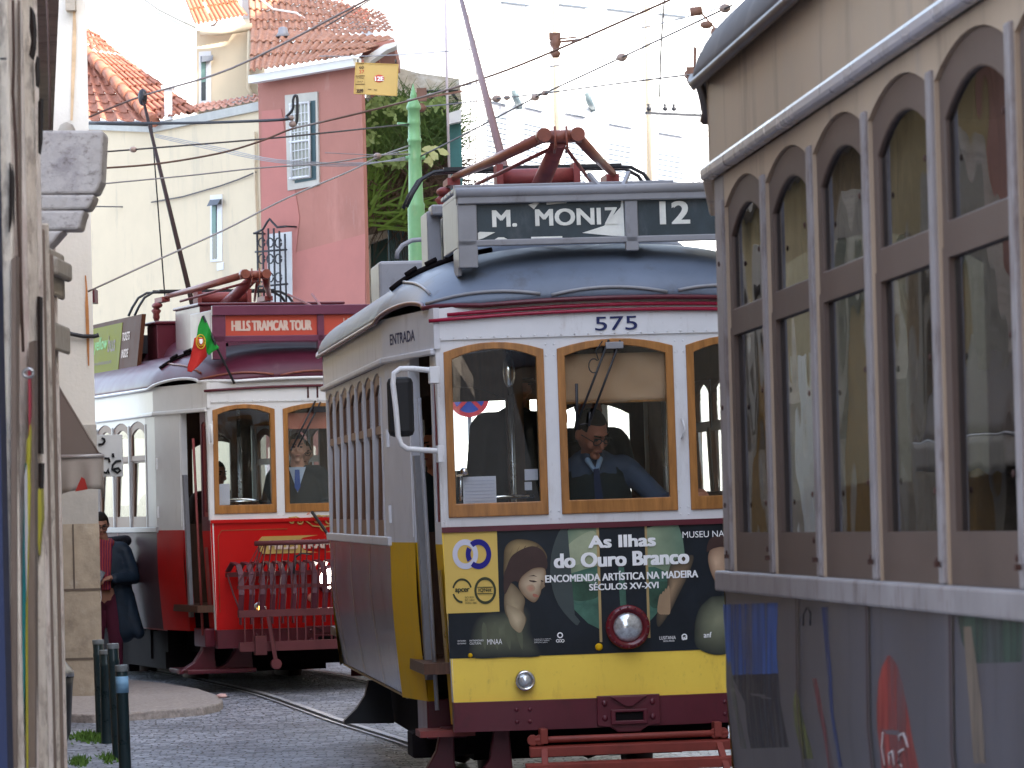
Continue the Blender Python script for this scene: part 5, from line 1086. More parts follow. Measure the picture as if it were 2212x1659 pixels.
MB().ell((0, 0, .88), (.24, .17, .30), 18, 12).capsule((-.18, 0, 1.11), (.18, 0, 1.11), .082, .082).capsule((-.21, 0, 1.09), (-.275, -.06, .84), .07, .06).capsule((-.275, -.06, .84), (-.14, -.26, .80), .06, .045).capsule((.21, 0, 1.09), (.275, -.06, .84), .07, .06).capsule((.275, -.06, .84), (.14, -.26, .80), .06, .045).build('suit_jacket', mat('charcoal suit cloth', (.03, .034, .038), .85, var=.2), d, remesh=.013)
MB().add([(-.075, -.135, 1.17), (.075, -.135, 1.17), (0, -.185, .95)], [(0, 1, 2)]).build('shirt_front', mat('pale blue shirt', (.45, .52, .66), .7), d, solid=.012)
MB().add([(-.02, -.17, 1.15), (.02, -.17, 1.15), (.026, -.20, 1.0), (0, -.205, .96), (-.026, -.20, 1.0)], [(0, 1, 2, 3, 4)]).build('tie', mat('bright blue tie', (.02, .07, .32), .5), d, solid=.008)
# --- woman on the pavement
wp_ = at(235, 1300, 37.7); WZ = gz(37.7)
d = add_person('woman in glasses, long navy padded coat, red scarf and maroon trousers looking at her phone', (wp_.x-.03, 37.7, WZ+.0), math.radians(0))
b = MB(); hc = (-.02, -.06, 1.455); mp_h = head_parts(b, hc, 8, 24, .93)
for c in ([((0, 0, .82), .135), ((0, 0, 1.02), .12), ((0, 0, 1.18), .085)], [((0, -.01, 1.20), .065), ((-.01, -.04, 1.36), .045)], [((-.145, 0, 1.23), .05), ((.145, 0, 1.23), .05)],
          [((-.17, 0, 1.21), .046), ((-.22, -.03, .96), .038), ((-.06, -.24, .93), .026)], [((.17, 0, 1.21), .046), ((.25, -.03, .97), .038), ((.07, -.24, .97), .026)],
          [((-.075, 0, .80), .09), ((-.085, -.01, .45), .06), ((-.09, .02, .08), .04), ((-.09, -.11, .035), .033)], [((.075, 0, .80), .09), ((.085, -.01, .45), .06), ((.09, .02, .08), .04), ((.09, -.11, .035), .033)]):
    for i in range(len(c)-1): b.capsule(c[i][0], c[i+1][0], c[i][1], c[i+1][1])
hand(b, (-.06, -.24, .93), (.45, -.75, .1), -1, .92, palm=(0, 0, 1)); hand(b, (.07, -.24, .97), (-.75, -.5, -.15), 1, .92)
build_body(d, b, SK, .008); face_bits(d, mp_h, HD, glasses=True, hair='tied', lips=(.35, .06, .06))
NV_ = mat('navy padded coat', (.012, .024, .042), .6, var=.3, sc=14, bump=.3, bsc=14)
ct = MB()
ct.ell((.03, .03, 1.02), (.20, .15, .30), 20, 14).capsule((-.145, .01, 1.22), (.15, .01, 1.22), .075, .08).capsule((.18, .0, 1.20), (.265, -.02, .97), .072, .066).capsule((.265, -.02, .97), (.11, -.21, .965), .066, .048).capsule((-.17, 0, 1.20), (-.235, -.02, .96), .07, .06).capsule((-.235, -.02, .96), (-.09, -.21, .93), .06, .045)
ct.capsule((.10, .04, .9), (.15, .05, .50), .14, .125).capsule((.18, .03, .8), (.24, .02, .52), .085, .085).capsule((-.10, .05, .9), (-.12, .05, .60), .12, .11)
ct.capsule((.20, .02, .78), (.29, .0, .47), .06, .06)
ct.build('padded_coat', NV_, d, remesh=.013)
MB().capsule((.02, .10, 1.28), (.19, .06, 1.30), .06, .055).capsule((-.12, .08, 1.28), (.02, .10, 1.28), .055, .06).build('fur_collar', mat('dark fur', (.012, .011, .016), .95, var=.5, sc=60, bump=1, bsc=60), d, remesh=.012)
SCF = mat('red striped scarf', (.30, .04, .035), .85, var=.5, sc=6); n_ = SCF.node_tree; wv_ = n_.nodes.new('ShaderNodeTexWave'); tcw = n_.nodes.new('ShaderNodeTexCoord'); wv_.inputs['Scale'].default_value = 14; wv_.inputs['Distortion'].default_value = 1.5; n_.links.new(tcw.outputs['Object'], wv_.inputs[0]); mxw = n_.nodes.new('ShaderNodeMix'); mxw.data_type = 'RGBA'; mxw.inputs[6].default_value = (.42, .06, .04, 1); mxw.inputs[7].default_value = (.13, .012, .07, 1); n_.links.new(wv_.outputs[1], mxw.inputs[0]); n_.links.new(mxw.outputs[2], n_.nodes['Principled BSDF'].inputs['Base Color'])
sf = MB()
sf.tube([(-.02+.085*math.cos(k*math.pi/6), -.03+.08*math.sin(k*math.pi/6), 1.285+.012*math.sin(k)) for k in range(13)], .036, 10)
for x0, x1 in ((-.09, -.075), (-.03, -.025), (.045, .035)): sf.tube([(x0, -.10, 1.28), (x0*1.05, -.155, 1.15), (x1, -.17, 1.0), (x1*1.1, -.18, .86)], [.04, .038, .036, .034], 10)
sf.build('scarf', SCF, d, remesh=.011)
MB().ell((0, 0, .80), (.155, .125, .12), 18, 10).capsule((-.075, 0, .78), (-.085, -.01, .45), .097, .072).capsule((-.085, -.01, .45), (-.09, .02, .12), .072, .052).capsule((.075, 0, .78), (.085, -.01, .45), .097, .072).capsule((.085, -.01, .45), (.09, .02, .12), .072, .052).build('trousers', mat('maroon trousers', (.085, .010, .028), .8, var=.2), d, remesh=.011)
MB().ell((0, -.02, .92), (.13, .125, .10), 16, 10).build('dark_top', BLACK, d, remesh=.012)
for q_ in (-1, 1): MB().ell((q_*.09, -.06, .035), (.045, .115, .04), 14, 8).build('shoe', mat('dark shoe', (.02, .012, .012), .5), d)
t = thing('mobile_phone', 'mobile phone held up in both hands by the woman in the navy coat', 'phone', (wp_.x-.05, 37.7-.325, WZ+.985), (math.radians(-35), math.radians(25), 0))
MB().box(-.036, .036, -.0045, .0045, -.072, .072).build('phone_case', BLACK, t, bevel=.003); MB().box(-.032, .032, -.0065, -.0048, -.064, .064).build('screen', mat('phone screen', (.05, .055, .07), .1), t)
ck = MB(); random.seed(2)
for q_ in range(3): ck.tube([(.045*math.sin(k*.55+q_)*(1-.1*q_)-.01, .01*math.cos(k+q_), -.02-.085*(1-math.cos(k*.5+q_*.4))) for k in range(14)], .0035, 5)
tc_ = ck.build('earphone_cable', mat('white cable', (.75, .72, .78), .5)); tc_.location = (wp_.x-.07, 37.7-.30, WZ+.90); setp(tc_, 'looped white earphone cable hanging below the phone', 'cable')
# flag on the red tram
fb = FR.front(*z7(1245, 945), v=-.05); ft = FR.front(*z7(1110, 670), v=-.05); t0 = FR.front(*z7(1000, 415), v=-.05)
TFm = Matrix.Translation(Vector((CR[0], CR[1], 0))) @ Matrix.Rotation(math.radians(TR), 4, 'Z')
org = TFm @ Vector((fb[0], -.05, fb[1]))
fl = thing('flag', 'green and red flag on a black stick at the roof edge of the red tram', 'flag', tuple(org), (0, 0, math.radians(TR)))
rel = lambda p: (p[0]-fb[0], 0, p[1]-fb[1])
MB().tube([(0, 0, 0), rel(ft), rel(t0)], .011, 8).build('flag_pole', BLACK, fl)
def fp(x, y): p = FR.front(*z7(x, y), v=-.05); return (p[0]-fb[0], p[1]-fb[1])
def cloth(rows, m, name, par, dy=0):
    g_ = MB(); nr = len(rows)
    def fn(i, j):
        k = j*(nr-1); q_ = min(int(k), nr-2); f_ = k-q_; a0, a1 = rows[q_]; b0_, b1_ = rows[q_+1]
        x0 = a0[0]+(b0_[0]-a0[0])*f_, a0[1]+(b0_[1]-a0[1])*f_; x1 = a1[0]+(b1_[0]-a1[0])*f_, a1[1]+(b1_[1]-a1[1])*f_
        X, Y_ = x0[0]+(x1[0]-x0[0])*i, x0[1]+(x1[1]-x0[1])*i; p = fp(X, Y_)
        return (p[0], dy-.012+.03*math.sin((X+Y_*.35)*.045), p[1])
    return g_.grid(fn, 10, 24).build(name, m, par, solid=.003)
FG = mat('flag green', (.01, .26, .03), .7, var=.15); FRD = mat('flag red', (.50, .02, .015), .7, var=.12)
cl = cloth([((995, 420), (1003, 415)), ((965, 500), (1045, 520)), ((955, 570), (1085, 610)), ((945, 600), (1118, 668)), ((985, 650), (1075, 695)), ((1030, 700), (1050, 722))], FG, 'green_cloth', fl)
cloth([((935, 590), (965, 575)), ((925, 650), (1010, 640)), ((905, 740), (1035, 730)), ((885, 800), (985, 780)), ((878, 850), (900, 858))], FRD, 'red_cloth', fl, -.0)
e_ = MB(); cpt = fp(970, 620)
for r0, r1, m_, dd in ((.052, .060, 'y', .055), (.032, .037, 'y', .055)): e_.tube([(cpt[0]+r0*.75*math.cos(k*math.pi/10), -dd, cpt[1]+r0*1.15*math.sin(k*math.pi/10)) for k in range(21)], .005, 5)
e_.tube([(cpt[0]-.035, -.055, cpt[1]+.03), (cpt[0]+.03, -.055, cpt[1]-.035)], .004, 5).build('armillary_emblem', mat('flag yellow', (.65, .45, .03), .7), fl)
MB().poly([(cpt[0]-.022, cpt[1]+.032), (cpt[0]+.022, cpt[1]+.032), (cpt[0]+.022, cpt[1]-.01), (cpt[0], cpt[1]-.036), (cpt[0]-.022, cpt[1]-.01)], -.062, -.058).build('shield', FRD, fl)
MB().poly([(cpt[0]-.014, cpt[1]+.022), (cpt[0]+.014, cpt[1]+.022), (cpt[0]+.014, cpt[1]-.008), (cpt[0], cpt[1]-.024), (cpt[0]-.014, cpt[1]-.008)], -.066, -.0625).build('shield_field', WT, fl)
# ================================================================ BUILDINGS
def prismY(pts, Y0, Y1, name, m, parent=None, bevel=0):      # outline given in picture px at distance Y0, a solid back to Y1
    P = [at(x, y, Y0) for x, y in pts]; k = len(P)
    b = MB(); b.add([(p.x, Y0, p.z) for p in P]+[(p.x, Y1, p.z) for p in P], [tuple(range(k)), tuple(range(2*k-1, k-1, -1))]+[(i, k+i, k+(i+1) % k, (i+1) % k) for i in range(k)])
    return b.build(name, m, parent, bevel=bevel)
def quadwall(p, Ys, thick, name, m, parent=None):            # 4 px corners with own distances; solid thickness backwards
    P = [at(x, y, Y) for (x, y), Y in zip(p, Ys)]
    b = MB().add([tuple(q) for q in P]+[(q.x, q.y+thick, q.z) for q in P], [(0, 1, 2, 3), (7, 6, 5, 4)]+[(i, 4+i, 4+(i+1) % 4, (i+1) % 4) for i in range(4)])
    return b.build(name, m, parent)
def down(x, y, Y, z=0.0): p = at(x, y, Y); return Vector((p.x, p.y, z))
PL_CREAM = mat('cream render', (.68, .56, .39), .85, var=.05, sc=1.5, dirt=[((.47,.42,.32), .36, 1.6, .15), ((.34,.30,.24), .20, 5, .25)])
PL_WHITE = mat('whitewashed wall', (.82, .81, .78), .9, var=.04, dirt=((.55,.50,.45), .15, 3, .2), bump=.1)
PL_PINK = mat('faded pink render', (.41, .18, .14), .9, var=.10, sc=1.2, dirt=[((.56,.27,.22), .30, 2.5, .25), ((.33,.14,.11), .33, 2.2, .2), ((.52,.36,.32), .20, 7, .3)])
PL_PINK2 = mat('fresh pink render', (.47, .185, .155), .85, var=.05)
TILE = mat('terracotta tiles', (.36, .14, .085), .8, var=.3, sc=14, dirt=[((.26,.13,.09), .34, 5, 1), ((.50,.40,.30), .22, 26, 1)])
TILE_DK = mat('old roof tiles', (.38, .18, .11), .85, var=.35, sc=9, dirt=[((.20,.13,.10), .35, 4, 1), ((.55,.38,.26), .32, 9, .5)])
STONE = mat('pale limestone', (.42, .37, .31), .85, var=.15, sc=8, bump=.4, bsc=20, dirt=[((.20,.17,.15), .36, 6, .6), ((.10,.08,.07), .16, 22, .5)])
def tiles(p00, p10, p01, p11, nc, nr, name, m, parent, r=.07, flip=1):
    """barrel tile roof between eave p00-p10 and ridge p01-p11"""
    p00, p10, p01, p11 = map(Vector, (p00, p10, p01, p11)); nrm = (p10-p00).cross(p01-p00).normalized()
    if nrm.z < 0: nrm = -nrm
    b = MB(); sub = 6
    def pt(i, j): return (p00*(1-i)+p10*i)*(1-j)+(p01*(1-i)+p11*i)*j
    for rr in range(nr):
        j0 = rr/nr-.004; j1 = (rr+1.12)/nr
        base = len(b.v)
        for jj, lift in ((j0, .028), (min(1, j1), .0)):
            for c in range(nc*sub+1):
                h = abs(math.sin(math.pi*c/sub)) ** .7
                w_ = 1 if (c//sub) % 2 == 0 else -.25
                jit = .012*noise.noise(Vector((c//sub*1.7, rr*2.3, 0)))
                p = pt(c/(nc*sub), jj)+nrm*(lift+r*h*w_+jit+r*.3); b.v.append(tuple(p))
        n1 = nc*sub+1
        for c in range(n1-1): b.f.append((base+c, base+c+1, base+n1+c+1, base+n1+c)); b.sm.append(False)
    return b.build(name, m, parent, solid=.012)

# ---- weathered stone house at the far left (near)
oh = thing('stone_house', 'weathered old stone doorway with flaking mouldings and graffiti at the left edge', 'house', (-1.4, 11, 0))
def oldb(name, m, pxr, Y, zlo=-.1, zhi=6.5, xl=-2.2, lab=None, y1=14.2, ry=830):
    xr = at(pxr, ry, Y).x; x2 = at(pxr-2, ry, Y+.9).x; return MB().hexa([(xl, Y, zlo), (xr, Y, zlo), (x2, Y+.9, zlo), (xl, Y+.9, zlo)], [(xl, Y, zhi), (xr, Y, zhi), (x2, Y+.9, zhi), (xl, Y+.9, zhi)]).build(name, m, oh, bevel=.006, label=lab)
oh.location = (0, 0, 0)
FLK = mat('flaking grey pink plaster', (.76, .68, .61), .85, var=.2, sc=9, bump=.9, bsc=30, vs=.3, dirt=[((.50,.33,.29), .45, 9, .2), ((.15,.09,.07), .42, 30, .25)])
FLK2 = mat('cracked pale limestone', (.76, .68, .58), .85, var=.18, sc=9, bump=.9, bsc=40, vs=.3, dirt=[((.16,.11,.085), .44, 34, .25), ((.42,.34,.28), .5, 10, .2)])
BRW = mat('weathered brown door wood', (.24, .18, .145), .8, var=.4, sc=5, bump=.7, bsc=12, vs=.15, dirt=[((.30,.26,.23), .34, 9, .2)])
_bx = at(5, 830, 8.5).x; MB().box(_bx-.12, _bx, 8.45, 8.55, -.1, 6.5).build('blue_edge', mat('dark blue paint', (.02, .03, .08), .6), oh)
oldb('wall_plaster', FLK2, 36, 8.6)
oldb('door_jamb', FLK, 66, 9.2)
oldb('pilaster', FLK2, 88, 9.9)
oldb('pilaster_edge', FLK, 98, 10.3)
oldb('door_moulding', BRW, 104, 10.8, zhi=2.45)
oldb('outer_moulding', FLK2, 113, 11.3, zhi=2.50)
oldb('shutter_edge', BRW, 121, 12.0, zhi=2.46)
oldb('outer_pilaster', FLK, 128, 12.6, zhi=2.46)
# hollows / cracks
def crack(pts, Y, m=BRW, name='deep_crack'):
    P = [at(x, y, Y-.012) for x, y in pts]; k = len(P); b = MB(); b.add([(p.x, Y-.010, p.z) for p in P]+[(p.x, Y+.05, p.z) for p in P], [tuple(range(k))]+[(i, k+i, k+(i+1) % k, (i+1) % k) for i in range(k)]); return b.build(name, m, oh)
HOLE = mat('dark crack', (.02, .012, .010), .9)
crack([(64, 12), (70, 25), (73, 60), (72, 98), (66, 125), (62, 118), (67, 88), (63, 60)], 9.19, HOLE)
crack([(38, 0), (41, 0), (44, 300), (46, 700), (43, 700), (40, 300)], 9.19)
crack([(62, 740), (74, 735), (76, 1659), (58, 1659), (60, 900)], 9.18)
crack([(80, 640), (86, 640), (88, 980), (82, 980)], 9.89, HOLE)
crack([(24, 560), (34, 552), (36, 1659), (22, 1659)], 8.59)
crack([(20, 350), (24, 380), (24, 470), (19, 500)], 8.59, HOLE); crack([(82, 220), (88, 210), (86, 300), (82, 330)], 9.89, HOLE); crack([(75,140),(79,120),(80,170),(77,185)], 9.89, HOLE)
GRT = mat('teal spray paint', (.02, .30, .33), .6, var=.2); GRY = mat('yellow spray paint', (.50, .46, .05), .6, var=.2); GRB = mat('blue spray paint', (.03, .06, .25), .6, var=.3); GRW = mat('white spray paint', (.55, .55, .58), .6, var=.1); GRR = mat('pink red spray paint', (.45, .06, .09), .6)
def spray(pts, Y, m): return crack(pts, Y-.006, m, 'graffiti')
spray([(49, 1180), (54, 1000), (57, 1080), (56, 1280), (53, 1480), (50, 1590), (47, 1560), (48, 1400)], 9.18, GRT)
spray([(57, 950), (63, 940), (65, 1060), (62, 1160), (58, 1300), (60, 1659), (57, 1659), (55, 1400), (57, 1180)], 9.17, GRY)
spray([(52, 1030), (58, 1000), (60, 1150), (57, 1300), (54, 1200)], 9.165, GRW)
spray([(60, 800), (64, 800), (66, 880), (62, 940)], 9.16, GRR)
spray([(62, 900), (66, 930), (64, 1010), (60, 980)], 9.165, GRY)
spray([(6, 900), (10, 930), (9, 1150), (5, 1200)], 8.585, GRB)
spray([(80, 1060), (88, 1050), (90, 1120), (84, 1200), (79, 1140)], 9.88, GRY)
spray([(82, 1000), (90, 1000), (88, 1060), (83, 1050)], 9.88, HOLE)
# corbel / cornice block
cb_ = MB()
def slab(x0, y0, x1, y1, Y0=12.9, Y1=13.9):
    a = at(x0, y0, Y0); c_ = at(x1, y1, Y0); cb_.box(a.x-.25, c_.x, Y0, Y1, c_.z, a.z)
P = lambda x, y: at(x, y, 12.9)
def cpoly(pts): 
    q_ = [P(x, y) for x, y in pts]; cb_.poly([(p.x, p.z) for p in q_], 12.9, 13.05)
cpoly([(60, 282), (222, 281), (224, 292), (219, 392), (207, 418), (60, 420)])
cpoly([(60, 420), (205, 420), (200, 435), (190, 452), (60, 454)]); cpoly([(60, 454), (184, 454), (178, 470), (172, 496), (60, 498)])
cpoly([(60, 498), (138, 498), (128, 508), (118, 520), (100, 538), (60, 540)])
cob_ = cb_.build('corbel_block', mat('grey weathered corbel stone', (.52, .48, .46), .85, var=.2, sc=5, bump=.5, bsc=16, dirt=[((.30,.27,.28), .52, 5, 1), ((.10,.07,.06), .38, 34, 1.5)]), oh, bevel=.012)
MB().lathe([(.035, 0), (.032, .02), (.02, .045), (.001, .055)], (P(122, 282).x, 13.2, P(122, 282).z), 12).build('broken_finial', STONE, oh)
for x, y0, y1, w_ in ((108, 540, 640, 14), (120, 560, 600, 18), (122, 700, 760, 12)): a = at(x, y0, 12.55); c_ = at(x+w_, y1, 12.55); MB().box(a.x, c_.x, 12.4, 12.8, c_.z, a.z).build('carved_fragment', STONE, oh, bevel=.01)
MB().tube([at(50-8*math.cos(k*.4)*0+11+11*math.cos(k*math.pi/8), 806+9*math.sin(k*math.pi/8), 9.0) for k in range(17)], .004, 6).build('iron_ring', STEEL, oh)
MB().tube([at(x, y, 9.12) for x, y in ((28, 0), (30, 120), (28, 200), (34, 300), (38, 450), (45, 600), (50, 760))], .0035, 5).build('wall_cable', mat('brown cable', (.10, .06, .05), .7), oh)
MB().tube([at(x, y, 12.9) for x, y in ((101, -10), (105, 80), (107, 180), (108, 280))], .0045, 5).build('hanging_cable', MC['brown cable'], oh)
MB().bar(at(0, 127, 8.5), at(14, 127, 8.5), .004).build('iron_pin', BLACK, oh)
# side of the house that faces the street (seen in the reflections of the dusty tram)
# ---- recessed shop front with an arched doorway
sh = thing('shop_house', 'brown rubble wall with an arched stone doorway, mostly hidden behind the old stone doorway', 'house', (0, 0, 0))
RUB = mat('brown rubble wall', (.30, .22, .14), .9, var=.3, sc=5, bump=.8, bsc=10, dirt=[((.12,.08,.05), .4, 7, 1), ((.45,.38,.30), .35, 4, .5)])
SL = -.115
def XR(x, y, z): return (SL*x-y, x, z)          # x = distance up the lane, y = depth into the wall
MB().box(13.6, 34.4, .0, 1.6, -.1, 5.2).map(XR).build('wall', RUB, sh)
MB().box(13.6, 16.8, -.01, .0, 1.9, 5.2).map(XR).build('pink_plaster', mat('old pink plaster', (.50, .27, .23), .9, var=.2, dirt=((.18,.10,.08), .32, 7, .3)), sh)
MB().box(16.8, 20.0, -.012, .0, 2.9, 5.2).box(22.6, 34.4, -.012, .0, 2.1, 5.2).map(XR).build('ochre_plaster', mat('old ochre plaster', (.46, .36, .20), .9, var=.2, dirt=((.22,.16,.10), .32, 3, .4)), sh)
for a in (16.2, 19.6, 24.0, 28.5):
    ar = MB().ring(arch(a, a+2.2, -.05, 2.1, 3.0, 14), arch(a+.3, a+1.9, -.05, 2.0, 2.72, 14), -.06, .05).ring(arch(a-.3, a+2.5, -.05, 2.25, 3.25, 14), arch(a, a+2.2, -.05, 2.1, 3.0, 14), -.10, .02)
    ar.map(XR).build('stone_arch', STONE, sh)
    MB().poly(arch(a+.3, a+1.9, -.05, 2.0, 2.72, 14), -.02, -.012).map(XR).build('door', mat('ochre door', (.30, .17, .05), .7, var=.3), sh)
MB().box(15.0, 15.5, -.05, .02, 1.2, 2.4).box(22.9, 23.4, -.05, .02, 1.1, 2.5).box(27, 27.5, -.05, .02, .4, 3.0).map(XR).build('window_blind', PL_WHITE, sh)
MB().box(13.6, 34.4, -.12, .0, 3.5, 3.7).map(XR).build('string_course', STONE, sh)
# ---- white corner building
wb = thing('corner_building', 'tall white plastered building with rust streaks, its stone base behind the woman', 'building', (0, 0, 0))
def wbox(name, m, z0, z1, off, Yend=36.0):
    xe = at(210, 1100, 35.0).x
    b = MB(); pts = [(xe+off, 35.0-off), (xe-.29+off, 37.5), (-9, 37.5), (-9, 35.0-off)]
    b.add([(x, y, z0) for x, y in pts]+[(x, y, z1) for x, y in pts], [(0, 1, 2, 3), (7, 6, 5, 4)]+[(i, 4+i, 4+(i+1) % 4, (i+1) % 4) for i in range(4)]); return b.build(name, m, wb)
PLW2 = mat('aged white plaster', (.74, .70, .64), .88, var=.05, sc=1.5, bump=.15, dirt=[((.52,.42,.32), .22, 2, .12), ((.40,.38,.34), .12, 12, .5)])
wbox('upper_wall', PLW2, 2.45, 8.2, 0)
wbox('grey_band', mat('grey plaster band', (.46, .43, .39), .85, var=.1, dirt=((.30,.25,.2), .25, 5, .4), bump=.2), 1.62, 2.45, .01)
wbox('stone_base', mat('worn limestone base', (.40, .33, .25), .85, var=.22, sc=2.5, bump=.5, bsc=14, dirt=[((.17,.13,.10), .4, 3, .8), ((.52,.46,.38), .3, 6, 1)]), -.1, 1.62, .015)
_xe = at(210, 1100, 35.0).x
for z in (.48, 1.06): MB().box(-6, _xe+.018, 34.978, 34.99, z, z+.018).build('stone_joint', mat('dark mortar joint', (.13, .10, .08), .9), wb)
for x_, z in ((-3.95, .498), (-3.72, 1.078), (-4.1, 1.078)): MB().box(x_, x_+.014, 34.978, 34.99, z, z+.54).build('stone_joint', MC['dark mortar joint'], wb)
def onwall(px, y, w, h, name, m):      # mark lying on the wall's street face at picture column px
    return at(px, y, 34.985), 0
RUST = mat('orange rust streak', (.50, .22, .08), .9, var=.3, sc=8)
def streak(rows, m):
    b = MB(); 
    for y, x0, x1 in rows:
        for x in (x0, x1): p, _ = onwall(x, y, 0, 0, '', None); b.v.append((p.x, p.y, p.z))
    for i in range(len(rows)-1): b.f.append((2*i, 2*i+1, 2*i+3, 2*i+2)); b.sm.append(False)
    return b.build('rust_streak', m, wb)
streak([(10, 158, 162), (60, 157, 165), (120, 155, 164), (200, 153, 160), (260, 152, 157)], mat('faint rust streak', (.62, .44, .28), .9, var=.25, sc=6))
streak([(595, 183, 186), (625, 185, 189), (660, 184, 191), (720, 186, 193), (790, 190, 193)], RUST)
for x, y in ((157, 12),): p, _ = onwall(x, y, 0, 0, '', None); MB().box(p.x-.05, p.x+.03, p.y-.1, p.y+.1, p.z-.05, p.z+.12).build('bracket', STONE, wb)
p, _ = onwall(205, 640, 0, 0, '', None); q_ = at(204, 626, 36.1); MB().box(q_.x-.02, q_.x+.02, 35.9, 36.2, q_.z-.12, q_.z).build('red_bracket', MAROON, wb)
cbp = [onwall(x, y, 0, 0, '', None)[0]+Vector((.02, -.03, 0)) for x, y in ((128, 712), (150, 722), (175, 727), (200, 727), (209, 724))]
MB().tube([tuple(p) for p in cbp], .02, 6).build('wall_cable', BLACK, wb)
# ---- awning
aw = thing('awning', 'folded taupe canvas awning with a cream valance and a small red triangular emblem', 'awning', (0, 0, 0))
def awp(x, y, Y): p = at(x, y, Y); return (p.x, p.y, p.z)
CAN = mat('taupe canvas', (.25, .205, .175), .85, var=.08, sc=3); VAL = mat('cream valance cloth', (.46, .41, .36), .85, var=.10, sc=5)
b = MB(); t0_ = Vector((-1.78, 15.0, 2.45)); t1_ = Vector((-2.0, 17.2, 2.45)); l0 = Vector(awp(218, 984, 15.0)); l1 = Vector((at(216, 984, 17.2).x, 17.2, l0.z+.0))
b.grid(lambda i, j: (t0_*(1-i)+l0*i)*(1-j)+(t1_*(1-i)+l1*i)*j+Vector((0, 0, -.01*math.sin(i*3.14))), 8, 6); b.build('canopy', CAN, aw, solid=.006)
a = awp(120, 990, 15.0); c_ = awp(222, 986, 15.0)
MB().poly([(awp(110, 840, 15.0)[0], awp(110, 800, 15.0)[2]), (awp(137, 850, 15.0)[0], awp(137, 850, 15.0)[2]), (l0.x, l0.z), (awp(110, 984, 15.0)[0], awp(110, 986, 15.0)[2])], 15.0, 15.01).build('end_gore', CAN, aw)
vl = MB(); vl.grid(lambda i, j: (a[0]+(c_[0]-a[0])*i-.006*j, 15.0+.012*math.sin(i*14)*j, (a[2]+(c_[2]-a[2])*i)-(.135 if i < .3 else .135-.0*(i))*j+.02*j*math.sin(i*2.2)), 24, 6).grid(lambda i, j: (c_[0]-.004*j+(l1.x-l0.x)*i, 15.0+2.2*i, c_[2]-.13*j-.015*math.sin(i*12)*j), 16, 4); vl.build('valance', VAL, aw, solid=.004)
MB().tube([awp(120, 987, 14.99), awp(222, 984, 14.99), (l1.x, 17.2, l1.z)], .007, 8).build('front_bar', mat('pale aluminium bar', (.55, .52, .50), .4, metal=.3), aw)
tri = [awp(163, 1062, 14.98), awp(190, 1057, 14.98), awp(184, 1035, 14.98), awp(177, 1030, 14.98)]
MB().poly([(p[0], p[2]) for p in tri], 14.965, 14.97).build('red_triangle', mat('awning red print', (.48, .04, .03), .7), aw)
# ---- graffiti board
gbp = at(208, 942, 37.2); gbq = at(266, 1029, 37.2)
gbd = thing('sign_board', 'white board with black scribbled graffiti fixed out from the corner of the white building', 'board', (0, 0, 0))
MB().box(gbp.x-.1, gbq.x, 37.2, 37.23, gbq.z, gbp.z+.01).build('panel', mat('white board', (.68, .68, .66), .5, var=.04), gbd, bevel=.004)
MB().bar((gbp.x-.6, 37.26, gbp.z-.1), (gbq.x-.02, 37.26, gbp.z-.1), .03).bar((gbp.x-.6, 37.26, gbq.z+.08), (gbq.x-.02, 37.26, gbq.z+.08), .03).build('bracket', GREYM, gbd)
zg = zc(380, 1500, .3919)
gf = MB()
for line in (((70, 640), (95, 655), (100, 680), (75, 705), (35, 710)), ((95, 850), (140, 850), (150, 890)), ((180, 800), (190, 840)), ((265, 875), (215, 880), (180, 920), (175, 960), (230, 1000), (260, 975), (240, 950), (190, 960)), ((85, 990), (115, 1000), (135, 960), (140, 1005)), ((40,800),(70,810),(60,850))):
    gf.tube([(lambda p: (p.x, 37.19, p.z))(at(*zg(x, y), 37.19)) for x, y in line], .011, 6)
split(gf.build('scrawl', INKK, gbd))
# ---- cream house with tiled roof
ch = thing('cream_house', 'cream rendered house under a terracotta barrel tile roof, small hooded window on its right face', 'house', (0, 0, 0))
YA, YB, YC = 52.0, 50.0, 47.6       # left end, corner, right end
def cw(p, Ys, nm, m, thick=.4, par=ch): return quadwall(p, Ys, thick, nm, m, par)
def dn(x, y, Y): p = at(x, y, Y); q_ = Vector((p.x, p.y, -.2)); return q_
def wall2(xa, ya, Ya, xb, yb, Yb, nm, m, par, thick=.5, zlo=-.2):
    a, b_ = at(xa, 400, Ya), at(xb, 400, Yb); a.z = at(xa, ya, Ya).z; b_.z = at(xb, yb, Yb).z; A_ = [Vector((a.x, a.y, zlo)), Vector((b_.x, b_.y, zlo)), b_, a]
    dd = (b_-a); dd.z = 0; nn_ = Vector((-dd.y, dd.x, 0)).normalized()*thick
    if nn_.y < 0: nn_ = -nn_
    bb = MB().add([tuple(p) for p in A_]+[tuple(p+nn_) for p in A_], [(0, 1, 2, 3), (7, 6, 5, 4)]+[(i, 4+i, 4+(i+1) % 4, (i+1) % 4) for i in range(4)]); return bb.build(nm, m, par)
wall2(120, 275, YA, 328, 283, YB, 'left_wall', PL_CREAM, ch); wall2(328, 283, YB, 566, 232, YC, 'right_wall', PL_CREAM, ch)
def onw(x, y, off=.0, xa=328, Ya=YB, xb=566, Yb=YC):          # point on the right wall at pixel x,y
    a, b_ = at(xa, 400, Ya), at(xb, 400, Yb); dx, dy = b_.x-a.x, b_.y-a.y; nn_ = Vector((dy, -dx, 0)).normalized()
    d_ = ray(x, y); t = (a.x*dy-a.y*dx)/(d_.x*dy-d_.y*dx); return CAM+d_*t+nn_*off
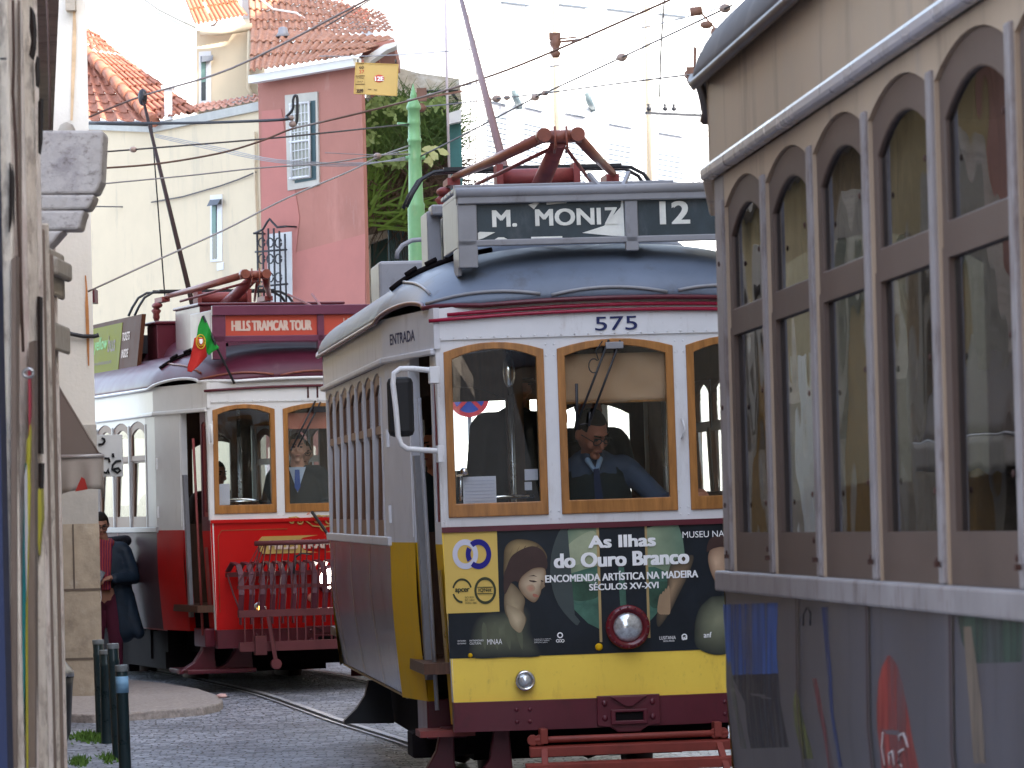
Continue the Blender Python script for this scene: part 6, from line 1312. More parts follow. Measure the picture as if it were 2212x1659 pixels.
def wq(pts, off, nm, m, par, fn=onw, thick=.03):
    P_ = [fn(x, y, off) for x, y in pts]; Q_ = [fn(x, y, off-thick) for x, y in pts]; k = len(P_)
    return MB().add([tuple(p) for p in P_]+[tuple(p) for p in Q_], [tuple(range(k)), tuple(range(2*k-1, k-1, -1))]+[(i, k+i, k+(i+1) % k, (i+1) % k) for i in range(k)]).build(nm, m, par)
fasc = mat('grey eave board', (.45, .44, .40), .8, var=.15)
MB().bar(at(120, 268, YA-.1), at(330, 277, YB-.1), .05, .10).bar(at(330, 277, YB-.1), at(568, 228, YC-.1), .05, .10).build('eave', fasc, ch)
Wd = mat('window white frame', (.72, .72, .72), .6, var=.05); SHG = mat('grey green shutter', (.16, .26, .22), .6, var=.15); HOOD = mat('slate blue window hood', (.10, .11, .13), .6); GLD = mat('dark window glass', (.03, .035, .04), .1, coat=.5)
def small_window(px0, px1, y0, y1, fn, par, hoodh=20):
    w_ = wq([(px0-5, y1+6), (px1+3, y1+4), (px1+3, y0-12), (px0-5, y0-10)], .012, 'window', Wd, par, fn)
    wq([(px0, y1), (px0+(px1-px0)*.55, y1-1), (px0+(px1-px0)*.55, y0), (px0, y0)], .016, 'pane', GLD, w_, fn)
    wq([(px0, (y0+y1)/2+8), (px0+(px1-px0)*.5, (y0+y1)/2+7), (px0+(px1-px0)*.5, y0), (px0, y0)], .022, 'shutter', SHG, w_, fn)
    a_ = [fn(px0-2, y0+12, .01), fn(px1+2, y0+10, .01), fn(px1+2, y0-2, .01), fn(px0-2, y0, .01)]; o_ = [fn(px0+2, y0+14, .10), fn(px1+8, y0+10, .10), fn(px1+8, y0-2, .06), fn(px0+2, y0, .06)]
    MB().hexa([tuple(p) for p in a_], [tuple(p) for p in o_]).build('window_hood', HOOD, w_)
small_window(461, 478, 432, 560, onw, ch)
wq([(470, 585), (484, 582), (484, 566), (470, 569)], .01, 'small_plate', Wd, ch)
MB().tube([tuple(onw(x, y, .03)) for x, y in ((555, 285), (556, 400), (562, 520), (568, 660))], .018, 6).build('drain_pipe', PL_CREAM, ch)
MB().tube([tuple(onw(x, y, .03)) for x, y in ((332, 437), (400, 425), (480, 402), (520, 388), (558, 372))], .009, 5).build('wall_cable', mat('grey cable', (.10, .09, .09), .7), ch)
MB().tube([tuple(at(x, y, 50.6)) for x, y in ((200, 446), (270, 447), (332, 437))], .008, 5).build('wall_cable', MC['grey cable'], ch)
# roof: two tiled slopes meeting on a hip
e0, e1, e2 = at(110, 262, YA-.2), at(331, 266, YB-.3), at(572, 218, YC-.2)
h0 = at(182, 112, 53.2); 
tiles(at(186, 262, 51.6), e1, h0, h0+Vector((.06, 0, .0)), 8, 8, 'left_roof_slope', TILE, ch, .045)
tiles(e1, at(432, 242, 49.0), h0, at(262, 122, 53.4), 16, 9, 'middle_roof_slope', TILE, ch, .022)
tiles(e1+Vector((0, 0, .02)), at(430, 240, 49.2), at(262, 122, 53.4), at(345, 182, 51.5), 12, 8, 'upper_roof_slope', TILE, ch, .02)
tiles(at(400, 252, 49.4), e2, at(425, 228, 50.2), at(560, 206, 48.2), 22, 2, 'eave_tiles', mat('pale pink tiles', (.56, .30, .22), .8, var=.2, sc=14), ch, .022)
tiles(h0, at(262, 122, 53.4), at(178, 60, 54.6), at(205, 78, 54.4), 10, 4, 'top_roof_slope', TILE, ch, .022)
rt = MB()
for k in range(9):
    a_ = h0.lerp(e1, k/9)+Vector((0, -.06, .03)); b_ = h0.lerp(e1, (k+1.12)/9)+Vector((0, -.06, .03)); rt.tube([tuple(a_), tuple(b_)], [.062, .078], 10)
rt.build('hip_tiles', TILE, ch)
MB().tube([at(x, y, YB-.35) for x, y in ((188, 266), (260, 268), (331, 270))], .02, 6).build('gutter', mat('dark gutter', (.05, .05, .05), .5), ch)
cp_ = at(364, 262, 49.4); MB().box(cp_.x-.045, cp_.x+.045, 49.4, 49.5, cp_.z+.02, at(364, 190, 49.4).z).box(cp_.x-.075, cp_.x+.075, 49.37, 49.53, at(364, 192, 49.4).z, at(364, 184, 49.4).z).build('chimney_pipe', PL_WHITE, ch)
# ---- white gabled house above it
wh = thing('white_house', 'sunlit white house with a gutter pipe and hooded window rising behind the tiled hip roof', 'house', (0, 0, 0))
PLB = mat('bright limewash', (.84, .84, .82), .9, var=.03)
prismY([(150, -60), (330, -60), (392, 18), (424, 52), (424, 260), (150, 260)], 56, 60, 'gable_wall', PLB, wh)
MB().tube([at(x, y, 55.95) for x, y in ((300, -12), (345, 20), (385, 40), (424, 58))], .03, 6).build('verge', mat('grey verge', (.4, .4, .38), .8), wh)
prismY([(424, 66), (535, 60), (540, 210), (432, 232), (424, 260)], 50.6, 54, 'bay_wall', PL_CREAM, wh)
fnb = lambda x, y, off=0: Vector((at(x, y, 50.6).x, 50.6-off, at(x, y, 50.6).z))
small_window(435, 453, 122, 218, fnb, wh)
gt = MB().tube([at(x, y, 50.4) for x, y in ((432, 70), (480, 68), (545, 58))], .05, 10).tube([at(x, y, 50.4) for x, y in ((539, 62), (537, 190), (541, 200), (548, 206))], .028, 8); gt.build('gutter_pipe', PL_CREAM, wh)
prismY([(436, 224), (545, 206), (552, 212), (436, 236)], 50.3, 50.6, 'ledge', mat('grey ledge', (.5, .5, .48), .8), wh)
tiles(at(424, 58, 50.4), at(536, 38, 50.4), at(390, -30, 53.0), at(480, -45, 53.0), 24, 3, 'tiled_roof', mat('bright terracotta tiles', (.50, .19, .10), .8, var=.15, sc=12), wh, .02)
MB().tube([at(x, y, 50.9) for x, y in ((440, 5), (452, 30), (470, 45), (463, 54), (455, 56))], .015, 6).build('loose_cable', PLB, wh)
prismY([(520, -30), (545, -30), (545, 40), (524, 40)], 53, 54, 'chimney_stack', PLB, wh)
# ---- pink house
ph = thing('pink_house', 'faded pink house with a white barred sash window and a wrought iron window grille', 'house', (0, 0, 0))
YP0, YP1 = 47.4, 46.2
wall2(562, 166, YP0, 786, 128, YP1, 'front_wall', PL_PINK, ph, thick=.05)
onp = lambda x, y, off=0: onw(x, y, off, 562, YP0, 786, YP1)
wq([(566, 690), (566, 240), (608, 236), (640, 420), (648, 470), (640, 545), (790, 505), (790, 760)], .008, 'fresh_paint_patch', PL_PINK2, ph, onp, .004)
MB().bar(at(545, 172, YP0-.15), at(772, 134, YP1-.15), .12, .09).build('cornice', PL_WHITE, ph)
tiles(at(543, 160, YP0-.3), at(772, 124, YP1-.3), at(545, 66, YP0+2.4), at(852, 84, YP1+2.6), 36, 3, 'lower_roof_slope', TILE_DK, ph, .022)
tiles(at(545, 96, YP0+2.4), at(852, 72, YP1+2.6), at(536, -40, YP0+5.6), at(830, 32, YP1+6), 44, 6, 'upper_roof_slope', TILE_DK, ph, .022)
prismY([(772, 128), (800, 96), (852, 84), (852, 110), (820, 128), (818, 150), (786, 168)], 47.6, 50, 'side_gable', PL_PINK, ph)
prismY([(765, 138), (830, 96), (856, 90), (856, 99), (835, 108), (790, 140), (768, 146)], 47.2, 47.6, 'side_cornice', PL_WHITE, ph)
sw = wq([(618, 206), (688, 198), (692, 400), (624, 412)], .02, 'sash_window', mat('grey stone window surround', (.52, .49, .43), .8, var=.1), ph, onp)
wq([(636, 222), (684, 217), (686, 388), (640, 396)], .026, 'dark_reveal', mat('teal grey reveal', (.05, .09, .10), .6), sw, onp)
bars = MB()
def seg(x0, y0, x1, y1, r): bars.tube([tuple(onp(x0, y0, .05)), tuple(onp(x1, y1, .05))], r, 5)
for k in range(6): seg(634+7.8*k, 226-1*k, 637+7.8*k, 390-1.3*k, .006)
for k in range(9): seg(633+.4*k, 228+20*k, 675+.4*k, 223+19.6*k, .006)
for yy in (226, 308, 386): seg(632, yy, 676, yy-5, .014)
seg(634, 226, 638, 390, .014); seg(674, 222, 677, 384, .014)
bars.build('white_bars', Wd, sw)
wq([(634, 226), (674, 222), (677, 384), (638, 390)], .03, 'pale_pane', mat('pale window curtain', (.40, .40, .34), .6, var=.15), sw, onp, .002)
gr = MB()
wq([(580, 700), (580, 506), (632, 500), (634, 700)], .015, 'grille_window', Wd, ph, onp)
def gs(pts, r=.012): gr.tube([tuple(onp(x, y, .16)) for x, y in pts], r, 5)
for k in range(6): x = 578+12*k; gs([(x, 505-abs(2.5-k)*-0+abs(k-2.5)*6-14), (x+4, 700)])
gs([(573, 505), (590, 497), (600, 480), (605, 474), (612, 482), (622, 492), (641, 490)], .014); gs([(574, 545), (642, 540)]); gs([(576, 620), (644, 614)])
for cx in (588, 606, 624):
    for cy_ in (525, 560, 600): gs([(cx+7*math.cos(t*.6), cy_+10*math.sin(t*.6)) for t in range(11)], .009)
gr.tube([tuple(onp(573, 505, 0)), tuple(onp(573, 505, .18))], .012, 5).tube([tuple(onp(641, 490, 0)), tuple(onp(641, 490, .18))], .012, 5)
gr.build('iron_grille', BLACK, ph)
va = at(612, 98, YP0+1.6); MB().tube([tuple(va), tuple(va+Vector((0, 0, .1)))], .03, 8).lathe([(.10, 0), (.06, .05), (.05, .11), (.02, .12)], tuple(va+Vector((0, 0, .1))), 12).build('roof_vent', GREYM, ph)
MB().tube([at(x, y, YP0+3.4) for x, y in ((560, -5), (590, 20), (640, 28), (680, 55), (690, 62), (700, 68), (690, 76))], .014, 5).build('loose_cable', PLB, ph)
# distant pink tiled gable
dg_ = thing('distant_roof', 'steep pinkish tiled roof showing between the tiled pink house and the white wall', 'roof', (0, 0, 0))
prismY([(731, 4), (800, -6), (800, 54), (740, 28)], 62, 64, 'gable', PLB, dg_)
tiles(at(729, 32, 61.6), at(797, 56, 61.6), at(729, -30, 63), at(797, -30, 63), 14, 6, 'tiles', mat('pale red tiles', (.55, .20, .16), .8, var=.2, sc=12), dg_, .035)
# ---- big white apartment building
ab = thing('apartment_building', 'large sunlit white apartment building with drainpipes and shuttered windows behind the trams', 'building', (0, 0, 0))
AY0, AY1 = 78.0, 88.0
def ona(x, y, off=0): return onw(x, y, off, 985, AY0, 1560, AY1)
_e = ona(1660, 400); wall2(985, -160, AY0, 1660, -60, _e.y, 'front_wall', PLB, ab, 6)
wall2(780, -160, 92, 990, -160, 84, 'rear_wing', PLB, ab, 4)
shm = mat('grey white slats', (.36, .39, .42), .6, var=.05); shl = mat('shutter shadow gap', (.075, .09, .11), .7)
for k, (x0, x1, y0, yt) in enumerate(((1047, 1088, 240, 218), (1128, 1166, 259, 232), (1216, 1258, 275, 245), (1311, 1360, 302, 268), (1418, 1470, 324, 287))):
    w_ = wq([(x0-4, 460), (x0-4, yt), (x1+4, yt+10), (x1+4, 470)], .03, 'window', mat('window reveal white', (.34, .34, .36), .8), ab, ona)
    wq([(x0, 455), (x0, y0), (x1, y0+10), (x1, 465)], .045, 'shutter', shm, w_, ona, .01)
    sl2 = MB(); n_s = 17
    for q2 in range(n_s):
        ya = y0+9+q2*11; pa, pb = ona(x0, ya, .05), ona(x1, ya+9, .05); sl2.tube([tuple(pa), tuple(pb)], .012, 4)
    sl2.build('slat_gaps', shl, w_)
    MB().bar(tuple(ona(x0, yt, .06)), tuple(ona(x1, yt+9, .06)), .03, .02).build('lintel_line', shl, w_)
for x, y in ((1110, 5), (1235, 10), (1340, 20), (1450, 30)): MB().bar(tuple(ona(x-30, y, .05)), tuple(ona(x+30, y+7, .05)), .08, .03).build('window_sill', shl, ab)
for x in (1187, 1386): MB().tube([tuple(ona(x, -60, .12)), tuple(ona(x+6, 420, .12))], .06, 8).build('drain_pipe', mat('cream drainpipe', (.26, .22, .17), .6), ab)
for x in (1005, 1018, 1490, 1503): MB().tube([tuple(ona(x, -60, .05)), tuple(ona(x+5, 200, .07)), tuple(ona(x+2, 420, .05))], .012, 5).build('wall_wire', MC['grey cable'], ab)
for x, y, lb in ((1086, 212, 'left'), (1245, 218, 'right')):
    P_ = [tuple(ona(x-14, y-15, .4)), tuple(ona(x-12, y, .4)), tuple(ona(x-4, y+8, .35)), tuple(ona(x+32, y+14, .05))]
    lm = MB().tube(P_, .07, 8).tube([tuple(ona(x+32, y+4, .05)), tuple(ona(x+32, y+24, .05))], .05, 8).build('wall_bracket', mat('pale grey pipe', (.09, .12, .13), .5), None)
    setp(lm, 'grey bent pipe bracket on the white wall, %s' % ('just left of the first drainpipe' if lb == 'left' else 'between the two drainpipes'), 'bracket', 'bent pipe brackets on the white wall')
MB().bar(tuple(at(1396, 244, 70)), tuple(at(1520, 250, 71)), .05).build('aerial_bar', BLACK, ab)
for x in (1402, 1437, 1456): q_ = at(x, 240, 70); MB().lathe([(.03, 0), (.05, .05), (.02, .08), (.04, .12)], tuple(q_), 8).build('insulator', BLACK, ab)
# ---- ruin with plants between the pink house and the pole
ru = thing('ruined_shed', 'low derelict house with a crumbling pale roof edge, green doors and corrugated gate', 'shed', (0, 0, 0))
wall_dk = mat('deep brown earth wall', (.10, .075, .055), .95, var=.4, sc=4, bump=.8, bsc=12)  # dark brown earth with randomly uneven tone
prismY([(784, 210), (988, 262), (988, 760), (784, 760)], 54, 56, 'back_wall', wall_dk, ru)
prismY([(800, 130), (905, 158), (992, 170), (992, 186), (972, 210), (905, 208), (850, 205), (790, 212)], 53.2, 56, 'crumbling_roof', mat('rubble roof', (.50, .44, .35), .95, var=.3, sc=6, bump=.8, bsc=10, dirt=((.75,.74,.72), .45, 3, 1.5)), ru)
prismY([(784, 512), (835, 498), (838, 512), (800, 526), (802, 700), (784, 700)], 53.0, 53.3, 'door_surround', STONE, ru)
prismY([(802, 526), (836, 515), (836, 700), (802, 700)], 53.2, 53.4, 'green_door', mat('dark green door', (.03, .08, .07), .6, var=.2), ru)
cg = MB()
for k in range(13): x = 840+5*k; a_ = at(x, 482-.6*k, 52.8); b2 = at(x+4, 700, 52.8); cg.tube([(a_.x, 52.8, a_.z), (b2.x, 52.8, b2.z)], .014, 5)
cg.build('corrugated_gate', mat('teal grey corrugated iron', (.07, .11, .115), .5, var=.3), ru); prismY([(838, 486), (985, 470), (990, 700), (842, 700)], 52.95, 53.0, 'gate_panel', mat('dark blue grey sheet', (.05, .065, .09), .5, var=.25), ru)
prismY([(968, 260), (995, 250), (1000, 420), (972, 420)], 52.2, 52.4, 'teal_shutter', mat('teal shutter', (.05, .16, .16), .6, var=.2), ru); prismY([(966, 245), (996, 236), (996, 262), (968, 268)], 52.0, 52.3, 'shutter_cap', Wd, ru)
MB().tube([at(961, -30, 51), at(966, 200, 51), at(972, 430, 51)], .018, 6).build('white_pole', mat('pinkish white pole', (.6, .52, .55), .5), ru)
fr_ = MB()
for a_, b2 in (((905, 198), (990, 196)), ((918, 200), (920, 250)), ((958, 198), (957, 250)), ((900, 232), (990, 222)), ((930, 205), (955, 240)), ((975, 200), (990, 218))): fr_.tube([at(*a_, 52.6), at(*b2, 52.6)], .018, 5)
fr_.build('rusty_frame', BLACK, ru)
# leafy plants
LEAF = mat('shrub leaf green', (.055, .10, .014), .6, var=.5, sc=3); LEAF2 = mat('pale ivy leaf', (.19, .26, .08), .55, var=.25, sc=5); TW = mat('dry brown stems', (.07, .042, .028), .9, var=.4, sc=8)
def blades(name, label, area, n, L0, L1, m, ang=(60, 120), curl=.5, w=.012, grp=None, seed=1, Y=(52.2, 53.6), base=None):
    random.seed(seed); t = thing(name, label, 'plant', tuple(at(*area[0], Y[0])), group=grp); o = Vector(t.location); b = MB(); xs = [p[0] for p in area]; ys_ = [p[1] for p in area]
    def inside(x, y):
        c_ = False; j = len(area)-1
        for i in range(len(area)):
            if (area[i][1] > y) != (area[j][1] > y) and x < (area[j][0]-area[i][0])*(y-area[i][1])/(area[j][1]-area[i][1])+area[i][0]: c_ = not c_
            j = i
        return c_
    k = 0
    while k < n:
        x = random.uniform(min(xs), max(xs)); y = random.uniform(min(ys_), max(ys_))
        if not inside(x, y): continue
        k += 1; p = (base(x, y) if base else at(x, y, random.uniform(*Y))); 
        a = math.radians(random.uniform(*ang)); Ln = random.uniform(L0, L1); q_ = p.copy(); pr = None
        for s_ in range(5):
            dd = Vector((math.cos(a), random.uniform(-.2, .2), math.sin(a))); wv = Vector((-math.sin(a), 0, math.cos(a)))*w*(1-s_/4.6); 
            b.v += [tuple(q_+wv-o), tuple(q_-wv-o)]
            if s_: i_ = len(b.v); b.f.append((i_-4, i_-3, i_-1, i_-2)); b.sm.append(False)
            q_ = q_+dd*Ln/4; a -= curl*random.uniform(.2, 1)*(.35 if math.cos(a) >= 0 else -.35)
    b.build('foliage', m, t); return t
def leaves(t, pts, n, s, m, Y=(51.8, 52.4), seed=1, spread=10):
    random.seed(seed); b = MB(); o = Vector(t.location)
    for _ in range(n):
        x, y = random.choice(pts); p = at(x+random.gauss(0, spread), y+random.gauss(0, spread), random.uniform(*Y))-o; a = random.uniform(0, 6.28); d = Vector((math.cos(a), random.uniform(-.5, .5), math.sin(a)*.9-.4)).normalized(); e_ = d.cross(Vector((random.uniform(-.4, .4), 1, random.uniform(-.4, .4)))).normalized(); L_ = s*random.uniform(.6, 1.3)
        b.add([p, p+d*L_*.35+e_*L_*.28, p+d*L_*.75+e_*L_*.2, p+d*L_, p+d*L_*.75-e_*L_*.2, p+d*L_*.35-e_*L_*.28], [(0, 1, 2, 3, 4, 5)])
    return b.build('leaves', m, t)
t1 = blades('grass_clump', 'long green grasses hanging over the upper dark wall behind the green pole', [(795, 235), (900, 225), (985, 280), (985, 330), (940, 380), (800, 375)], 700, .25, .7, LEAF, (20, 150), .8, .010, seed=1)
t2 = blades('dry_shrub', 'mass of dry brown stems hanging between the green pole and the pink house', [(800, 385), (990, 350), (985, 470), (860, 490), (800, 470)], 800, .3, .8, TW, (-150, 170), .9, .009, seed=2)
t3 = blades('fern', 'bright green fern like plant growing out beside the pink house edge', [(788, 480), (800, 470), (806, 485), (795, 495)], 26, .5, 1.0, mat('bright fern green', (.09, .155, .015), .6, var=.3), (10, 100), .35, .020, seed=4, Y=(52.3, 52.8))
blades('fern', 'taller upright fern fronds against the pink house edge above the door', [(785, 400), (802, 360), (815, 400), (815, 470), (788, 480)], 90, .25, .55, MC['bright fern green'], (20, 110), .4, .012, seed=8, Y=(52.3, 52.8))
t4 = thing('ivy', 'pale leafy ivy trailing over the crumbling roof edge', 'plant', tuple(at(850, 240, 52)))
leaves(t4, [(800+6*k, 222+int(10*math.sin(k))) for k in range(28)]+[(845, 250), (848, 262), (875, 240), (800, 260), (803, 290), (805, 300)], 230, .075, LEAF2, spread=6)
t5 = thing('leafy_sprig', 'big pale yellow green leaves on a sprig just right of the green pole', 'plant', tuple(at(935, 325, 51)))
leaves(t5, [(938, 320), (928, 332), (945, 338)], 10, .15, mat('pale yellow green leaf', (.50, .52, .24), .5, var=.2), Y=(50.8, 51), seed=7, spread=5)
leaves(t4, [(812+5*k, 345+int(6*math.sin(k*2))) for k in range(14)], 80, .085, LEAF2, spread=7, seed=5).name = 'lower_leaves'
blades('fern', 'long arching fern fronds low on the overgrown wall beside the green pole', [(795, 440), (880, 430), (880, 490), (795, 500)], 60, .5, 1.1, MC['bright fern green'], (-20, 80), .5, .016, seed=14, Y=(52.0, 52.6))
blades('grass_clump', 'darker green grasses in the upper right of the overgrown wall', [(900, 260), (985, 270), (985, 340), (905, 350)], 300, .2, .5, mat('deep grass green', (.05, .10, .015), .7, var=.4), (30, 150), .7, .010, seed=11)
# ---- green cast iron pole
gp = thing('catenary_pole', 'light green cast iron pole with a pointed finial holding the overhead cables', 'pole', (at(905, 700, 40).x, 40, 0))
GP = mat('pale green pole paint', (.20, .42, .20), .45, var=.12, sc=6, dirt=((.42,.46,.22), .35, 4, .3), coat=.2)
cxp = at(905, 700, 40).x; zp = lambda y: at(900, y, 40).z
pr = [(.085, -.1), (.085, zp(560)), (.082, zp(448)), (.085, zp(442)), (.072, zp(436)), (.062, zp(350)), (.066, zp(345)), (.066, zp(339)), (.062, zp(336)), (.060, zp(308)), (.068, zp(306)), (.068, zp(300)), (.060, zp(298)), (.058, zp(270)), (.064, zp(268)), (.060, zp(262)), (.056, zp(238)), (.070, zp(236)), (.070, zp(230)), (.055, zp(222)), (.028, zp(210)), (.034, zp(207)), (.030, zp(204)), (.018, zp(195)), (.001, zp(180))]
MB().lathe(pr, (0, 0, 0), 20).build('post', GP, gp)
MB().tube([(-.09, 0, zp(341)), (.10, 0, zp(341))], .02, 8).tube([(-.16, -.02, zp(267)), (-.05, 0, zp(269))], .018, 6).build('cable_clamp', GP, gp)
# ---- hanging stop sign
sgp = [at(x, y, 33) for x, y in ((768, 135), (861, 139), (858, 208), (764, 203))]
sg = thing('stop_sign', 'yellow square tram stop sign reading 12E hanging from an overhead wire', 'sign', tuple(sgp[0]))
o = Vector(sgp[0]); loc = [p-o for p in sgp]
SGY = mat('stop sign yellow', (.62, .42, .14), .5, var=.06)
MB().poly([(p.x, p.z) for p in loc], -.012, .012).build('plate', SGY, sg)
k = len(loc); 
inn = [Vector((sum(q.x for q in loc)/4, 0, sum(q.z for q in loc)/4))*.05+Vector((q.x, 0, q.z))*.95 for q in loc]
MB().ring([(q.x, q.z) for q in loc], [(q.x, q.z) for q in inn], -.018, -.012).build('rim', mat('sign rim', (.55, .36, .10), .5), sg)
def sloc(x, y): p = at(x, y, 33)-o; return p.x, p.z
c0 = sloc(819, 170)
MB().ell((c0[0], -.014, c0[1]), (.042, .003, .031), 24, 8).build('red_oval', mat('sign red', (.60, .08, .05), .5), sg)
def stx(s, x0, y0, x1, y1, m, bold=.0, v=-.0185): a_ = sloc(x0, y0); b2 = sloc(x1, y1); return text(s, a_[0], b2[0], b2[1], a_[1], v, m, sg, 'sign_lettering', bold)
stx('12E', 810, 166, 829, 175, WT, .03, -.019); BK = mat('sign dark print', (.06, .03, .02), .6)
stx('Graça', 772, 135.5, 786, 140, BK); stx('60', 776, 143, 786, 149, BK, .01); stx('37', 776, 152, 787, 159, mat('sign red print', (.55, .05, .03), .6)); stx('M. MONIZ', 771, 167, 786, 171, BK); stx('GRAÇA', 771, 175, 785, 179, BK); stx('3599', 770, 193, 785, 201, BK, .02)
bxs = MB(); 
for x0_, y0_, x1_, y1_ in ((768, 164, 788, 164.8), (768, 182, 788, 182.8), (768, 164, 768.8, 202), (787.5, 164, 788.3, 202), (795, 193, 802, 194), (808, 194, 815, 195)):
    a_ = sloc(x0_, y0_); b2 = sloc(x1_, y1_); bxs.box(a_[0], b2[0], -.0185, -.017, b2[1], a_[1])
bxs.build('printed_lines', BK, sg)
for x in (773, 855): a_ = sloc(x, 137); b2 = sloc(x, 128); MB().tube([(a_[0], 0, a_[1]), (b2[0], 0, b2[1])], .006, 5).build('hanger', BLACK, sg)
# ---- no stopping sign seen through the yellow tram
ns_p = at(1013, 858, 60); nsg = thing('road_sign', 'round blue no stopping sign with a red cross, seen through the yellow tram', 'sign', (ns_p.x, 60, 0))
MB().lathe([(.03, 0), (.03, ns_p.z+.3)], (0, .05, 0), 10).build('post', GREYM, nsg)
def disc(r0, r1, d, m, nm): MB().ring([(r1*math.cos(a*math.pi/16), ns_p.z+r1*math.sin(a*math.pi/16)) for a in range(32)], [(r0*math.cos(a*math.pi/16), ns_p.z+r0*math.sin(a*math.pi/16)) for a in range(32)], -d-.004, -d).build(nm, m, nsg)
SR = mat('road sign red', (.62, .03, .06), .4); disc(.001, .27, 0, mat('road sign blue', (.01, .06, .42), .4), 'blue_disc'); disc(.225, .29, .006, SR, 'red_ring')
MB().bar((-.17, -.01, ns_p.z-.17), (.17, -.01, ns_p.z+.17), .055, .01, up=(0, 1, 0)).build('red_bar', SR, nsg); MB().bar((-.17, -.014, ns_p.z+.17), (.17, -.014, ns_p.z-.17), .055, .01, up=(0, 1, 0)).build('red_bar', SR, nsg)
# ---- overhead wires
WIRE = mat('dark wire', (.06, .05, .05), .6); WIREL = mat('pale wire', (.24, .22, .22), .5); CONT = mat('brown contact wire', (.10, .05, .035), .5)
def wire(pts, r, m, label, balls=(), cat='wire', grp='overhead wires'):
    P_ = [at(x, y, Y) for x, y, Y in pts]; Q = []
    for i in range(len(P_)-1):
        p0, p1, p2, p3 = P_[max(i-1, 0)], P_[i], P_[i+1], P_[min(i+2, len(P_)-1)]
        for q in range(5): s_ = q/5; Q.append(.5*((2*p1)+(-p0+p2)*s_+(2*p0-5*p1+4*p2-p3)*s_*s_+(-p0+3*p1-3*p2+p3)*s_**3))
    Q.append(P_[-1]); t = thing('overhead_wire', label, cat, tuple(P_[0]), group=grp); MB().tube([tuple(q-P_[0]) for q in Q], r, 5).build('strand', m, t)
    for x, y, Y, s_ in balls: p = at(x, y, Y)-P_[0]; MB().ell(tuple(p), (s_*1.25, s_, s_), 10, 8).build('insulator', mat('insulator brown grey', (.30, .22, .19), .4, var=.3), t)
    return t
wire([(185, 256, 43.5), (308, 207, 43), (500, 148, 40), (756, 19, 36.5), (810, -12, 36)], .011, CONT, 'brown contact wire touched by the trolley pole of the red tram')
wire([(185, 266, 40), (400, 266, 39), (604, 259, 38), (618, 252, 38), (632, 236, 38), (633, 216, 38), (637, 207, 38), (642, 214, 38), (641, 262, 38), (634, 266, 38)], .014, BLACK, 'thick black cable ending in an upright loop in front of the pink house window', ((632, 268, 38, .03), (628, 255, 38, .025)))
wire([(190, 332, 38), (225, 328, 38), (290, 323, 38), (560, 301, 37), (702, 287, 37), (884, 268, 40)], .008, WIRE, 'upper thin span wire from the left wall to the top of the green pole', ((288, 323, 38, .028),))
wire([(190, 365, 36), (330, 355, 36), (470, 332, 36), (560, 306, 36), (632, 278, 36), (702, 262, 35), (878, 219, 34), (1042, 170, 32), (1190, 113, 31), (1460, -6, 30)], .009, CONT, 'long contact wire rising across the picture past the trolley pole of the yellow tram', ())
wire([(190, 400, 38), (400, 380, 38), (560, 363, 38), (702, 353, 38), (815, 336, 39), (886, 333, 40)], .007, WIREL, 'pale twisted span wire reaching the middle of the green pole', ((815, 337, 39, .03),))
wire([(190, 630, 34), (330, 566, 34), (480, 499, 35), (620, 428, 36), (756, 370, 38), (815, 340, 39), (886, 314, 40)], .008, WIREL, 'pale wire climbing diagonally from above the red tram to the green pole')
for k in range(3): wire([(336, 290+3*k, 49), (470, 318+4*k, 46), (600, 345+3*k, 42), (760, 352+3*k, 41), (888, 345-4*k, 40)], .005, WIREL, ('uppermost', 'middle', 'lowest')[k]+' of three thin sagging wires between the cream house corner and the green pole')
wire([(702, 330, 41), (820, 334, 41), (888, 322, 40)], .004, WIREL, 'short thin wire crossing the pink house edge just left of the green pole')
wire([(908, 338, 40), (1000, 292, 38), (1155, 211, 36), (1177, 201, 36), (1343, 124, 34), (1580, 12, 31)], .008, WIRE, 'span wire from the green pole up to the top right with small insulators', ((1156, 211, 36, .03), (1177, 201, 36, .026), (1343, 124, 34, .035), (1350, 122, 34, .02), (1566, 18, 31.2, .035)))
wire([(1343, 124, 34), (1200, 142, 36), (1042, 176, 40), (880, 215, 45)], .006, WIREL, 'faint thin wire leaving the insulator high above the yellow tram')
wire([(1520, 158, 30), (1483, 162, 31), (1330, 181, 33), (1177, 201, 36), (1073, 213, 38), (971, 225, 42), (897, 232, 45)], .007, WIRE, 'nearly level span wire with a pair of insulators above the white building brackets', ((1073, 213, 38, .035), (1095, 211, 38, .025), (1056, 215, 38, .022), (1490, 162, 31, .035)))
wire([(690, 121, 45), (850, 119, 44), (1182, 92, 40), (1360, 66, 36), (1570, 14, 32)], .006, WIREL, 'top pale span wire carrying a brown fitting above the trolley pole', ())
wire([(1425, 210, 60), (1428, 100, 60), (1436, -10, 60)], .014, WIRE, 'thin vertical wire hanging down to the black aerial bar')
wire([(702, 58, 36), (796, 2, 35), (812, -10, 35)], .006, WIRE, 'short brown wire crossing the distant pink roof')
fx = at(1200, 92, 39); ft_ = thing('wire_fitting', 'rust brown wire hanger with two arms above the yellow tram', 'fitting', tuple(fx)); RB = mat('rust brown casting', (.20, .10, .07), .6, var=.3)
MB().bar((-.05, 0, .0), (.24, 0, .02), .035, .02).bar((-.05, 0, .03), (.20, 0, .045), .02, .015).lathe([(.03, -.14), (.05, -.10), (.02, -.07), (.05, -.02), (.05, .06)], (0, 0, 0), 10).box(-.06, .05, -.04, .04, .03, .09).build('hanger', RB, ft_)
fx = at(909, 212, 42); ft_ = thing('wire_fitting', 'rust brown wire hanger just right of the green pole finial', 'fitting', tuple(fx))
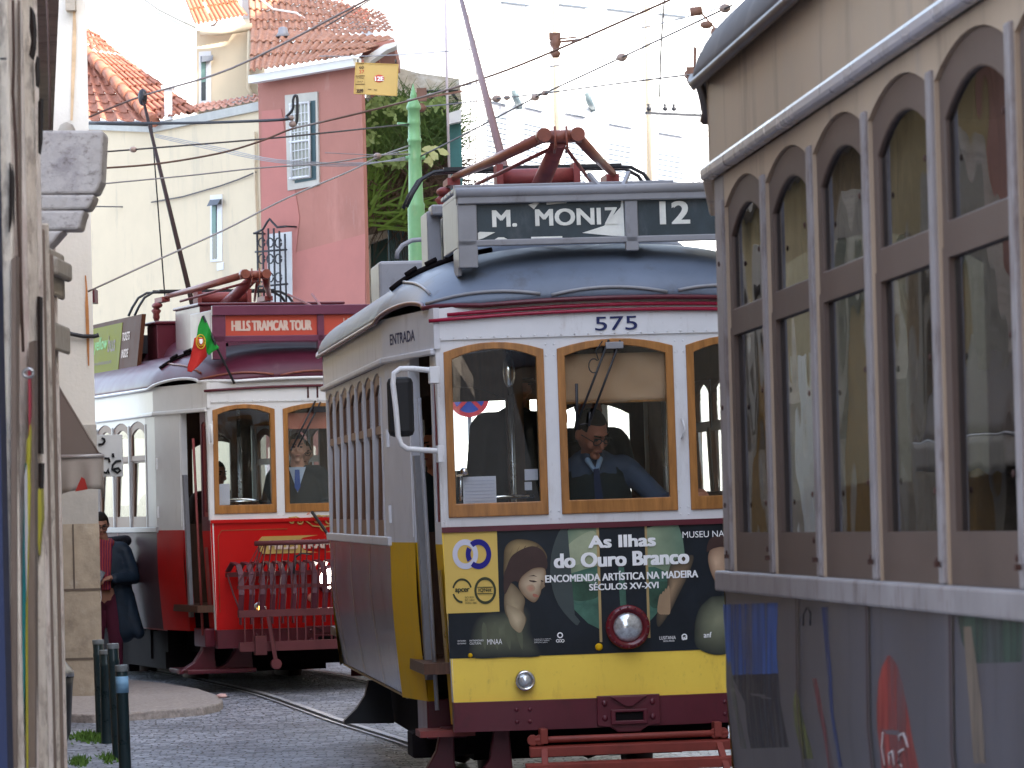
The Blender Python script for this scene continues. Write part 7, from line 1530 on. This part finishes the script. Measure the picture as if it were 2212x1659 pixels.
MB().bar((-.12, 0, -.02), (.42, 0, .06), .03, .02).box(-.04, .06, -.04, .04, -.03, .10).lathe([(.03, -.14), (.06, -.10), (.02, -.05)], (0, 0, 0), 10).build('hanger', RB, ft_)
fx = at(1508, 20, 31.5); ft_ = thing('wire_fitting', 'brown insulator fitting at the top right beside the dusty tram roof', 'fitting', tuple(fx))
MB().tube([(-.06, 0, -.02), (.03, 0, -.01)], .035, 10).bar((.0, 0, 0), (.30, 0, -.36), .012).ell((.06, 0, -.12), (.05, .03, .03), 8, 6).ell((.12, 0, -.18), (.03, .03, .04), 8, 6).build('insulator_body', RB, ft_)
fx = at(1492, 160, 31); ft_ = thing('wire_fitting', 'rusty bracket where the level span wire meets the edge of the dusty tram', 'fitting', tuple(fx))
MB().box(-.03, .12, -.04, .04, -.05, .05).bar((.02, 0, -.12), (.04, 0, .2), .02).ell((-.02, 0, 0), (.03, .03, .03), 8, 6).build('bracket', RB, ft_)
# ---- unseen houses added to shade the lane and block sky reflections
lr = thing('added_row_house', 'added rendered house left of the viewer, unseen, blocking sky reflections in the tram windows', 'house', (0, 0, 0))
MB().box(-9, -1.9, -26, 4.0, -.2, 4.2).build('wall', mat('aged buff render', (.38, .31, .25), .9, var=.2, dirt=((.2,.15,.12), .3, 2, .4)), lr)
MB().box(-9.1, -1.75, -26.1, 4.05, 4.2, 4.4).build('roof', TILE_DK, lr)
eh = thing('added_row_house', 'added plain house far behind the viewer, unseen, blocking bright reflections in the tram windows', 'house', (0, 0, 0))
MB().box(-14, 14, -50, -44, -.2, 9).build('wall', mat('grey buff render', (.25, .21, .18), .9, var=.3), eh)
MB().box(-14.2, 14.2, -50.2, -43.8, 9, 9.3).build('roof', TILE_DK, eh)
sr = thing('added_row_house', 'added ochre rendered house hidden behind the dusty tram to shade the lane', 'house', (0, 0, 0))
MB().box(3.9, 12, -3, 24, -.2, 12.0).build('wall', mat('ochre render', (.42, .33, .22), .9, var=.15), sr)
MB().box(3.75, 12.1, -3.1, 24.1, 12.0, 12.2).build('roof', TILE_DK, sr)
sr2 = thing('added_row_house', 'added tall cream house further up, hidden by the dusty tram, to shade the lane', 'house', (0, 0, 0))
MB().box(3.9, 12, 26, 60, -.2, 15).build('wall', PL_CREAM, sr2); MB().box(3.75, 12.1, 25.9, 60.1, 15, 15.2).build('roof', TILE_DK, sr2)
